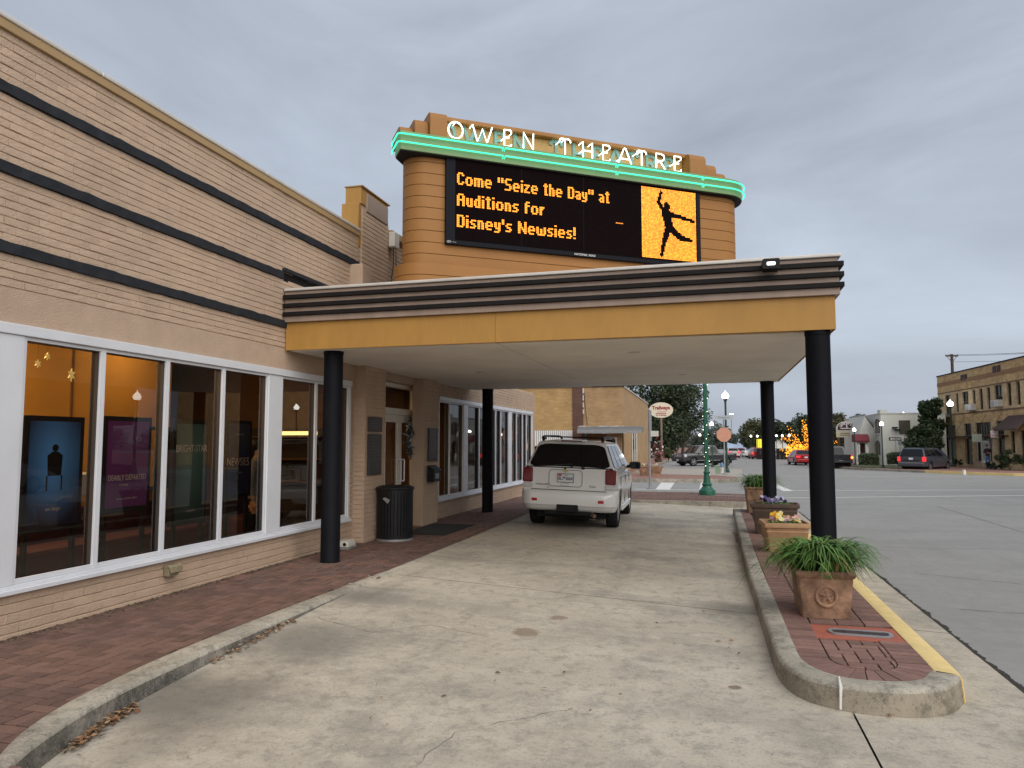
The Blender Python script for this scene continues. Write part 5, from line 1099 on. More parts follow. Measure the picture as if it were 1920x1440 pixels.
# white SUV under the canopy
def suv_extra(o):
    plate(o, .016, .06, 1.005)
    T = lambda x, y, z: frame((x, y, z), (0, -1, 0), (0, 0, 1), (-1, 0, 0))
    # recess outline round the plate and the handle
    P = rrect(-.33, -.15, .33, .17, .07); n = len(P); Mx = T(.020, .06, .99)
    mb = MB(); mb.tube([Mx @ Vector((x, y, 0)) for x, y in P], .006, 5, closed=True); mb.build("plate_recess_outline", mat("seam_grey", (.20, .20, .20), .6, 0), o, smooth=True)
    mb = MB(); mb.obox(None, (.18, .045, .03), M=T(.012, .06, .875)); mb.build("tailgate_handle", PW_, o, bevel=.012)
    mb = MB(); Q = [(-.06, .022), (-.025, .022), (-.018, .034), (.018, .034), (.025, .022), (.06, .022), (.045, -.012), (.022, -.012), (.018, -.026), (-.018, -.026), (-.022, -.012), (-.045, -.012)]
    mb.extr([T(.012, .06, 1.14) @ Vector((x, y, 0)) for x, y in Q], (-.012, 0, 0)); mb.build("emblem", mat("emblem_gold", (.55, .45, .2), .3, 0, metal=.7), o)
    mb = MB(); mb.lathe([(.002, 0), (.022, 0), (.022, .01), (.002, .01)], 14, M=T(.012, .07, 1.185)); mb.build("lock_cylinder", M['black'], o)
    gr_ = mat("badge_grey", (.12, .12, .12), .4, 0, metal=.5)
    put_text("badge_lettering", "TRAILBLAZER", .045, gr_, T(.006, .52, .87), o, .002); put_text("badge_lettering", "LS", .04, gr_, T(.006, .40, .815), o, .002); put_text("badge_lettering", "Texan", .055, gr_, T(.006, -.47, .86), o, .002, shear=.3)
    mb = MB(); mb.tube([(.05, -.05, 1.205), (.0, -.06, 1.23), (.06, -.07, 1.28), (.075, .30, 1.25)], [.02, .018, .012, .008], 6); mb.build("wiper", M['plastic'], o, smooth=True)
    mb = MB(); mb.obox((.035, -.28, 1.205), (.04, .07, .05)); mb.build("glass_hinge", M['plastic'], o, bevel=.008)
    mb = MB(); mb.obox(None, (.09, .62, .035), M=Matrix.Translation((.33, 0, 1.735)) @ Matrix.Rotation(-.12, 4, 'Y')); mb.build("spoiler", PW_, o, bevel=.012)
    mb = MB(); mb.obox((.288, 0, 1.727), (.03, .42, .022)); mb.build("third_brake_light", M['red_lens'], o, bevel=.004)
    for s in (1, -1):
        mb = MB(); mb.tube([(.42, s*.60, 1.72), (.50, s*.605, 1.80), (.62, s*.61, 1.81), (2.2, s*.61, 1.825), (2.45, s*.61, 1.81), (2.6, s*.60, 1.745)], [.03, .028, .022, .02, .022, .03], 8); mb.build("roof_rail", M['black'], o, smooth=True)
        mb = MB(); mb.obox((.5, s*.605, 1.775), (.26, .06, .075)); mb.build("rail_foot", M['black'], o, bevel=.02)
        mb = MB(); mb.obox(None, (.12, .26, .17), M=Matrix.Translation((3.18, s*1.06, 1.2))); mr_ = mb.build("mirror", M['black'], o, bevel=.05, seg=3)
        mb = MB(); mb.obox((3.115, s*1.07, 1.2), (.012, .2, .12)); mb.build("mirror_glass", M['carglass'], mr_, bevel=.004)
        mb = MB(); mb.obox((3.22, s*.93, 1.17), (.1, .22, .07)); mb.build("mirror_arm", M['black'], o)
        for xx in (1.55, 2.45): mb = MB(); mb.obox((xx, s*.948, .93), (.2, .03, .035)); mb.build("door_handle", PW_, o, bevel=.01)
        for xx in (1.02, 2.02, 3.02): mb = MB(); mb.obox((xx, s*.936, .74), (.008, .012, .6)); mb.build("door_gap", M['plastic'], o)
    for xx in (1.1, 1.8):
        mb = MB(); mb.tube([(xx, -.6, 1.805), (xx, .6, 1.805)], .016, 6); mb.build("roof_crossbar", M['black'], o, smooth=True)
    mb = MB(); mb.tube([(.25, -.42, .30), (.16, -.46, .31), (.10, -.52, .29)], .04, 10); mb.build("exhaust", mat("exhaust_rust", (.25, .19, .15), .6, .2, 20, metal=.5), o, smooth=True)
    mb = MB(); mb.tube([(.5, -.7, .36), (.5, .7, .36)], .055, 10); mb.build("axle", M['rubber'], o, smooth=True)
    mb = MB(); mb.lathe([(.01, -.25), (.16, -.22), (.2, 0), (.16, .22), (.01, .25)], 16, M=Matrix.Translation((.62, -.45, .34)) @ Matrix.Rotation(math.pi/2, 4, 'Y')); mb.build("muffler", mat("muffler_steel", (.35, .29, .25), .5, .2, 10, metal=.4), o, smooth=True)
def suv_bumper(o):
    def ring_(x0, w, r, x1=.46): return [(x1, w)]+[(x0+r-r*math.cos(a), w-r+r*math.sin(a)) if True else 0 for a in np.linspace(math.pi/2, 0, 9)]+[(x0+r-r*math.cos(a), -w+r+r*math.sin(a)) for a in np.linspace(0, -math.pi/2, 9)]+[(x1, -w)]
    rows = [(.37, .03, .90, .26), (.44, -.03, .935, .28), (.475, -.045, .945, .28), (.485, -.062, .955, .28), (.60, -.075, .962, .28), (.70, -.065, .962, .28), (.745, -.045, .957, .27), (.768, .02, .948, .22)]
    mb = MB(); R_ = [[(x, y, z) for x, y in ring_(x0, w, r)] for z, x0, w, r in rows]; k = len(R_[0])
    mb.add([p for q in R_ for p in q], [(i*k+a, i*k+a+1, (i+1)*k+a+1, (i+1)*k+a) for i in range(len(R_)-1) for a in range(k-1)]+[tuple(range(k)), tuple((len(R_)-1)*k+a for a in range(k))]); mb.build("rear_bumper", PW_, o, smooth=True, ang=50)
SUV = dict(paint=PW_, L=4.85, W=1.9, rw=.372, tw=.12, track=.79, wheels=(.98, 3.85), spokes=6,
    tab=[(.03, .895, .42, 1.21), (.12, .915, .38, 1.215), (.5, .935, .34, 1.205), (1.5, .945, .32, 1.17), (3.0, .945, .32, 1.14), (3.5, .94, .33, 1.11), (4.2, .925, .36, 1.02), (4.6, .88, .40, .93), (4.82, .80, .44, .84)],
    gh=[dict(d=(.06, 3.62, .34, 2.72, .89, .675, 1.165, 1.70), crown=.045, glass=M['dkglass'], win=[('B', rwin(.03, .97, .07, .92, .07)), ('F', rwin(.05, .95, .08, .94, .04)), ('R', rwin(.045, .255, .10, .90, .05, .012, -.002)), ('R', rwin(.285, .50, .10, .90, .05)), ('R', rwin(.53, .80, .10, .90, .05, 0, -.04))])],
    boxes=[           ("hitch_recess", M['black'], (-.082, -.21, .36, .1, .21, .50), .012), ("hitch_bar", M['rubber'], (.0, -.45, .30, .06, .45, .37), .01),
           ("tailgate_gap", M['plastic'], (.012, -.74, .762, .06, .74, .776), .002), ("window_trim", M['black'], (.022, -.86, 1.198, .08, .86, 1.218), .004)]
        + sym("tail_light", M['red_lens'], .005, .24, .715, .928, .90, 1.195, .035) + sym("reverse_light", M['clear_lens'], .003, .23, .72, .922, .80, .893, .02)
        + sym("bumper_reflector", M['reflector'], -.079, -.05, .60, .71, .55, .605, .006) + sym("head_light", M['clear_lens'], 4.55, 4.80, .5, .82, .68, .84, .03) + sym("front_fog_light", M['clear_lens'], 4.74, 4.82, .5, .7, .5, .58, .02)
        + [("grille", M['black'], (4.74, -.45, .62, 4.84, .45, .84), .02), ("front_bumper", PW_, (4.6, -.86, .38, 4.86, .86, .60), .06)] + sym("side_sill", PW_, 1.42, 3.4, .85, .955, .30, .42, .03), extra=[suv_extra, suv_bumper])
# ground the SUV on the crowned drive
sx, sy = -2.62, 13.75
vehicle("white_suv", "white SUV with black rear glass parked under the entrance canopy, seen from behind", "car", (sx, sy, zd(sx, sy+2.4)+.004), R(91.7), SUV, roll=-math.atan2(zd(sx-.8, sy+2)-zd(sx+.8, sy+2), 1.6)*-1).scale = (1, .945, .955)
# other vehicles
def light_plate(z): return lambda o: plate(o, -.005, 0, z, .3, .15, None)
def pickup(paint, lit=False):
    ex = [light_plate(.62)]
    def e2(o):
        for s in (1, -1):
            mb = MB(); mb.obox((4.15, s*1.12, 1.22), (.14, .24, .2)); mb.build("mirror", M['chrome'] if not lit else M['black'], o, bevel=.05); mb = MB(); mb.obox((3.2, s*1.005, 1.03), (.2, .03, .04)); mb.build("door_handle", paint, o, bevel=.01); mb = MB(); mb.obox((2.5, s*1.005, 1.03), (.2, .03, .04)); mb.build("door_handle", paint, o, bevel=.01)
        mb = MB(); mb.box(.10, -.82, 1.185, 1.83, .82, 1.19); mb.build("bed_cover", M['plastic'], o)
        mb = MB()
        for k in range(4): mb.box(5.82, -.58, .84+k*.07, 5.865, .58, .875+k*.07)
        mb.build("grille_bars", M['chrome'], o, bevel=.006); mb = MB(); mb.lathe([(.001, 0), (.10, 0), (.10, .02), (.001, .02)], 20, M=Matrix.Translation((5.86, 0, .96)) @ Matrix.Rotation(math.pi/2, 4, 'Y') @ Matrix.Diagonal((.6, 1, 1, 1))); mb.build("emblem", M['chrome'], o)
        plate(o, 5.93, 0, .55, .3, .15, None, face=1)
    ex.append(e2); tl = M['redlit'] if lit else M['red_lens']
    bx = [("rear_bumper", M['plastic'] if lit else M['chrome'], (-.10, -.92, .50, .12, .92, .68), .03), ("front_bumper", M['plastic'], (5.62, -.96, .42, 5.93, .96, .70), .06), ("grille", M['black'], (5.72, -.62, .80, 5.85, .62, 1.12), .03), ("tailgate_handle", M['black'], (-.005, -.12, 1.0, .05, .12, 1.07), .008)]
    bx += sym("tail_light", tl, .0, .14, .80, .975, .78, 1.12, .012)+sym("head_light", M['clear_lens'], 5.55, 5.83, .62, .965, .84, 1.08, .04)+sym("side_sill", M['chrome'], 1.9, 4.5, .93, 1.01, .5, .54, .01)
    if lit: bx.append(("turn_signal", M['amberlit'], (-.012, -.97, .90, .05, -.83, 1.0), .01))
    return dict(paint=paint, L=5.88, W=2.0, rw=.41, tw=.135, track=.83, wheels=(1.12, 4.80), spokes=6,
        tab=[(.03, .955, .52, 1.18), (.3, .985, .47, 1.185), (1.8, .99, .45, 1.19), (2.2, .995, .44, 1.17), (4.2, .995, .44, 1.17), (4.7, .99, .46, 1.17), (5.5, .97, .48, 1.13), (5.75, .93, .5, 1.10), (5.84, .90, .52, 1.06)],
        gh=[dict(d=(1.88, 4.72, 2.12, 3.92, .93, .70, 1.15, 1.86), crown=.05, win=[('B', rwin(.10, .90, .10, .88, .05)), ('F', rwin(.05, .95, .06, .93, .04)), ('R', rwin(.06, .38, .10, .88, .06)), ('R', rwin(.42, .83, .10, .88, .06, 0, -.04))])], boxes=bx, extra=ex)
def sedan(paint, lit=False, L=4.7):
    tl = M['redlit'] if lit else M['red_lens']
    return dict(paint=paint, L=L, W=1.8, rw=.32, tw=.10, track=.77, wheels=(.95, 3.65), spokes=8,
        tab=[(.02, .82, .42, .93), (.12, .86, .32, 1.0), (.6, .885, .26, 1.02), (1.2, .90, .24, .98), (3.2, .90, .24, .95), (3.5, .895, .25, .92), (4.3, .86, .28, .80), (L-.05, .74, .34, .68)],
        gh=[dict(d=(.62, 3.62, 1.35, 2.62, .83, .60, .95, 1.40), crown=.04, win=[('B', rwin(.06, .94, .08, .92, .05)), ('F', rwin(.05, .95, .06, .93, .04)), ('R', rwin(.16, .47, .12, .88, .06, .06)), ('R', rwin(.50, .80, .12, .88, .06, 0, -.06))])],
        boxes=[("rear_bumper", paint, (-.06, -.80, .30, .2, .80, .58), .06), ("front_bumper", paint, (L-.3, -.76, .26, L, .76, .52), .06)]+sym("tail_light", tl, .0, .16, .50, .855, .72, .90, .03)+sym("head_light", M['clear_lens'], L-.45, L-.12, .45, .80, .56, .70, .04)+sym("mirror", paint, 3.0, 3.14, .92, 1.08, .94, 1.06, .03), extra=[light_plate(.76)])
def minivan(paint):
    return dict(paint=paint, L=5.1, W=1.98, rw=.345, tw=.11, track=.84, wheels=(.95, 4.0), spokes=5,
        tab=[(.03, .93, .40, 1.06), (.15, .965, .34, 1.08), (1.0, .985, .28, 1.06), (3.4, .985, .28, 1.03), (4.0, .97, .29, .98), (4.7, .90, .32, .86), (5.05, .78, .36, .74)],
        gh=[dict(d=(.06, 4.25, .36, 3.05, .93, .72, 1.04, 1.66), crown=.05, win=[('B', rwin(.05, .95, .05, .90, .04)), ('F', rwin(.05, .95, .06, .93, .04)), ('R', rwin(.05, .28, .12, .86, .05)), ('R', rwin(.31, .53, .12, .86, .05)), ('R', rwin(.56, .80, .12, .86, .05, 0, -.05))])],
        boxes=[("rear_bumper", paint, (-.07, -.90, .36, .25, .90, .66), .05), ("bumper_strip", M['chrome'], (-.078, -.88, .60, -.05, .88, .63), .004), ("tailgate_strip", M['plastic'], (.0, -.55, .78, .05, .55, .86), .01), ("front_bumper", paint, (4.8, -.84, .30, 5.12, .84, .56), .06)]
            +sym("tail_light", M['redlit'], .005, .22, .76, .965, .72, 1.06, .02)+sym("head_light", M['clear_lens'], 4.7, 5.02, .5, .84, .60, .76, .04)+sym("mirror", paint, 3.45, 3.6, 1.0, 1.16, 1.0, 1.14, .04), extra=[light_plate(.92)])
def place(P, name, label, px, py, rz, group=None, scale=1, rear=True, dz=0):   # px, py: ground point under the middle of the near end
    g = gr(px, py); h = Vector((math.cos(rz), math.sin(rz), 0))
    return vehicle(name, label, "car" if 'pickup' not in name else "truck", (g.x, g.y, g.z+dz), rz, P, group, scale=scale)
place(pickup(PG_), "pickup_truck", "dark grey crew cab pickup parked with its chrome grille facing the Trailways sign", 1369, 872.5, R(217), scale=.96)
place(pickup(PD_, True), "pickup_truck", "dark pickup with glowing amber turn signal driving away on the street", 1577, 879, R(93), scale=.94)
place(sedan(PR_, True), "red_sedan", "bright red sedan driving away behind the right canopy columns", 1512, 873, R(96), scale=.98)
place(minivan(PB_), "minivan", "blue grey minivan with red tail lights by the right kerb", 1709, 884, R(54), scale=.97)
place(sedan(carpaint("paint_pinkwhite", (.55, .42, .40)), True), "far_car", "pale car with red lights far down the street beside the pickup", 1377, 859, R(96), "cars far down the street", scale=.95)
place(sedan(PW_), "far_car", "white car crossing far down the street near the yellow sign", 1392, 858, R(12), "cars far down the street", scale=.95)
place(sedan(PR_), "far_car", "small dark red car far down the street between the pale cars", 1390, 857, R(96), "cars far down the street", scale=.9)
place(minivan(PR_), "far_car", "red car parked far away just left of the rear right column", 1424, 861, R(96), "cars far down the street", scale=.85)
vehicle("silver_sedan", "silver sedan parked across the street, mirrored in the shop window", "car", (12.2, 17.0, -.04), R(90), sedan(PS_))
# ------------------------------------------------------------------ pavements beyond
def block(name, poly, h, m, kerb=M['curb'], kw=.16):
    o = empty(name); tag(o, kind="structure"); P = poly
    def off(Pq, d):
        res = []; n = len(Pq)
        for i in range(n):
            a, b, c = Vector(Pq[i-1]), Vector(Pq[i]), Vector(Pq[(i+1) % n]); e1, e2 = (b-a).normalized(), (c-b).normalized(); n1_, n2_ = Vector((-e1.y, e1.x)), Vector((-e2.y, e2.x)); q = (n1_+n2_).normalized(); res.append(tuple(b+q*(d/max(.3, q.dot(n1_)))))
        return res
    mb = MB(); n = len(P); I = off(P, kw); mb.add([(x, y, zs(y)-.15) for x, y in P]+[(x, y, zs(y)+h) for x, y in P]+[(x, y, zs(y)+h) for x, y in I], [f for i in range(n) for f in ((i, (i+1) % n, n+(i+1) % n, n+i), (n+i, n+(i+1) % n, 2*n+(i+1) % n, 2*n+i))]); mb.build("kerb", kerb, o)
    mb = MB(); mb.add([(x, y, zs(y)+h-.004) for x, y in off(P, kw-.01)], [tuple(range(n))]); mb.build("paving", m, o)
    return o
M['farpave'] = brickmat("far_paving", (.30, .15, .11), (.24, .12, .095), (.20, .14, .11), .21, .105, .85, .2, .12)
t = M['farpave'].node_tree; sp_ = [n for n in t.nodes if n.type == 'COMBXYZ'][0]; sepn = [n for n in t.nodes if n.type == 'SEPXYZ'][0]; t.links.new(sepn.outputs["Y"], sp_.inputs["Y"]); t.links.new(sepn.outputs["X"], sp_.inputs["X"])
cp = block("corner_pavement", [(-5.95, 21.0), (1.0, 20.85), (1.45, 21.5), (1.5, 23.2), (1.0, 24.4), (-.6, 25.1), (-40, 25.3), (-40, 23.6), (-5.95, 23.5)], .185, M['farpave'])
mb = MB()
for x, y, rz in herring(-4.2, 1.4, 21.2, 25.0, lambda x, y: x > -4.1 and y > 21.25 and y < 24.9-.35*max(0, x+.6) and x < 1.25-.0*y):
    tq = paver_mesh(PL-PG, PW-PG, rp.randrange(99), None); M_ = Matrix.Translation((x, y, zs(y)+.189)) @ Matrix.Rotation(rz, 4, 'Z'); mb.cur = rp.randrange(4); mb.add([M_ @ Vector(v) for v in tq.v], tq.f[4:])
tag(mb.build("paver_field", mpv, cp, fix=False), kind="stuff")
mb = MB(); mb.add([(-.9, 24.6, zs(24.6)+.195), (-.2, 23.4, zs(23.4)+.195), (1.5, 23.1, zs(23)+.195), (1.05, 24.45, zs(24.4)+.16), (-.5, 25.05, zs(25)+.14)], [(0, 1, 2, 3, 4)]); mb.build("kerb_ramp", mat("ramp_concrete", (.62, .56, .50), .8, .08, 4), cp)
fb = block("far_pavement", [(-70, 35.6), (-3.5, 35.6), (.4, 36.2), (1.35, 37.6), (1.3, 39.4), (.2, 41.2), (-2.2, 42.2), (-4.4, 44.0), (-4.6, 54), (-4.6, 300), (-70, 300)], .17, M['farpave'])
mb = MB(); mb.add([(x, y, zs(y)+.006) for x, y in ((-4.4, 44.2), (-2.1, 42.4), (.3, 41.4), (1.4, 39.5), (2.2, 60), (-4.5, 60))], [(0, 1, 2, 3, 4, 5)]); tag(mb.build("parking_bay", mat("bay_concrete", (.36, .33, .29), .85, .12, 3)), kind="structure")
rb = block("right_pavement", [(9.6, 300), (9.6, 66), (10.2, 61.5), (12.2, 58.0), (14.2, 54.0), (17.2, 50.5), (24, 48.0), (90, 44), (90, 300)], .15, M['farpave'])
kc = [(13.6, 55.2), (14.2, 54.0), (15.6, 52.2), (17.2, 50.5), (20, 49.3), (24, 48.0)]
mb = MB(); n = len(kc); mb.add([(x-.01, y-.02, zs(y)) for x, y in kc]+[(x-.01, y-.02, zs(y)+.158) for x, y in kc]+[(x+.1, y+.15, zs(y)+.158) for x, y in kc], [f for i in range(n-1) for f in ((i, i+1, n+i+1, n+i), (n+i, n+i+1, 2*n+i+1, 2*n+i))]); mb.build("painted_kerb", M['yellow'], rb)["label"] = "yellow painted corner kerb"
mb = MB(); mb.add([(x, y, zs(y)+.156) for x, y in ((10.6, 63.5), (12.6, 60.4), (16.5, 60.6), (16.5, 72), (10.6, 72))], [(0, 1, 2, 3, 4)]); mb.build("lawn", M['grass'], rb)
block("near_right_pavement", [(14.0, -40), (60, -40), (60, 34), (17, 31.5), (14.6, 29), (14.0, 26)], .15, M['farpave'])
def paint(pts, name="road_marking"):
    mb = MB(); mb.add([(p[0], p[1], zs(p[1])+.005) for p in pts], [tuple(range(len(pts)))]); o = mb.build(name, M['whiteline']); tag(o, kind="structure"); return o
def pline(p0, p1, w):
    a, b = gr(*p0), gr(*p1); d = (b-a); d.z = 0; d.normalize(); n = Vector((-d.y, d.x, 0))*w/2; N_ = 6; mb = MB(); vs = []
    for i in range(N_+1): q = a.lerp(b, i/N_); vs += [(q.x-n.x, q.y-n.y, zs(q.y)+.006), (q.x+n.x, q.y+n.y, zs(q.y)+.006)]
    mb.add(vs, [(2*i, 2*i+1, 2*i+3, 2*i+2) for i in range(N_)]); tag(mb.build("road_marking", M['whiteline']), kind="structure")
pline((1473, 920), (2300, 918), .16); pline((1470, 934), (2300, 925), .16); pline((1418, 896), (1478, 921), .38); pline((1422, 893), (1960, 893), .12); pline((1318, 922), (1322, 899), .32); pline((1190, 917.5), (1310, 919), .2)
g0, g1, g2, g3 = gr(1229, 918), gr(1256, 918), gr(1265, 905), gr(1240, 905); paint([g0, g1, g2, g3])
# ------------------------------------------------------------------ street lamps
def lamp_parts(o, H, big, m):
    pr = [(.17, 0), (.17, .08), (.15, .10), (.15, .16), (.11, .2), (.085, .30), (.10, .34), (.075, .36), (.065, .52), (.075, .54), (.05, .56)] if not big else [(.24, 0), (.245, .13), (.23, .17), (.21, .18), (.14, .26), (.13, .30), (.15, .32), (.15, .35), (.115, .38), (.095, .52), (.085, .66), (.10, .68), (.10, .71), (.078, .73)]
    rp_ = .062 if not big else .068; zb = pr[-1][1]; zt = H-.62
    mb = MB(); mb.lathe(pr+[(rp_, zb+.02), (rp_, zb+.3)], 20); mb.build("base", m, o, smooth=True)
    mb = MB(); 
    n = 16; Pp = [(rp_*(1 if k % 2 else .9)*math.cos(2*math.pi*k/n), rp_*(1 if k % 2 else .9)*math.sin(2*math.pi*k/n)) for k in range(n)]
    mb.prism(Pp, zb+.3, zt); mb.build("pole", m, o)
    mb = MB(); mb.lathe([(rp_, zt), (.075, zt+.02), (.06, zt+.05), (.07, zt+.08), (.12, zt+.20), (.13, zt+.24), (.10, zt+.25)], 16); mb.build("collar", m, o, smooth=True)
    g = zt+.245; mb = MB(); mb.lathe([(.10, g), (.17, g+.04), (.205, g+.12), (.205, g+.19), (.17, g+.27), (.10, g+.34), (.05, g+.38), (.035, g+.42), (.012, g+.46)], 20); mb.build("globe", M['globe'], o, smooth=True)
lampA = empty("street_lamp", (0, 0, 0)); lamp_parts(lampA, 4.75, False, M['dkgreen'])
lamps = [(1363, 886, 742, "street lamp with lit white globe behind the street name sign"), (1336, 876, 795, "lit street lamp right behind the salmon octagonal sign, on the left pavement"), (1325, 868, 812, "lit street lamp half hidden by the green pole, left pavement"), (1313, 862, 826, "farthest lit lamp above the parked grey pickup"),
         (1787, 876, 757, "tall lit street lamp in front of the two-storey brick building"), (1656, 878, 795, "lit street lamp in front of the white arched-window building"), (1698, 872, 778, "lit street lamp whose pole passes the dark wall panel of the white building"), (1604, 873, 806, "lit street lamp beside the maroon awning"), (1572, 865, 813, "lit globe lamp just right of the front right column"), (1457, 859, 832, "small far lamp nearest the rear right column"), (1468, 859, 830, "second small far lamp left of the golden tree"), (1481, 861, 827, "third small far lamp in front of the golden tree"), (1409, 857, 841, "far lamp above the white car"), (1421, 857, 840, "far lamp beside the yellow banner")]
first = True
for px, py, pg, lab in lamps:
    o = lampA if first else copy_tree(lampA); first = False
    g = gr(px, py, .12); top = at(px, pg, g.y).z; o.location = (g.x, g.y, g.z); s = max(.62, (top-g.z)/4.55); o.scale = (min(1.15, s),)*2+(s,); tag(o, lab, "street lamp", "street lamps")
g = gr(1326, 929, .17); o = empty("green_lamp_post", (g.x, g.y, g.z), 0, "bright green lamp post wound with fairy lights beyond the canopy", "street lamp"); lamp_parts(o, 4.9, True, M['green'])
def fairy(o, r, z0, z1, turns, n, rad=.011):
    mb = MB()
    for k in range(n):
        t = k/n; a = turns*2*math.pi*t; mb.ball((r*math.cos(a), r*math.sin(a), z0+(z1-z0)*t), rad, 6, 4)
    tag(mb.build("fairy_lights", M['fairy'], o, fix=False), kind="stuff")
fairy(o, .085, .62, 4.2, 9, 26, .008)
# a lamp across the road that only the windows mirror
o = empty("green_lamp_post", (14.7, 29.0, .1), 0, "green lamp post across the street mirrored in the shop window", "street lamp"); lamp_parts(o, 3.95, True, M['green']); fairy(o, .10, .62, 4.0, 9, 30)
o = empty("green_lamp_post", (18.7, 49.7, -.08), 0, "second green lamp post across the street mirrored in the shop window", "street lamp"); lamp_parts(o, 4.6, True, M['green'])
# ------------------------------------------------------------------ signs
def post(o, h, r=.03, m=M['grey'], n=8): mb = MB(); mb.tube([(0, 0, 0), (0, 0, h)], r, n); mb.build("post", m, o, smooth=True)
g = gr(1219, 917, .17); o = empty("street_name_sign", (g.x, g.y, g.z), 0, "grey sign pole on a base flange in front of the yellow brick building", "street sign"); h = at(1211, 768, g.y).z-g.z; post(o, h, .035)
mb = MB(); mb.lathe([(.12, 0), (.12, .03), (.05, .05), (.045, .16)], 14); mb.build("flange", M['grey'], o, smooth=True); mb = MB(); mb.box(.03, -.4, h*.60, .055, .4, h-.02); mb.build("sign_plate", M['grey'], o); mb = MB(); mb.box(.03, -.02, h*.66, .32, .0, h*.73); mb.build("blade", M['offwhite'], o)
g = gr(1359, 889, .17); o = empty("stop_sign", (g.x, g.y, g.z), R(-4), "faded salmon octagon sign on a grey post with a street name blade on top", "street sign"); h = at(1356, 782, g.y).z-g.z; post(o, h, .04)
zc = at(1356, 815, g.y).z-g.z; r_ = .42; mb = MB(); mb.extr([(r_*math.cos(R(22.5+45*k)), -.045, zc+r_*math.sin(R(22.5+45*k))) for k in range(8)], (0, .006, 0)); mb.build("octagon", mat("salmon_plate", (.62, .30, .20), .6, .08, 6), o)
mb = MB(); mb.box(-.50, -.06, h-.14, .50, -.045, h+.08); bl_ = mb.build("name_blade", mat("blade_grey", (.42, .47, .48), .5, .08, 6), o); put_text("lettering", "Thompson", .15, mat("blade_text", (.10, .13, .13), .5, 0), frame((0, -.062, h-.03), (1, 0, 0), (0, 0, 1), (0, -1, 0)), bl_, .001)
mb = MB(); mb.lathe([(.13, 0), (.13, .04), (.05, .06), (.05, .2)], 14); mb.build("flange", M['grey'], o, smooth=True)
g = gr(1241, 867, .17); Y = g.y; o = empty("trailways_sign", (g.x, Y, g.z), 0, "cream oval Trailways sign on a wooden pole before dark trees", "sign"); cz = at(1239, 769, Y).z-g.z; wsg = (at(1261, 769, Y).x-at(1216, 769, Y).x)/2; hs = (at(1239, 755, Y).z-at(1239, 784, Y).z)/2
post(o, cz-hs*.9, .10, mat("pole_wood", (.22, .16, .12), .9, .2, 6)); mb = MB(); mb.extr([(wsg*math.cos(a), -.12, cz+hs*math.sin(a)) for a in np.linspace(0, 2*math.pi, 41)[:-1]], (0, .22, 0)); mb.build("oval_board", mat("sign_cream", (.60, .53, .40), .6, .06, 4, emit=(.9, .8, .6), estr=.05), o, smooth=True)
ru = mat("sign_red", (.30, .012, .02), .5, .05, 5); FT = lambda x, z: frame((x, -.125, z), (1, 0, 0), (0, 0, 1), (0, -1, 0))
put_text("lettering", "Trailways", hs*.62, ru, FT(0, cz+hs*.28), o, .004, bold=.02, sx=.95); put_text("lettering", "Go Big Red", hs*.25, ru, FT(.05, cz-hs*.22), o, .003); put_text("lettering", "Go Trailways", hs*.25, ru, FT(.0, cz-hs*.66), o, .003, bold=.006); mb = MB(); mb.box(-wsg*.45, -.125, cz-hs*.49, wsg*.42, -.119, cz-hs*.40); mb.build("red_bar", ru, o)
g = gr(1234, 868, .17); o = empty("festive_planter", (g.x, g.y, g.z), 0, "red and white festive flower stack beside the oval sign's pole", "planter"); mb = MB(); mb.lathe([(.25, 0), (.35, .35), (.38, .4), (.3, .4)], 14); mb.build("pot", M['terradark'], o, smooth=True)
for kk, (cl, nn) in enumerate(((mat("poinsettia_red", (.20, .012, .02), .6, .2, 9), 90), (M['white'], 26), (M['hedge'], 90))):
    mb = MB(); r = random.Random(kk)
    for i in range(nn): c = Vector((r.gauss(0, .24), r.gauss(0, .2), .45+abs(r.gauss(0, .8)))); d = Vector((r.gauss(0, 1), r.gauss(0, 1), r.gauss(0, 1))).normalized(); e_ = d.orthogonal(); l = r.uniform(.07, .16); mb.add([c-d*l, c+e_*l*.5, c+d*l, c-e_*l*.5], [(0, 1, 2, 3)])
    tag(mb.build(("red_flowers", "white_flowers", "foliage")[kk], cl, o, fix=False), kind="stuff")
g = gr(1220, 892, .17); o = empty("flower_trough", (g.x, g.y, g.z), R(2), "wide terracotta trough on the far corner pavement behind the sign pole", "planter"); trough(o, 1.25, .5, .5, M['terra']); flowers(o, .5, .15, .46, fy_+fp_, 20, 5)
g = gr(1346, 888, .17); o = empty("utility_pedestal", (g.x, g.y, g.z), 0, "pale green utility pedestal near the foot of the octagon sign", "utility box"); mb = MB(); mb.box(-.13, -.12, 0, .13, .12, .42); mb.build("body", mat("pedestal_green", (.22, .30, .19), .6, .1, 6), o, bevel=.02); mb = MB(); mb.box(-.15, -.14, .42, .15, .14, .47); mb.build("cap", mat("pedestal_cap", (.33, .40, .28), .6, .1, 6), o, bevel=.015)
g = gr(1354, 887, .17); o = empty("fire_hydrant", (g.x, g.y, g.z), 0, "blue and white fire hydrant behind the octagon sign's post", "hydrant"); mb = MB(); mb.lathe([(.12, 0), (.12, .05), (.085, .06), (.085, .30), (.10, .31), (.10, .34)], 14); mb.build("barrel", M['offwhite'], o, smooth=True); mb = MB(); mb.lathe([(.10, .34), (.11, .40), (.095, .52), (.05, .58), (.02, .63)], 14); mb.build("bonnet", mat("hydrant_blue", (.12, .22, .42), .5, .1, 6), o, smooth=True)
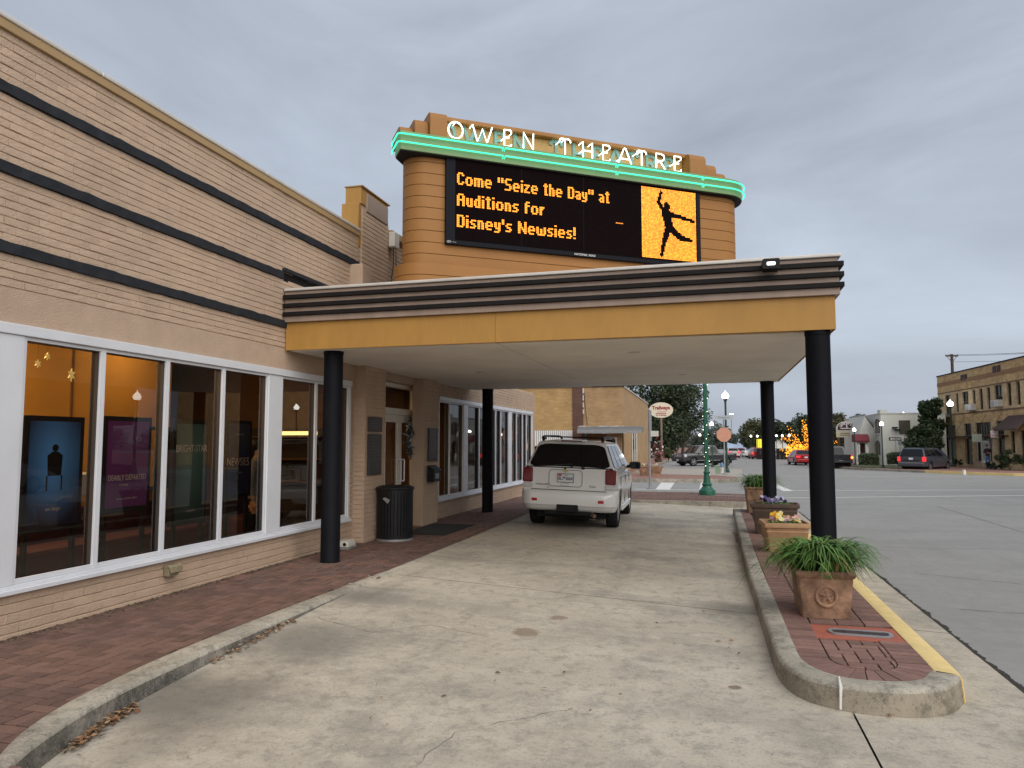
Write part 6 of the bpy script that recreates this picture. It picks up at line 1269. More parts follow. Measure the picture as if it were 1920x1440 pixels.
for s in (-1, 1):
    mb = MB(); mb.lathe([(.04, 0), (.04, .14), (.05, .14), (.05, .18)], 10, M=Matrix.Translation((0, 0, .28)) @ Matrix.Rotation(s*math.pi/2, 4, 'Y')); mb.build("nozzle", M['offwhite'], o)
# ------------------------------------------------------------------ foliage
def tree(name, label, c, rx, ry, rz_, trunk_h, n, m, seed, leaf=.16, cat="tree", group=None, clumps=26, droop=0.0, tr=.18, fill=.9):
    o = empty(name, c, 0, label, cat, group); r = random.Random(seed); mb = MB(); base_z = trunk_h
    limbs = []; mb.tube([(0, 0, -.1), (r.gauss(0, .06), r.gauss(0, .06), trunk_h*.5), (r.gauss(0, .15), r.gauss(0, .15), trunk_h+rz_*.4)], [tr, tr*.8, tr*.5], 8)
    cl = []
    for i in range(clumps):
        while True:
            v = Vector((r.uniform(-1, 1), r.uniform(-1, 1), r.uniform(-1, 1)))
            if .15 < v.length < 1: break
        v = v*(v.length**-.45) if v.length > .3 else v
        p = Vector((v.x*rx*.8, v.y*ry*.8, base_z+rz_+v.z*rz_*.82)); cl.append((p, r.uniform(.20, .38)*min(rx, rz_)*1.1))
        if i % 3 == 0: mb.tube([(0, 0, trunk_h*r.uniform(.5, .95)), (p.x*.5, p.y*.5, (trunk_h+p.z)*.5), tuple(p)], [tr*.45, tr*.28, tr*.08], 6)
    mb.build("trunk", M['bark'], o, smooth=True)
    lf = MB()
    for i in range(n):
        p, rad = cl[r.randrange(len(cl))]; d = Vector((r.gauss(0, 1), r.gauss(0, 1), r.gauss(0, 1))).normalized(); q = p+d*rad*(r.random()**.45)*Vector((1.25, 1.25, .8)).length/1.9
        a = Vector((r.gauss(0, 1), r.gauss(0, 1), r.gauss(-droop, .6))).normalized(); b = a.orthogonal().normalized(); b = b*math.cos(r.random()*6)+a.cross(b)*math.sin(r.random()*6); l = leaf*r.uniform(.6, 1.4); lf.add([q-a*l, q+b*l*.42, q+a*l, q-b*l*.42], [(0, 1, 2, 3)])
    tag(lf.build("crown", m, o, fix=False), kind="stuff"); return o
def treepx(name, label, x0, x1, yt, yb, Y, m, seed, n=2600, leaf=.2, trunk=None, **k):
    a, b = at(x0, yb, Y), at(x1, yb, Y); top = at((x0+x1)/2, yt, Y).z; zg = zs(Y)+.1; bot = max(zg+.2, at((x0+x1)/2, yb, Y).z); rx = (b.x-a.x)/2; rz_ = (top-bot)/2
    return tree(name, label, ((a.x+b.x)/2, Y, zg), rx, rx*.8, rz_, bot-zg, n, m, seed, leaf, **k)
treepx("oak_tree", "big dark oak rising behind the Trailways sign", 1120, 1310, 640, 845, 98, M['leaf'], 21, 16000, .22, clumps=60, tr=.35, group="trees behind the sign")
treepx("oak_tree", "spreading dark oak branch crown reaching over the grey pickup", 1225, 1335, 700, 830, 100, M['leaf'], 22, 8000, .2, clumps=34, tr=.25, group="trees behind the sign")
treepx("oak_tree", "low dark shady tree directly behind the oval sign's pole", 1190, 1290, 770, 868, 92, M['leaf'], 23, 8000, .2, clumps=40, tr=.2, group="trees behind the sign")
treepx("tree", "olive round tree just left of the rear right column, far away", 1386, 1448, 786, 850, 125, M['leaf2'], 31, 8000, .2, clumps=36, group="distant trees")
treepx("tree", "distant dark tree above the blue-roofed shed", 1345, 1405, 815, 850, 150, M['leaf3'], 32, 5000, .24, clumps=26, group="distant trees")
treepx("tree", "distant hazy tree above the pickup's cab", 1295, 1360, 810, 850, 145, M['leaf3'], 33, 5000, .24, clumps=26, group="distant trees")
treepx("tree", "wide dark green tree left of the golden lights", 1436, 1500, 786, 856, 105, M['leaf'], 34, 8000, .19, clumps=40, group="trees along the right side")
treepx("tree", "tall dark green tree behind the front right column", 1480, 1566, 770, 856, 112, M['leaf'], 35, 9000, .2, clumps=44, group="trees along the right side")
treepx("tree", "olive tree behind the LAW OFFICE sign", 1540, 1606, 770, 856, 100, M['leaf2'], 36, 8000, .19, clumps=40, group="trees along the right side")
treepx("tree", "green tree rising behind the white gable", 1590, 1640, 776, 850, 96, M['leaf'], 37, 6000, .18, clumps=30, group="trees along the right side")
treepx("tree", "leafy tree growing against the end of the brick building", 1722, 1775, 735, 835, 67, M['hedge'], 38, 9000, .13, clumps=44, group="shrubs by the brick building")
treepx("bush", "dense dark green bush below the brick building's end wall", 1694, 1772, 795, 872, 65.3, M['hedge'], 39, 11000, .12, clumps=50, tr=.1, cat="bush", group="shrubs by the brick building")
treepx("bush", "low green shrubs beneath the Trailways sign", 1240, 1268, 840, 868, 82, M['leaf2'], 40, 3500, .12, clumps=20, tr=.06, cat="bush")
def hedge(label, px0, px1, yt, yb, Y, seed):
    a, b = at(px0, yb, Y), at(px1, yb, Y); zt = at(px0, yt, Y).z; zb = at(px0, yb, Y).z; o = empty("hedge", ((a.x+b.x)/2, Y, zb), 0, label, "hedge", "clipped hedges by the white building"); r = random.Random(seed); lf = MB(); w = (b.x-a.x)/2; h = zt-zb
    for i in range(2600):
        v = Vector((r.uniform(-1, 1), r.uniform(-1, 1), r.uniform(0, 1))); k = max(abs(v.x), abs(v.y), v.z); 
        if k < .75: continue
        q = Vector((v.x*w+r.gauss(0, .03), v.y*.5, .08+v.z*h*(1-.15*abs(v.x)**3))); aa = Vector((r.gauss(0, 1), r.gauss(0, 1), r.gauss(0, 1))).normalized(); bb = aa.orthogonal().normalized(); l = r.uniform(.06, .12); lf.add([q-aa*l, q+bb*l*.5, q+aa*l, q-bb*l*.5], [(0, 1, 2, 3)])
    tag(lf.build("foliage", M['hedge'], o, fix=False), kind="stuff"); mb = MB(); mb.box(-w*.8, -.4, .1, w*.8, .4, h*.85); mb.build("core", M['soil'], o, bevel=.1)
hedge("clipped hedge under the arched windows of the white building", 1612, 1646, 852, 873, 61.5, 1); hedge("clipped hedge left of the minivan before the white wall", 1666, 1698, 850, 872, 61, 2)
# golden light tree
Y = 92; a = at(1512, 860, Y); o = empty("light_tree", (a.x, Y, zs(Y)+.1), 0, "small tree wrapped in glowing golden lights down the street", "tree"); r = random.Random(5); mb = MB(); mb.tube([(0, 0, 0), (.1, 0, 1.0), (0, .1, 2.4)], [.16, .12, .08], 7)
tips = []
for i in range(34):
    t_ = Vector((r.gauss(-.2, 1.5), r.gauss(0, .8), r.uniform(.8, 4.6))); tips.append(t_); mb.tube([(0, 0, r.uniform(.5, 1.6)), tuple(t_*.55+Vector((0, 0, .3))), tuple(t_)], [.05, .03, .01], 5)
mb.build("trunk", M['bark'], o, smooth=True); mb = MB()
for i in range(900):
    t_ = tips[r.randrange(34)]; u = r.random()**.7; q = Vector((0, 0, .8)).lerp(t_, u)+Vector((r.gauss(0, .12), r.gauss(0, .12), r.gauss(0, .12))); mb.ball(q, r.uniform(.03, .065), 5, 3)
for i in range(420): mb.ball(Vector((r.uniform(-2.2, 1.2), r.uniform(-.3, .3), r.uniform(.3, 1.75))), r.uniform(.05, .08), 5, 3)
tag(mb.build("golden_lights", M['goldlight'], o, fix=False), kind="stuff")
# ------------------------------------------------------------------ yellow brick bus office on the far corner
M['ybrick'] = brickmat("yellow_brick", (.46, .30, .125), (.38, .24, .095), (.25, .18, .105), .30, .085, .9, .4, .14)
M['tbrick'] = brickmat("tan_brick", (.40, .255, .125), (.34, .21, .10), (.24, .18, .11), .30, .085, .9, .4, .14)
M['brbrick'] = brickmat("brown_brick", (.13, .065, .045), (.10, .05, .038), (.07, .045, .035), .3, .085, .9, .4, .12)
YF = 44.5; X = lambda px: at(px, 830, YF).x; Zp = lambda py, px=1090: at(px, py, YF).z
zg = zs(YF)+.16; zt = Zp(726)
bs = empty("bus_office", (0, 0, 0), 0, "one-storey yellow brick corner building with brown pier and metal awning", "building")
xc = X(1168); xl = -18.0; yb = 66.0
mb = MB(); mb.box(xl, YF, zg, X(1074), YF+.3, zt); mb.build("front_wall", M['ybrick'], bs)
mb = MB(); mb.box(X(1094), YF, Zp(812), xc, YF+.3, zt); mb.build("front_wall", M['tbrick'], bs)
mb = MB(); mb.box(X(1074), YF-.06, zg, X(1094), YF+.3, zt); mb.build("brown_pier", M['brbrick'], bs)
mb = MB(); mb.add([(xc, YF+.301, zg), (xc-.25, yb, zg), (xc-.25, yb, zt), (xc, YF+.301, zt), (xc-.4, YF+.301, zg), (xc-.6, yb, zg), (xc-.6, yb, zt), (xc-.4, YF+.301, zt)], [(0, 1, 2, 3), (4, 7, 6, 5), (3, 2, 6, 7), (0, 4, 5, 1)]); mb.build("side_wall", M['tbrick'], bs)
mb = MB(); mb.box(X(1094), YF+1.2, zg, X(1138), YF+1.5, Zp(812)-.02); mb.box(X(1138), YF+.02, zg, X(1166), YF+.28, Zp(812)-.02); mb.build("recess_wall", M['tbrick'], bs)
mb = MB(); mb.box(X(1133), YF-.02, zg, X(1157), YF+.016, Zp(820)); d = mb.build("door", M['white'], bs); mb = MB(); mb.box(X(1136), YF-.03, zg+.3, X(1154), YF-.021, Zp(824)); mb.build("pane", M['dkglass'], d)
mb = MB(); mb.box(xl, YF-.08, zt, xc+.08, YF+.4, zt+.07); mb.build("coping", M['band'], bs); mb = MB(); mb.add([(xc+.07, YF+.41, zt), (xc-.18, yb, zt), (xc-.6, yb, zt), (xc-.4, YF+.41, zt), (xc+.07, YF+.41, zt+.07), (xc-.18, yb, zt+.07), (xc-.6, yb, zt+.07), (xc-.4, YF+.41, zt+.07)], [(0,3,2,1),(4,5,6,7),(0,1,5,4),(1,2,6,5),(2,3,7,6),(3,0,4,7)]); mb.build("coping", M['capmetal'], bs)
mb = MB(); mb.box(xl, YF+.3, zt-.4, xc-.45, yb, zt-.3); mb.build("roof", M['grey'], bs)
lat = M['white']; xa, xb = X(985), X(1073.5); za, zb2 = Zp(836), Zp(807); k = 0; x = xa
mb = MB(); mb.box(xa, YF-.055, za, xb, YF-.035, zb2); mb.build("screen_back", M['grey'], bs)
while x < xb:
    mb = MB(); mb.box(x, YF-.10, za, min(xb, x+.075), YF-.06, zb2); mb.build("screen_slat", lat, bs); x += .125
mb = MB(); mb.box(xa, YF-.03, zg+.5, xb, YF-.01, za-.05); mb.build("shop_window", M['dkglass'], bs)
# awning
a0, a1 = X(1091), at(1205, 810, YF-1.0).x; z0, z1 = Zp(813), Zp(800)
mb = MB(); mb.box(a0, YF-1.5, z0+.12, a1, YF-.01, z1-.02); aw = mb.build("awning", mat("awning_metal", (.20, .205, .205), .5, .15, 3, metal=.3), bs, bevel=.02)
for kq in range(3): mb = MB(); mb.box(a0-.02, YF-1.53-.012*kq, z0+.07*kq, a1+.02, YF-1.50, z0+.07*kq+.06); mb.build("awning_edge", M['grey'] if kq == 1 else mat("awning_trim", (.28, .285, .285), .5, .1, 3), aw, bevel=.004)
mb = MB()
for i in range(12): c = Vector((random.uniform(a0+.1, a1-1.2), YF-random.uniform(.2, 1.4), z1-.01)); mb.obox(c, (random.uniform(.1, .5), random.uniform(.1, .4), random.uniform(.02, .07)), random.uniform(0, 3))
tag(mb.build("awning_debris", M['offwhite'], aw), kind="stuff")
for i, (ya, yb_) in enumerate(((728, 738), (741, 751), (755, 764), (768, 776))):
    mb = MB(); mb.box(X(1093.5), YF-.07, Zp(yb_), X(1095.5), YF-.01, Zp(ya)); mb.build("conduit_segment", M['offwhite'], bs)
mb = MB(); mb.tube([(X(1096), YF-.05, Zp(736)), (X(1098), YF-.1, Zp(760)), (X(1103), YF-.3, Zp(798))], .02, 5); mb.build("stay_cable", M['band'], bs)
mb = MB(); mb.add([(xc+.01, 50, zg+.6), (xc-.03, 53, zg+.6), (xc-.03, 53, zg+2.4), (xc+.01, 50, zg+2.4)], [(0, 1, 2, 3)]); w_ = mb.build("side_window", M['dkglass'], bs)
for yy in (50, 51.5, 53): mb = MB(); mb.box(xc-.03, yy-.08, zg+.5, xc+.06-.004*yy*.2, yy+.08, zg+2.5); mb.build("window_frame", M['offwhite'], bs)
# ------------------------------------------------------------------ two-storey brick block on the right
K = 1.22; W0 = Vector((16.0*K, 58.0*K)); dW = Vector((1.0, -14.0)).normalized(); RZ = math.atan2(dW.y, dW.x)
rbz = zs(62)+.15
bk = empty("brick_block", (W0.x, W0.y, 0), RZ, "two-storey yellow brown brick building with tall upper windows and air conditioners", "building")
s_ = lambda v: v*K
z_ = lambda v: 1.72+K*(v-1.72)
M['oldbrick'] = brickmat("old_brick", (.60, .41, .195), (.48, .30, .135), (.42, .33, .21), .42, .13, .9, .4, .22)
M['oldbrick2'] = brickmat("old_brick_pale", (.62, .46, .26), (.52, .36, .18), (.45, .36, .24), .42, .13, .9, .4, .2)
ups = [(-.71, .27, 3.70, 5.03), (1.18, 1.63, 3.77, 5.05), (2.27, 3.27, 3.77, 5.08), (3.96, 4.39, 3.77, 5.09), (4.96, 5.46, 3.79, 5.10), (6.07, 6.54, 3.77, 5.11), (7.1, 8.16, 3.84, 5.15), (8.76, 9.28, 3.85, 5.16), (9.9, 10.36, 3.85, 5.17), (11.0, 11.5, 3.85, 5.17)]
lows = [(-1.1, .9, .25, 2.92), (2.39, 3.51, .30, 2.98), (4.15, 6.38, .55, 2.99), (7.15, 8.16, .3, 3.02), (8.94, 9.42, 1.09, 2.38), (10.1, 11.4, .4, 2.4)]
SMIN, SMAX = -2.07, 12.6
def wallstrip(z0, z1, ops):
    mb = MB(); cur = SMIN
    for a, b in [(o[0], o[1]) for o in ops]+[(SMAX, SMAX)]:
        if a-cur > .02: mb.box(s_(cur), 0, z_(z0), s_(a), .35, z_(z1))
        cur = b
    for a, b, oz0, oz1 in ops:
        if oz0 > z0+.01: mb.box(s_(a), .001, z_(z0), s_(b), .349, z_(oz0))
        if oz1 < z1-.01: mb.box(s_(a), .001, z_(oz1), s_(b), .349, z_(z1))
    return mb
wallstrip(3.70, 5.17, ups).build("upper_wall", M['oldbrick2'], bk); wallstrip(-.1, 3.02, lows).build("lower_wall", M['oldbrick2'], bk)
mb = MB(); mb.box(s_(SMIN), 0, z_(3.02), s_(SMAX), .35, z_(3.70)); mb.build("belt_wall", M['oldbrick'], bk)
mb = MB(); mb.box(s_(SMIN), 0, z_(5.17), s_(SMAX), .35, z_(6.45)); mb.build("parapet", M['oldbrick'], bk)
mb = MB(); mb.box(s_(SMIN)-.06, -.06, z_(6.45), s_(SMAX)+.1, .5, z_(6.52)); mb.build("coping", M['band'], bk)
mb = MB(); mb.box(s_(SMIN), -.05, z_(3.62), s_(SMAX), -.001, z_(3.70)); mb.box(s_(SMIN), -.03, z_(5.19), s_(SMAX), -.001, z_(5.26)); mb.build("string_course", mat("brown_stone", (.17, .105, .065), .9, .15, 3), bk)
mb = MB(); mb.box(s_(SMIN)+.01, -.035, z_(5.72), s_(SMAX), -.002, z_(5.98)); mb.build("brick_band", mat("band_brick", (.30, .17, .085), .9, .15, 3), bk)
mb = MB(); mb.box(s_(SMIN), .36, -.5, s_(SMIN)+.35, 14, z_(6.45)); mb.box(s_(SMAX)-.35, .36, -.5, s_(SMAX), 14, z_(6.45)); mb.box(s_(SMIN)+.36, 13.6, -.5, s_(SMAX)-.36, 13.95, z_(6.4)); mb.build("end_wall", M['oldbrick'], bk); mb = MB(); mb.box(s_(SMIN)+.36, .36, z_(6.0), s_(SMAX)-.36, 13.5, z_(6.1)); mb.build("roof", M['grey'], bk)
fr = mat("sash_frame", (.10, .085, .07), .6, .2, 5); room = M['black']
mb = MB(); mb.box(s_(SMIN)+.4, .9, -.3, s_(SMAX)-.4, .95, z_(5.9)); mb.build("dark_room", M['darkin'], bk)
def bwin(a, b, z0, z1, split=1, sash=True, name="window"):
    a, b, z0, z1 = s_(a), s_(b), z_(z0), z_(z1); f = .06; mb = MB(); mb.box(a, .10, z0, a+f, .2, z1); mb.box(b-f, .10, z0, b, .2, z1); mb.box(a+f, .10, z1-f, b-f, .2, z1); mb.box(a+f, .10, z0, b-f, .2, z0+f)
    if sash: mb.box(a+f, .11, (z0+z1)/2-.03, b-f, .19, (z0+z1)/2+.03)
    for k in range(1, split): x = a+(b-a)*k/split; mb.box(x-.03, .105, z0+f, x+.03, .195, z1-f)
    w = mb.build(name, fr, bk); mb = MB(); mb.quad((a+f*.5, .15, z0+.02), (b-f*.5, .15, z0+.02), (b-f*.5, .15, z1-.02), (a+f*.5, .15, z1-.02)); mb.build("pane", M['glass2'], w, fix=False); return w
for i, u in enumerate(ups): bwin(*u, split=2 if u[1]-u[0] > .9 and i else 1)
bwin(-1.1, .9, 2.0, 2.92, 1, False, "transom"); bwin(2.39, 3.51, 2.16, 2.98, 3, False, "transom"); bwin(4.15, 6.38, 2.16, 2.99, 6, False, "transom"); bwin(7.15, 8.16, 2.16, 3.02, 4, False, "transom"); bwin(8.94, 9.42, 1.09, 2.38); bwin(10.1, 11.4, .4, 2.4, 2)
for a, b in ((-1.1, .9), (2.45, 3.45), (7.2, 8.12)): 
    d = bwin(a, b, .22, 2.0, 2 if b-a > 1.5 else 1, False, "door"); mb = MB(); mb.box(s_(b)-.22, .05, z_(1.0), s_(b)-.16, .1, z_(1.15)); mb.build("handle", M['grey'], d)
bwin(4.15, 6.38, .55, 2.05, 2, False, "shop_window")
mb = MB(); mb.box(s_(-1.14), -.55, z_(2.08), s_(8.67), -.002, z_(2.15)); mb.build("ledge_canopy", mat("ledge_brown", (.05, .035, .028), .7, .2, 4), bk)
for a in (.2, 1.75, 4.9, 7.0): mb = MB(); mb.tube([(s_(a+.9), 0, z_(3.45)), (s_(a), -.5, z_(2.16))], .012, 5); mb.build("tie_rod", M['band'], bk)
for a, z0, z1 in ((3.35, 3.78, 4.19), (7.17, 3.84, 4.25)):
    mb = MB(); mb.box(s_(a), -.35, z_(z0), s_(a+1.03), .08, z_(z1)); ac = mb.build("air_conditioner", M['offwhite'], bk, bevel=.02)
    for kq in range(5): mb = MB(); zz = z_(z0)+.05+kq*.08; mb.box(s_(a)+.06, -.36, zz, s_(a)+.62, -.348, zz+.04); mb.build("grille_slat", M['grey'], ac)
for a, z0, z1 in ((2.24, 5.84, 6.31), (2.80, 5.84, 6.31), (7.09, 5.91, 6.41), (7.66, 5.91, 6.41)): mb = MB(); mb.box(s_(a), -.045, z_(z0), s_(a+.44), -.003, z_(z1-.1)); mb.build("vent", mat("vent_dark", (.05, .032, .028), .7, .2, 6), bk)
mb = MB(); mb.box(s_(-1.9), -.75, z_(3.52), s_(.3), -.002, z_(3.58)); bal = mb.build("balcony", M['grey'], bk)
for q in np.linspace(-1.88, .28, 12): mb = MB(); mb.box(s_(q)-.012, -.75, z_(3.58), s_(q)+.012, -.72, z_(4.0)); mb.build("baluster", M['band'], bal)
mb = MB(); mb.box(s_(-1.9), -.76, z_(4.0), s_(.3), -.71, z_(4.03)); mb.build("rail", M['band'], bal)
# awning with ribs
mb = MB(); mb.add([(s_(8.5), -.9, z_(2.41)), (s_(11.4), -.9, z_(2.41)), (s_(11.4), -.01, z_(3.16)), (s_(8.9), -.01, z_(3.16)), (s_(8.5), -.9, z_(2.5)), (s_(11.4), -.9, z_(2.5)), (s_(11.4), -.01, z_(3.26)), (s_(8.9), -.01, z_(3.26))], [(0,3,2,1),(4,5,6,7),(0,1,5,4),(1,2,6,5),(2,3,7,6),(3,0,4,7)]); aw = mb.build("awning", mat("awning_brown", (.075, .045, .038), .7, .15, 3), bk)
for q in np.linspace(0, 1, 12): mb = MB(); x0_, x1_ = s_(8.5+2.9*q), s_(8.9+2.5*q); mb.tube([(x0_, -.9, z_(2.52)), (x1_, -.01, z_(3.28))], .025, 5); mb.build("awning_rib", mat("awning_rib", (.11, .07, .06), .6, 0), aw)
mb = MB(); mb.box(s_(5.0), -.06, z_(.45), s_(6.1), .06, z_(1.85)); pb = mb.build("poster_board", M['white'], bk); mb = MB(); mb.box(s_(5.12), -.064, z_(.65), s_(5.98), -.061, z_(1.7)); mb.build("poster_sheet", mat("poster_pale", (.42, .45, .38), .6, .2, 4), pb)
# planting and small things before it
def W(sv, off, zz=None): p = W0+dW*s_(sv)+Vector((-dW.y, dW.x))*(-off)*-1; return Vector((p.x, p.y, rbz if zz is None else zz))
for i, (sv, lab) in enumerate(((3.0, "low shrub bed left of the standing person by the brick building"), (8.9, "low shrub bed right of the standing person by the brick building"), (10.6, "round green shrub at the far right edge of the picture"))):
    p = W0+dW*s_(sv)-Vector((-dW.y, dW.x))*1.0; tree("bush", lab, (p.x, p.y, rbz), 0.8 if i < 2 else .9, .4, .28 if i < 2 else .75, .05, 3500, M['hedge'], 60+i, .055, "bush", "shrubs in front of the brick building", 16, 0, .03)
def signpost(name, label, px, py, h, plates):
    g = gr(px, py, .15); o = empty(name, g, 0, label, "street sign"); post(o, h, .03)
    for (nm, m, x0, z0, x1, z1, txt, tm) in plates:
        mb = MB(); mb.box(x0, -.05, z0, x1, -.035, z1); p = mb.build(nm, m, o)
        if txt: put_text("lettering", txt, (z1-z0)*.5, tm, frame(((x0+x1)/2, -.052, (z0+z1)/2), (1, 0, 0), (0, 0, 1), (0, -1, 0)), p, .001, sx=.7)
    return o
redt = mat("sign_red_text", (.45, .05, .05), .5, 0)
signpost("parking_sign", "small white sign with red lettering on a thin post near the person", 1867, 880, 2.75, [("plate", M['white'], -.23, 2.25, .23, 2.75, "NO\nPARKING", redt)])
signpost("notice_sign", "pale green square sign on a thin post left of the person", 1835, 878, 2.55, [("plate", mat("pale_green_sign", (.38, .42, .33), .6, .08, 6), -.36, 1.95, .30, 2.55, None, None)])
o = signpost("one_way_sign", "black one-way arrow sign on a thin post left of the minivan", 1681, 876, 2.35, [("plate", M['black'], -.48, 2.08, .42, 2.33, None, None)])
mb = MB(); mb.extr([(-.42, -.056, 2.205), (-.28, -.056, 2.27), (-.28, -.056, 2.235), (.36, -.056, 2.235), (.36, -.056, 2.175), (-.28, -.056, 2.175), (-.28, -.056, 2.14)], (0, .004, 0)); ar = mb.build("arrow", M['white'], o); put_text("lettering", "ONE WAY", .06, M['black'], frame((.05, -.058, 2.205), (1, 0, 0), (0, 0, 1), (0, -1, 0)), ar, .001)
signpost("grey_sign", "small grey sign seen beside the one-way arrow", 1689, 874, 2.2, [("plate", M['grey'], -.16, 1.75, .16, 2.2, None, None)])
signpost("grey_sign", "narrow grey sign post beside the dark pickup", 1611, 876, 1.6, [("plate", M['offwhite'], -.16, .2, .10, .95, None, None)])
g = gr(1808, 890); o = empty("white_marker", g, 0, "small white marker standing in the road at the yellow kerb", "marker"); mb = MB(); mb.lathe([(.10, 0), (.11, .02), (.085, .05), (.09, .26), (.075, .28)], 14); mb.build("body", M['white'], o, smooth=True); mb = MB(); mb.lathe([(.098, .27), (.098, .30), (.02, .31)], 14); mb.build("cap", M['offwhite'], o, smooth=True)
# utility pole and wires behind
Y = 96; b = at(1787, 720, Y); zt_ = at(1787, 664, Y).z; o = empty("utility_pole", (b.x, Y, -.3), 0, "dark wooden utility pole with crossarm above the brick building", "utility pole")
mb = MB(); mb.tube([(0, 0, 0), (0, 0, zt_+.3)], [.2, .16], 8); mb.build("pole", M['bark'], o, smooth=True); mb = MB(); mb.obox((0, 0, zt_+.1), (1.5, .12, .16), R(20)); mb.build("crossarm", M['bark'], o)
for q in (-.6, -.25, .6): mb = MB(); mb.lathe([(.05, 0), (.07, .08), (.03, .16)], 8, (q, 0, zt_+.18)); mb.build("insulator", M['grey'], o)
for s in (-1, 1): mb = MB(); mb.tube([(s*.5, 0, zt_+.05), (0, -.1, zt_-.7)], .03, 5); mb.build("brace", M['bark'], o)
mb = MB(); mb.lathe([(.25, 0), (.25, .8), (.1, .9)], 10, (.35, -.1, zt_-2.6)); mb.build("transformer", M['grey'], o)
for q, dz in ((-.6, .2), (.0, .1), (.6, .2), (.1, -.6)):
    mb = MB(); mb.tube([(q+t*26, -t*30, zt_+dz-4*.7*t*(1-t)-t*.8) for t in np.linspace(0, 1, 12)], .015, 4); mb.build("wire", M['black'], o)
# ------------------------------------------------------------------ white building with arched windows
YW = 70.0; g0 = at(1653, 830, YW); wz = zs(YW)+.15; ztw = at(1653, 776, YW).z
lb = empty("white_building", (0, 0, 0), 0, "off-white rendered building with dark arched windows and maroon entrance awning", "building")
M['render'] = mat("white_render", (.62, .62, .55), .85, .05, 1.2, .25, 30, var2=.05, scale2=.3)
xw = g0.x; xe = at(1775, 830, YW).x; ye = 88.0
mb = MB(); mb.box(xw, YW, wz-.3, xe, YW+.3, ztw); mb.box(xw, YW+.301, wz-.3, xw+.3, ye, ztw-.004); mb.box(xw+.301, ye-.3, wz-.3, xe, ye, ztw-.3); mb.build("wall", M['render'], lb); mb = MB(); mb.box(xw+.3, YW+.3, ztw-.4, xe, ye-.3, ztw-.3); mb.build("roof", M['grey'], lb)
mb = MB(); mb.box(xw-.05, YW-.05, ztw, xe, YW+.35, ztw+.08); mb.box(xw-.05, YW+.36, ztw, xw+.35, ye, ztw+.08); mb.build("coping", M['offwhite'], lb); mb = MB(); mb.box(xw-.02, YW-.02, ztw+.08, xw+.5, YW+1.2, ztw+.35); mb.build("chimney_block", M['render'], lb)
def onx(px, py, Xp):
    d = FW+RT*((px-960)/FPX)-UP*((py-720)/FPX); return Vector((0, 0, CAMZ))+d*(Xp/d.x)
mar = mat("maroon_frame", (.085, .018, .022), .6, .1, 5)
def archwin(px0, px1, yt, yb2):
    a, b = onx(px1, yb2, xw-.02), onx(px0, yb2, xw-.02); z1 = onx(px0, yt, xw).z; z0 = onx(px0, yb2, xw).z; w = (b.y-a.y); P = []; cy = (a.y+b.y)/2; rr = w/2; 
    zc_ = z1-min(rr*.6, (z1-z0)*.3); P = [(a.y, z0), (b.y, z0)]+[(cy+rr*math.cos(t), zc_+(z1-zc_)*math.sin(t)) for t in np.linspace(0, math.pi, 9)]
    mb = MB(); mb.extr([(xw+.05, y, z) for y, z in P], (-.09, 0, 0)); w_ = mb.build("arched_window", mar, lb); Q = [(cy+(y-cy)*.82, z0+(z-z0)*.93+.06) for y, z in P]; mb = MB(); mb.extr([(xw-.041, y, z) for y, z in Q], (-.008, 0, 0)); mb.build("pane", M['dkglass'], w_); mb = MB(); mb.box(xw-.06, cy-.04, z0+.06, xw-.05, cy+.04, z1-.05); mb.build("mullion", mar, w_); mb = MB(); mb.box(xw-.12, a.y-.1, z0-.12, xw-.001, b.y+.1, z0); mb.build("sill", M['offwhite'], w_)
archwin(1641, 1649.5, 786, 813); archwin(1642, 1650.5, 826, 853); archwin(1634.5, 1638.5, 826, 852)
mb = MB(); a, b = at(1686, 814, YW), at(1706, 788, YW); mb.box(a.x, YW-.05, a.z, b.x, YW-.001, b.z); mb.build("wall_panel", mat("dark_mural", (.07, .06, .04), .7, .5, 1.2), lb)
for px, py in ((1677, 802), (1682, 806)): p = at(px, py, YW); mb = MB(); mb.obox((p.x, YW-.2, p.z), (.35, .3, .12), .4); mb.build("wall_light", M['band'], lb)
# gable wing
YG = 73.0; GP = [(1613, 866), (1611, 812), (1621.5, 779), (1640, 806), (1640, 866)]; pts = [at(px, py, YG) for px, py in GP]; pts[0].z = pts[4].z = wz-.2
mb = MB(); mb.extr([(p.x, YG, p.z) for p in pts], (0, 8, 0)); mb.build("gable_wing", M['render'], lb); ap, e2_ = pts[2], pts[3]
mb = MB(); mb.hexa([(ap.x, YG-.1, ap.z+.02), (e2_.x+.2, YG-.1, e2_.z-.1), (e2_.x+.2, YG+8, e2_.z-.1), (ap.x, YG+8, ap.z+.02), (ap.x, YG-.1, ap.z+.14), (e2_.x+.2, YG-.1, e2_.z+.02), (e2_.x+.2, YG+8, e2_.z+.02), (ap.x, YG+8, ap.z+.14)]); mb.build("gable_roof", M['grey'], lb)
YA = 71.2; a, b = at(1603, 829, YA), at(1630, 814, YA); mb = MB(); prof_ = [(-.1, a.z), (-.12, a.z+.15), (.1, b.z-.2), (.6, b.z), (1.6, b.z), (1.6, a.z)]
mb.extr([(a.x, YA+y, z) for y, z in prof_], (b.x-a.x, 0, 0)); mb.build("maroon_awning", mat("maroon_canvas", (.16, .018, .028), .75, .1, 4), lb, bevel=.05)
for px in (1611, 1627): p = at(px, 840, YA); mb = MB(); mb.box(p.x-.12, YA+.3, wz, p.x+.12, YA+.55, a.z); mb.build("awning_post", M['white'], lb)
p = at(1619, 840, YG); mb = MB(); mb.box(p.x-.35, YG-.02, wz, p.x+.35, YG-.001, a.z-.1); mb.build("entrance_door", mar, lb)
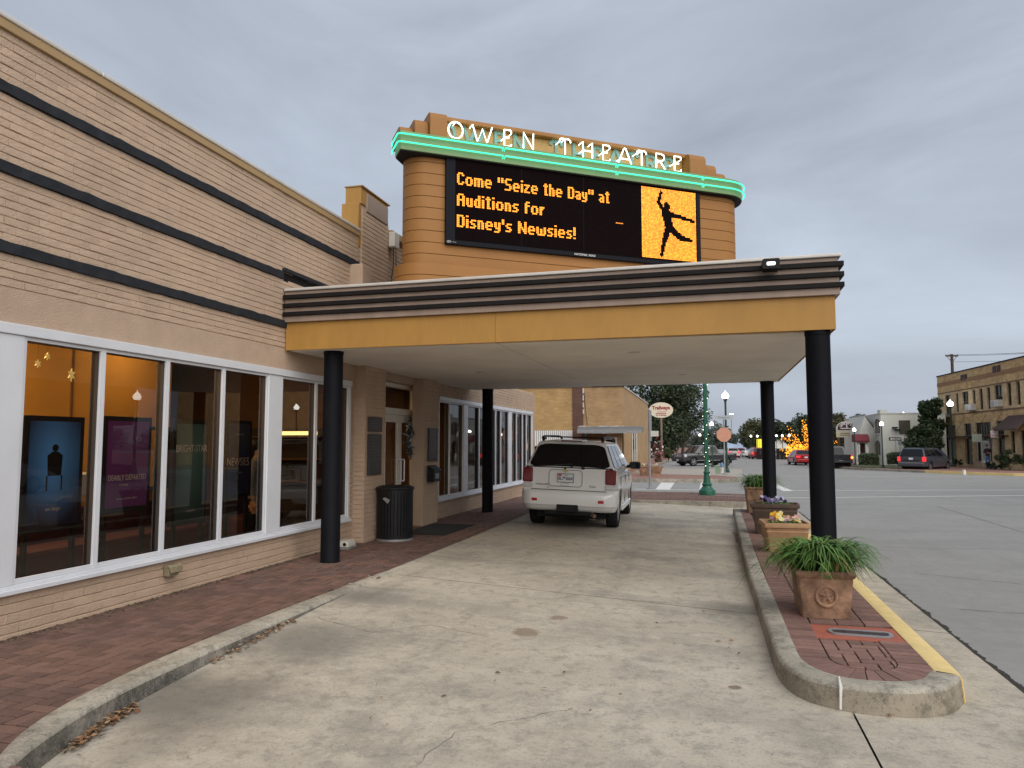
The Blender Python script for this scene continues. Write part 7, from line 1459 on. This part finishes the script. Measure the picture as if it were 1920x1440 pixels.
# law office sign
YL = 78.0; a, b = at(1568, 816, YL), at(1608, 816, YL); ztp = at(1588, 790, YL).z; w = (b.x-a.x)/2; zmid = at(1588, 808, YL).z; zlow = at(1588, 817, YL).z
o = empty("law_office_sign", ((a.x+b.x)/2, YL, zs(YL)+.15), 0, "arched maroon LAW OFFICE sign over the hedge beside the street", "sign"); zo = zs(YL)+.15
P = [(-w, zmid-zo), (w, zmid-zo)]+[(w*math.cos(t), zmid-zo+.25+(ztp-zmid-.25)*math.sin(t)) for t in np.linspace(0, math.pi, 17)]
mb = MB(); mb.extr([(x, -.1, z) for x, z in P], (0, .2, 0)); mb.build("arch_frame", M['offwhite'], o); mb = MB(); mb.extr([(x*.88, -.115, zmid-zo+.08+(z-zmid+zo)*.86) for x, z in P], (0, .014, 0)); mb.build("arch_board", mat("sign_maroon", (.06, .012, .02), .5, .1, 4), o)
for i, ch in enumerate("LAW OFFICE"):
    if ch != ' ':
        t = math.pi*(.84-.68*i/9); x, z = w*.66*math.cos(t), zmid-zo+.25+(ztp-zmid-.25)*.68*math.sin(t); put_text("lettering", ch, .42, M['white'], frame((x, -.118, z), (math.sin(t), 0, -math.cos(t)), (math.cos(t), 0, math.sin(t)), (0, -1, 0)), o, .002)
mb = MB(); mb.box(-w*.6, -.122, zmid-zo+.2, w*.6, -.116, zmid-zo+.28); mb.box(-.05, -.122, zmid-zo+.28, .05, -.116, zmid-zo+.8); mb.box(-.5, -.122, zmid-zo+.75, .5, -.116, zmid-zo+.8); mb.build("scales_mark", M['white'], o)
mb = MB(); mb.box(-w, -.1, zlow-zo-.15, w, .1, zmid-zo-.02); mb.build("name_board", mat("sign_cream2", (.55, .5, .36), .6, .1, 6), o)
for kq in range(2): mb = MB(); mb.box(-w*.7, -.106, zlow-zo+.02+kq*.18, w*.6, -.101, zlow-zo+.1+kq*.18); mb.build("board_text_row", mat("olive_text", (.16, .14, .05), .6, .3, 12), o)
for s in (-1, 1): mb = MB(); mb.box(s*w*.8-.12, -.12, 0, s*w*.8+.12, .12, zlow-zo-.15); mb.build("brick_post", M['brbrick'], o)
# far shed with blue roof, red wall; yellow banner; tall floodlight mast
YS = 140.0; S_ = lambda px, py: at(px, py, YS); zf = zs(YS)
o = empty("blue_roof_shed", (0, 0, 0), 0, "long low shed with pale blue metal roof at the end of the street", "building")
q = [S_(1362, 846), S_(1402, 846), S_(1402, 836), S_(1362, 830)]; mb = MB(); mb.hexa([q[0], q[1], q[1]+Vector((0, 14, 2)), q[0]+Vector((0, 14, 3)), q[0]+Vector((0, 0, .3)), q[1]+Vector((0, 0, .3)), Vector((q[2].x, YS+14, q[2].z+.3)), Vector((q[3].x, YS+14, q[3].z+.5))]); mb.build("roof", mat("blue_roof", (.34, .42, .55), .5, .06, .3), o)
mb = MB(); mb.box(q[0].x, YS+.2, zf, S_(1380, 846).x, YS+12, q[0].z); mb.build("red_wall", mat("shed_red", (.22, .13, .12), .8, .1, .5), o); mb = MB(); mb.box(S_(1380, 846).x+.01, YS+.2, zf, S_(1412, 846).x, YS+12, q[0].z-.1); mb.build("grey_wall", mat("shed_grey", (.34, .33, .31), .8, .1, .5), o)
for i in range(3): mb = MB(); x = S_(1383+i*8, 850).x; mb.box(x, YS+.15, zf+.1, x+.55, YS+.19, zf+1.0); mb.build("door", M['band'], o)
YB = 118.0; g = at(1424, 856, YB); o = empty("yellow_banner", (g.x, YB, zs(YB)), 0, "tall yellow banner sign lit beside the far lamps", "sign"); mb = MB(); mb.box(-.35, -.04, .9, .35, .04, 2.6); mb.build("banner", mat("banner_yellow", (.62, .50, .02), .6, .1, 2, emit=(.9, .75, .05), estr=.5), o); post(o, 2.7, .05, M['band'])
g = at(1373, 850, 170); o = empty("light_mast", (g.x, 170, -.35), 0, "thin tall light mast far behind the octagon sign", "light mast"); h = at(1373, 777, 170).z+.35; post(o, h, .1, M['grey']); mb = MB(); mb.box(-.4, -.2, h, .4, .2, h+.15); mb.build("lamp_head", emat("mast_light", (1, .95, .85), 2.5, False), o)
# dark black fence and white canopies behind the red car
o = empty("dark_fence", (at(1470, 860, 98).x, 98, zs(98)), 0, "low dark fence behind the red sedan", "fence")
for i in range(14): mb = MB(); mb.box(-3.2+i*.46, -.03, 0, -3.2+i*.46+.42, .03, 1.35); mb.build("board", M['black'], o)
o = empty("white_tent", (at(1462, 850, 104).x, 104, zs(104)), 0, "small white pitched tent behind the dark fence", "tent"); mb = MB(); mb.hexa([(-1.5, -1.5, 1.0), (1.5, -1.5, 1.0), (1.5, 1.5, 1.0), (-1.5, 1.5, 1.0), (-.2, -.2, 2.6), (.2, -.2, 2.6), (.2, .2, 2.6), (-.2, .2, 2.6)]); mb.build("roof", M['offwhite'], o)
for sx_ in (-1, 1):
    for sy_ in (-1, 1): mb = MB(); mb.box(sx_*1.4-.05, sy_*1.4-.05, 0, sx_*1.4+.05, sy_*1.4+.05, 1.0); mb.build("leg", M['white'], o)
# low wooded horizon
r = random.Random(77); lf = MB()
for c_i in range(120):
    cx_, cy_ = -250+c_i*4.9+r.uniform(-2, 2), r.uniform(235, 290); rad = r.uniform(3.2, 5.6); cz_ = r.uniform(1.5, 4.5)
    for i in range(480):
        d = Vector((r.gauss(0, 1), r.gauss(0, 1), r.gauss(0, 1))).normalized()*(r.random()**.4); q = Vector((cx_+d.x*rad*1.2, cy_+d.y*rad, max(-.4, cz_+d.z*rad))); u = Vector((r.gauss(0, 1), r.gauss(0, .4), r.gauss(0, 1))).normalized(); v = u.orthogonal().normalized(); l = r.uniform(.35, .8); lf.add([q-u*l, q+v*l*.6, q+u*l, q-v*l*.6], [(0, 1, 2, 3)])
tag(lf.build("distant_wood", M['leaf3'], None, fix=False), "hazy belt of woodland along the horizon", "wood", kind="stuff")
# shopfront across the road, mirrored in the theatre windows
o = empty("shopfront_row", (17.5, 0, 0), 0, "dark brick shop row across the street mirrored in the theatre windows", "building")
mb = MB(); mb.box(0, -20, -.1, 10, 32, .6); mb.box(0, -20, 2.6, 10, 32, 6.2); mb.box(1.2, -20, .6, 10, 32, 2.6); mb.build("wall", M['brbrick'], o)
for i in range(16): mb = MB(); mb.box(0, -19.5+i*3, .6, 1.0, -19.1+i*3, 2.6); mb.build("pier", M['brbrick'], o); mb = MB(); mb.box(.4, -19.1+i*3, .6, .42, -16.5+i*3, 2.6); mb.build("pane", M['dkglass'], o)
# ------------------------------------------------------------------ people
def person(name, label, loc, rz, top, legs, hair_len, armpose, cap=None):
    o = empty(name, loc, rz, label, "person"); V = []; E = []; Rr = []
    def v(p, r): V.append(p); Rr.append(r); return len(V)-1
    pel = v((0, 0, .95), (.15, .115)); sp = v((0, .01, 1.12), (.145, .10)); ch = v((0, .015, 1.32), (.17, .115)); nb = v((0, .01, 1.45), (.10, .08)); nk = v((0, -.005, 1.52), (.055, .058)); hd = v((0, -.015, 1.60), (.072, .085)); hm = v((0, -.015, 1.67), (.082, .098)); ht = v((0, -.005, 1.74), (.05, .06)); ns = v((0, -.115, 1.645), (.012, .012))
    E += [(pel, sp), (sp, ch), (ch, nb), (nb, nk), (nk, hd), (hd, hm), (hm, ht), (hm, ns)]
    for s in (-1, 1):
        hp = v((s*.095, 0, .90), (.092, .095)); kn = v((s*.105, -.015*s, .50), (.062, .066)); an = v((s*.11, .01, .10), (.042, .045)); he = v((s*.11, .03, .045), (.04, .04)); to = v((s*.125, -.13, .035), (.04, .03)); E += [(pel, hp), (hp, kn), (kn, an), (an, he), (he, to)]
        sh = v((s*.18, .01, 1.41), (.072, .07)); el, wr_, ha = armpose(s); e_ = v(el, (.046, .048)); w_ = v(wr_, (.032, .034)); h_ = v(ha, (.036, .024)); E += [(ch, sh), (sh, e_), (e_, w_), (w_, h_)]
        fd = (Vector(ha)-Vector(wr_)).normalized(); sd_ = fd.orthogonal().normalized()
        for k in range(4): f1 = v(tuple(Vector(ha)+fd*.05+sd_*(k-1.5)*.02), (.01, .01)); f2_ = v(tuple(Vector(ha)+fd*(.085-.006*abs(k-1.2))+sd_*(k-1.5)*.021+Vector((0, -.012, 0))), (.008, .008)); E += [(h_, f1), (f1, f2_)]
        tb = v(tuple(Vector(ha)+fd*.01+sd_*.05), (.010, .010)); tb2 = v(tuple(Vector(ha)+fd*.04+sd_*.062), (.009, .009)); E += [(h_, tb), (tb, tb2)]
    me = bpy.data.meshes.new("body"); me.from_pydata(V, E, []); ob = bpy.data.objects.new("body", me); COL.objects.link(ob)
    sk = ob.modifiers.new("skin", 'SKIN'); lay = me.skin_vertices[0].data if me.skin_vertices else None
    if lay is None:
        bm = bmesh.new(); bm.from_mesh(me); bm.verts.layers.skin.verify(); bm.to_mesh(me); bm.free(); lay = me.skin_vertices[0].data
    for i, rr in enumerate(Rr): lay[i].radius = rr
    lay[0].use_root = True; ss = ob.modifiers.new("sub", 'SUBSURF'); ss.levels = 2; ss.render_levels = 2
    dg = bpy.context.evaluated_depsgraph_get(); m2 = bpy.data.meshes.new_from_object(ob.evaluated_get(dg)); bpy.data.objects.remove(ob, do_unlink=True)
    for m_ in (M['skin'], top, legs, M['black']): m2.materials.append(m_)
    wl = [Vector(armpose(s)[1]) for s in (-1, 1)]; hl = [Vector(armpose(s)[2]) for s in (-1, 1)]
    for p in m2.polygons:
        c = p.center; z = c.z; near_hand = any((c-h).length < .14 and (c-w).length > .035 for h, w in zip(hl, wl))
        p.material_index = 0 if (z > 1.50 or near_hand) else (1 if z > .93 or abs(c.x) > .21 else (2 if z > .075 else 3)); p.use_smooth = True
    link(m2, "body", o); mb = MB(); mb.ball((0, .015, 1.685), .105, 14, 10, (.92, 1.05, .95)); 
    if hair_len: mb.tube([(0, .07, 1.68), (0, .085, 1.55), (0, .09, 1.68-hair_len)], [.09, .085, .05], 10)
    h = mb.build("hair", M['hair'] if not cap else cap, o, smooth=True)
    mb = MB()
    for s in (-1, 1): mb.ball((s*.032, -.098, 1.665), .011, 8, 6)
    mb.build("eyes", M['black'], o, smooth=True); return o
g = gr(1853, 879, .15)
person("person", "person in dark jacket and blue jeans standing on the right pavement", (g.x, g.y, g.z), R(20), M['jacket'], M['jeans'], 0, lambda s: ((s*.27, .04, 1.17), (s*.16, -.16, 1.14), (s*.08, -.22, 1.16)) , M['hair'])
d = FW+RT*((480-960)/FPX)-UP*((900-720)/FPX); p = Vector((0, 0, CAMZ))+d*(-6.35/d.x)
person("person", "dark-haired person in grey top inside the lobby behind the fourth pane", (-6.35, p.y, .0), R(110), M['greytop'], M['black'], .28, lambda s: ((s*.24, .02, 1.14), (s*.25, -.03, .92), (s*.25, -.05, .83)))

for i, (x, y) in enumerate(((52, 40), (48, 45))):
    tree("oak_tree", "dark tree down the side street mirrored in the theatre windows, %s one" % ("nearer", "farther")[i], (x, y, -.2), 7, 7, 4.5, 2, 3500, M['leaf'], 90+i, .35, "tree", "trees down the side street", 40, 0, .3)
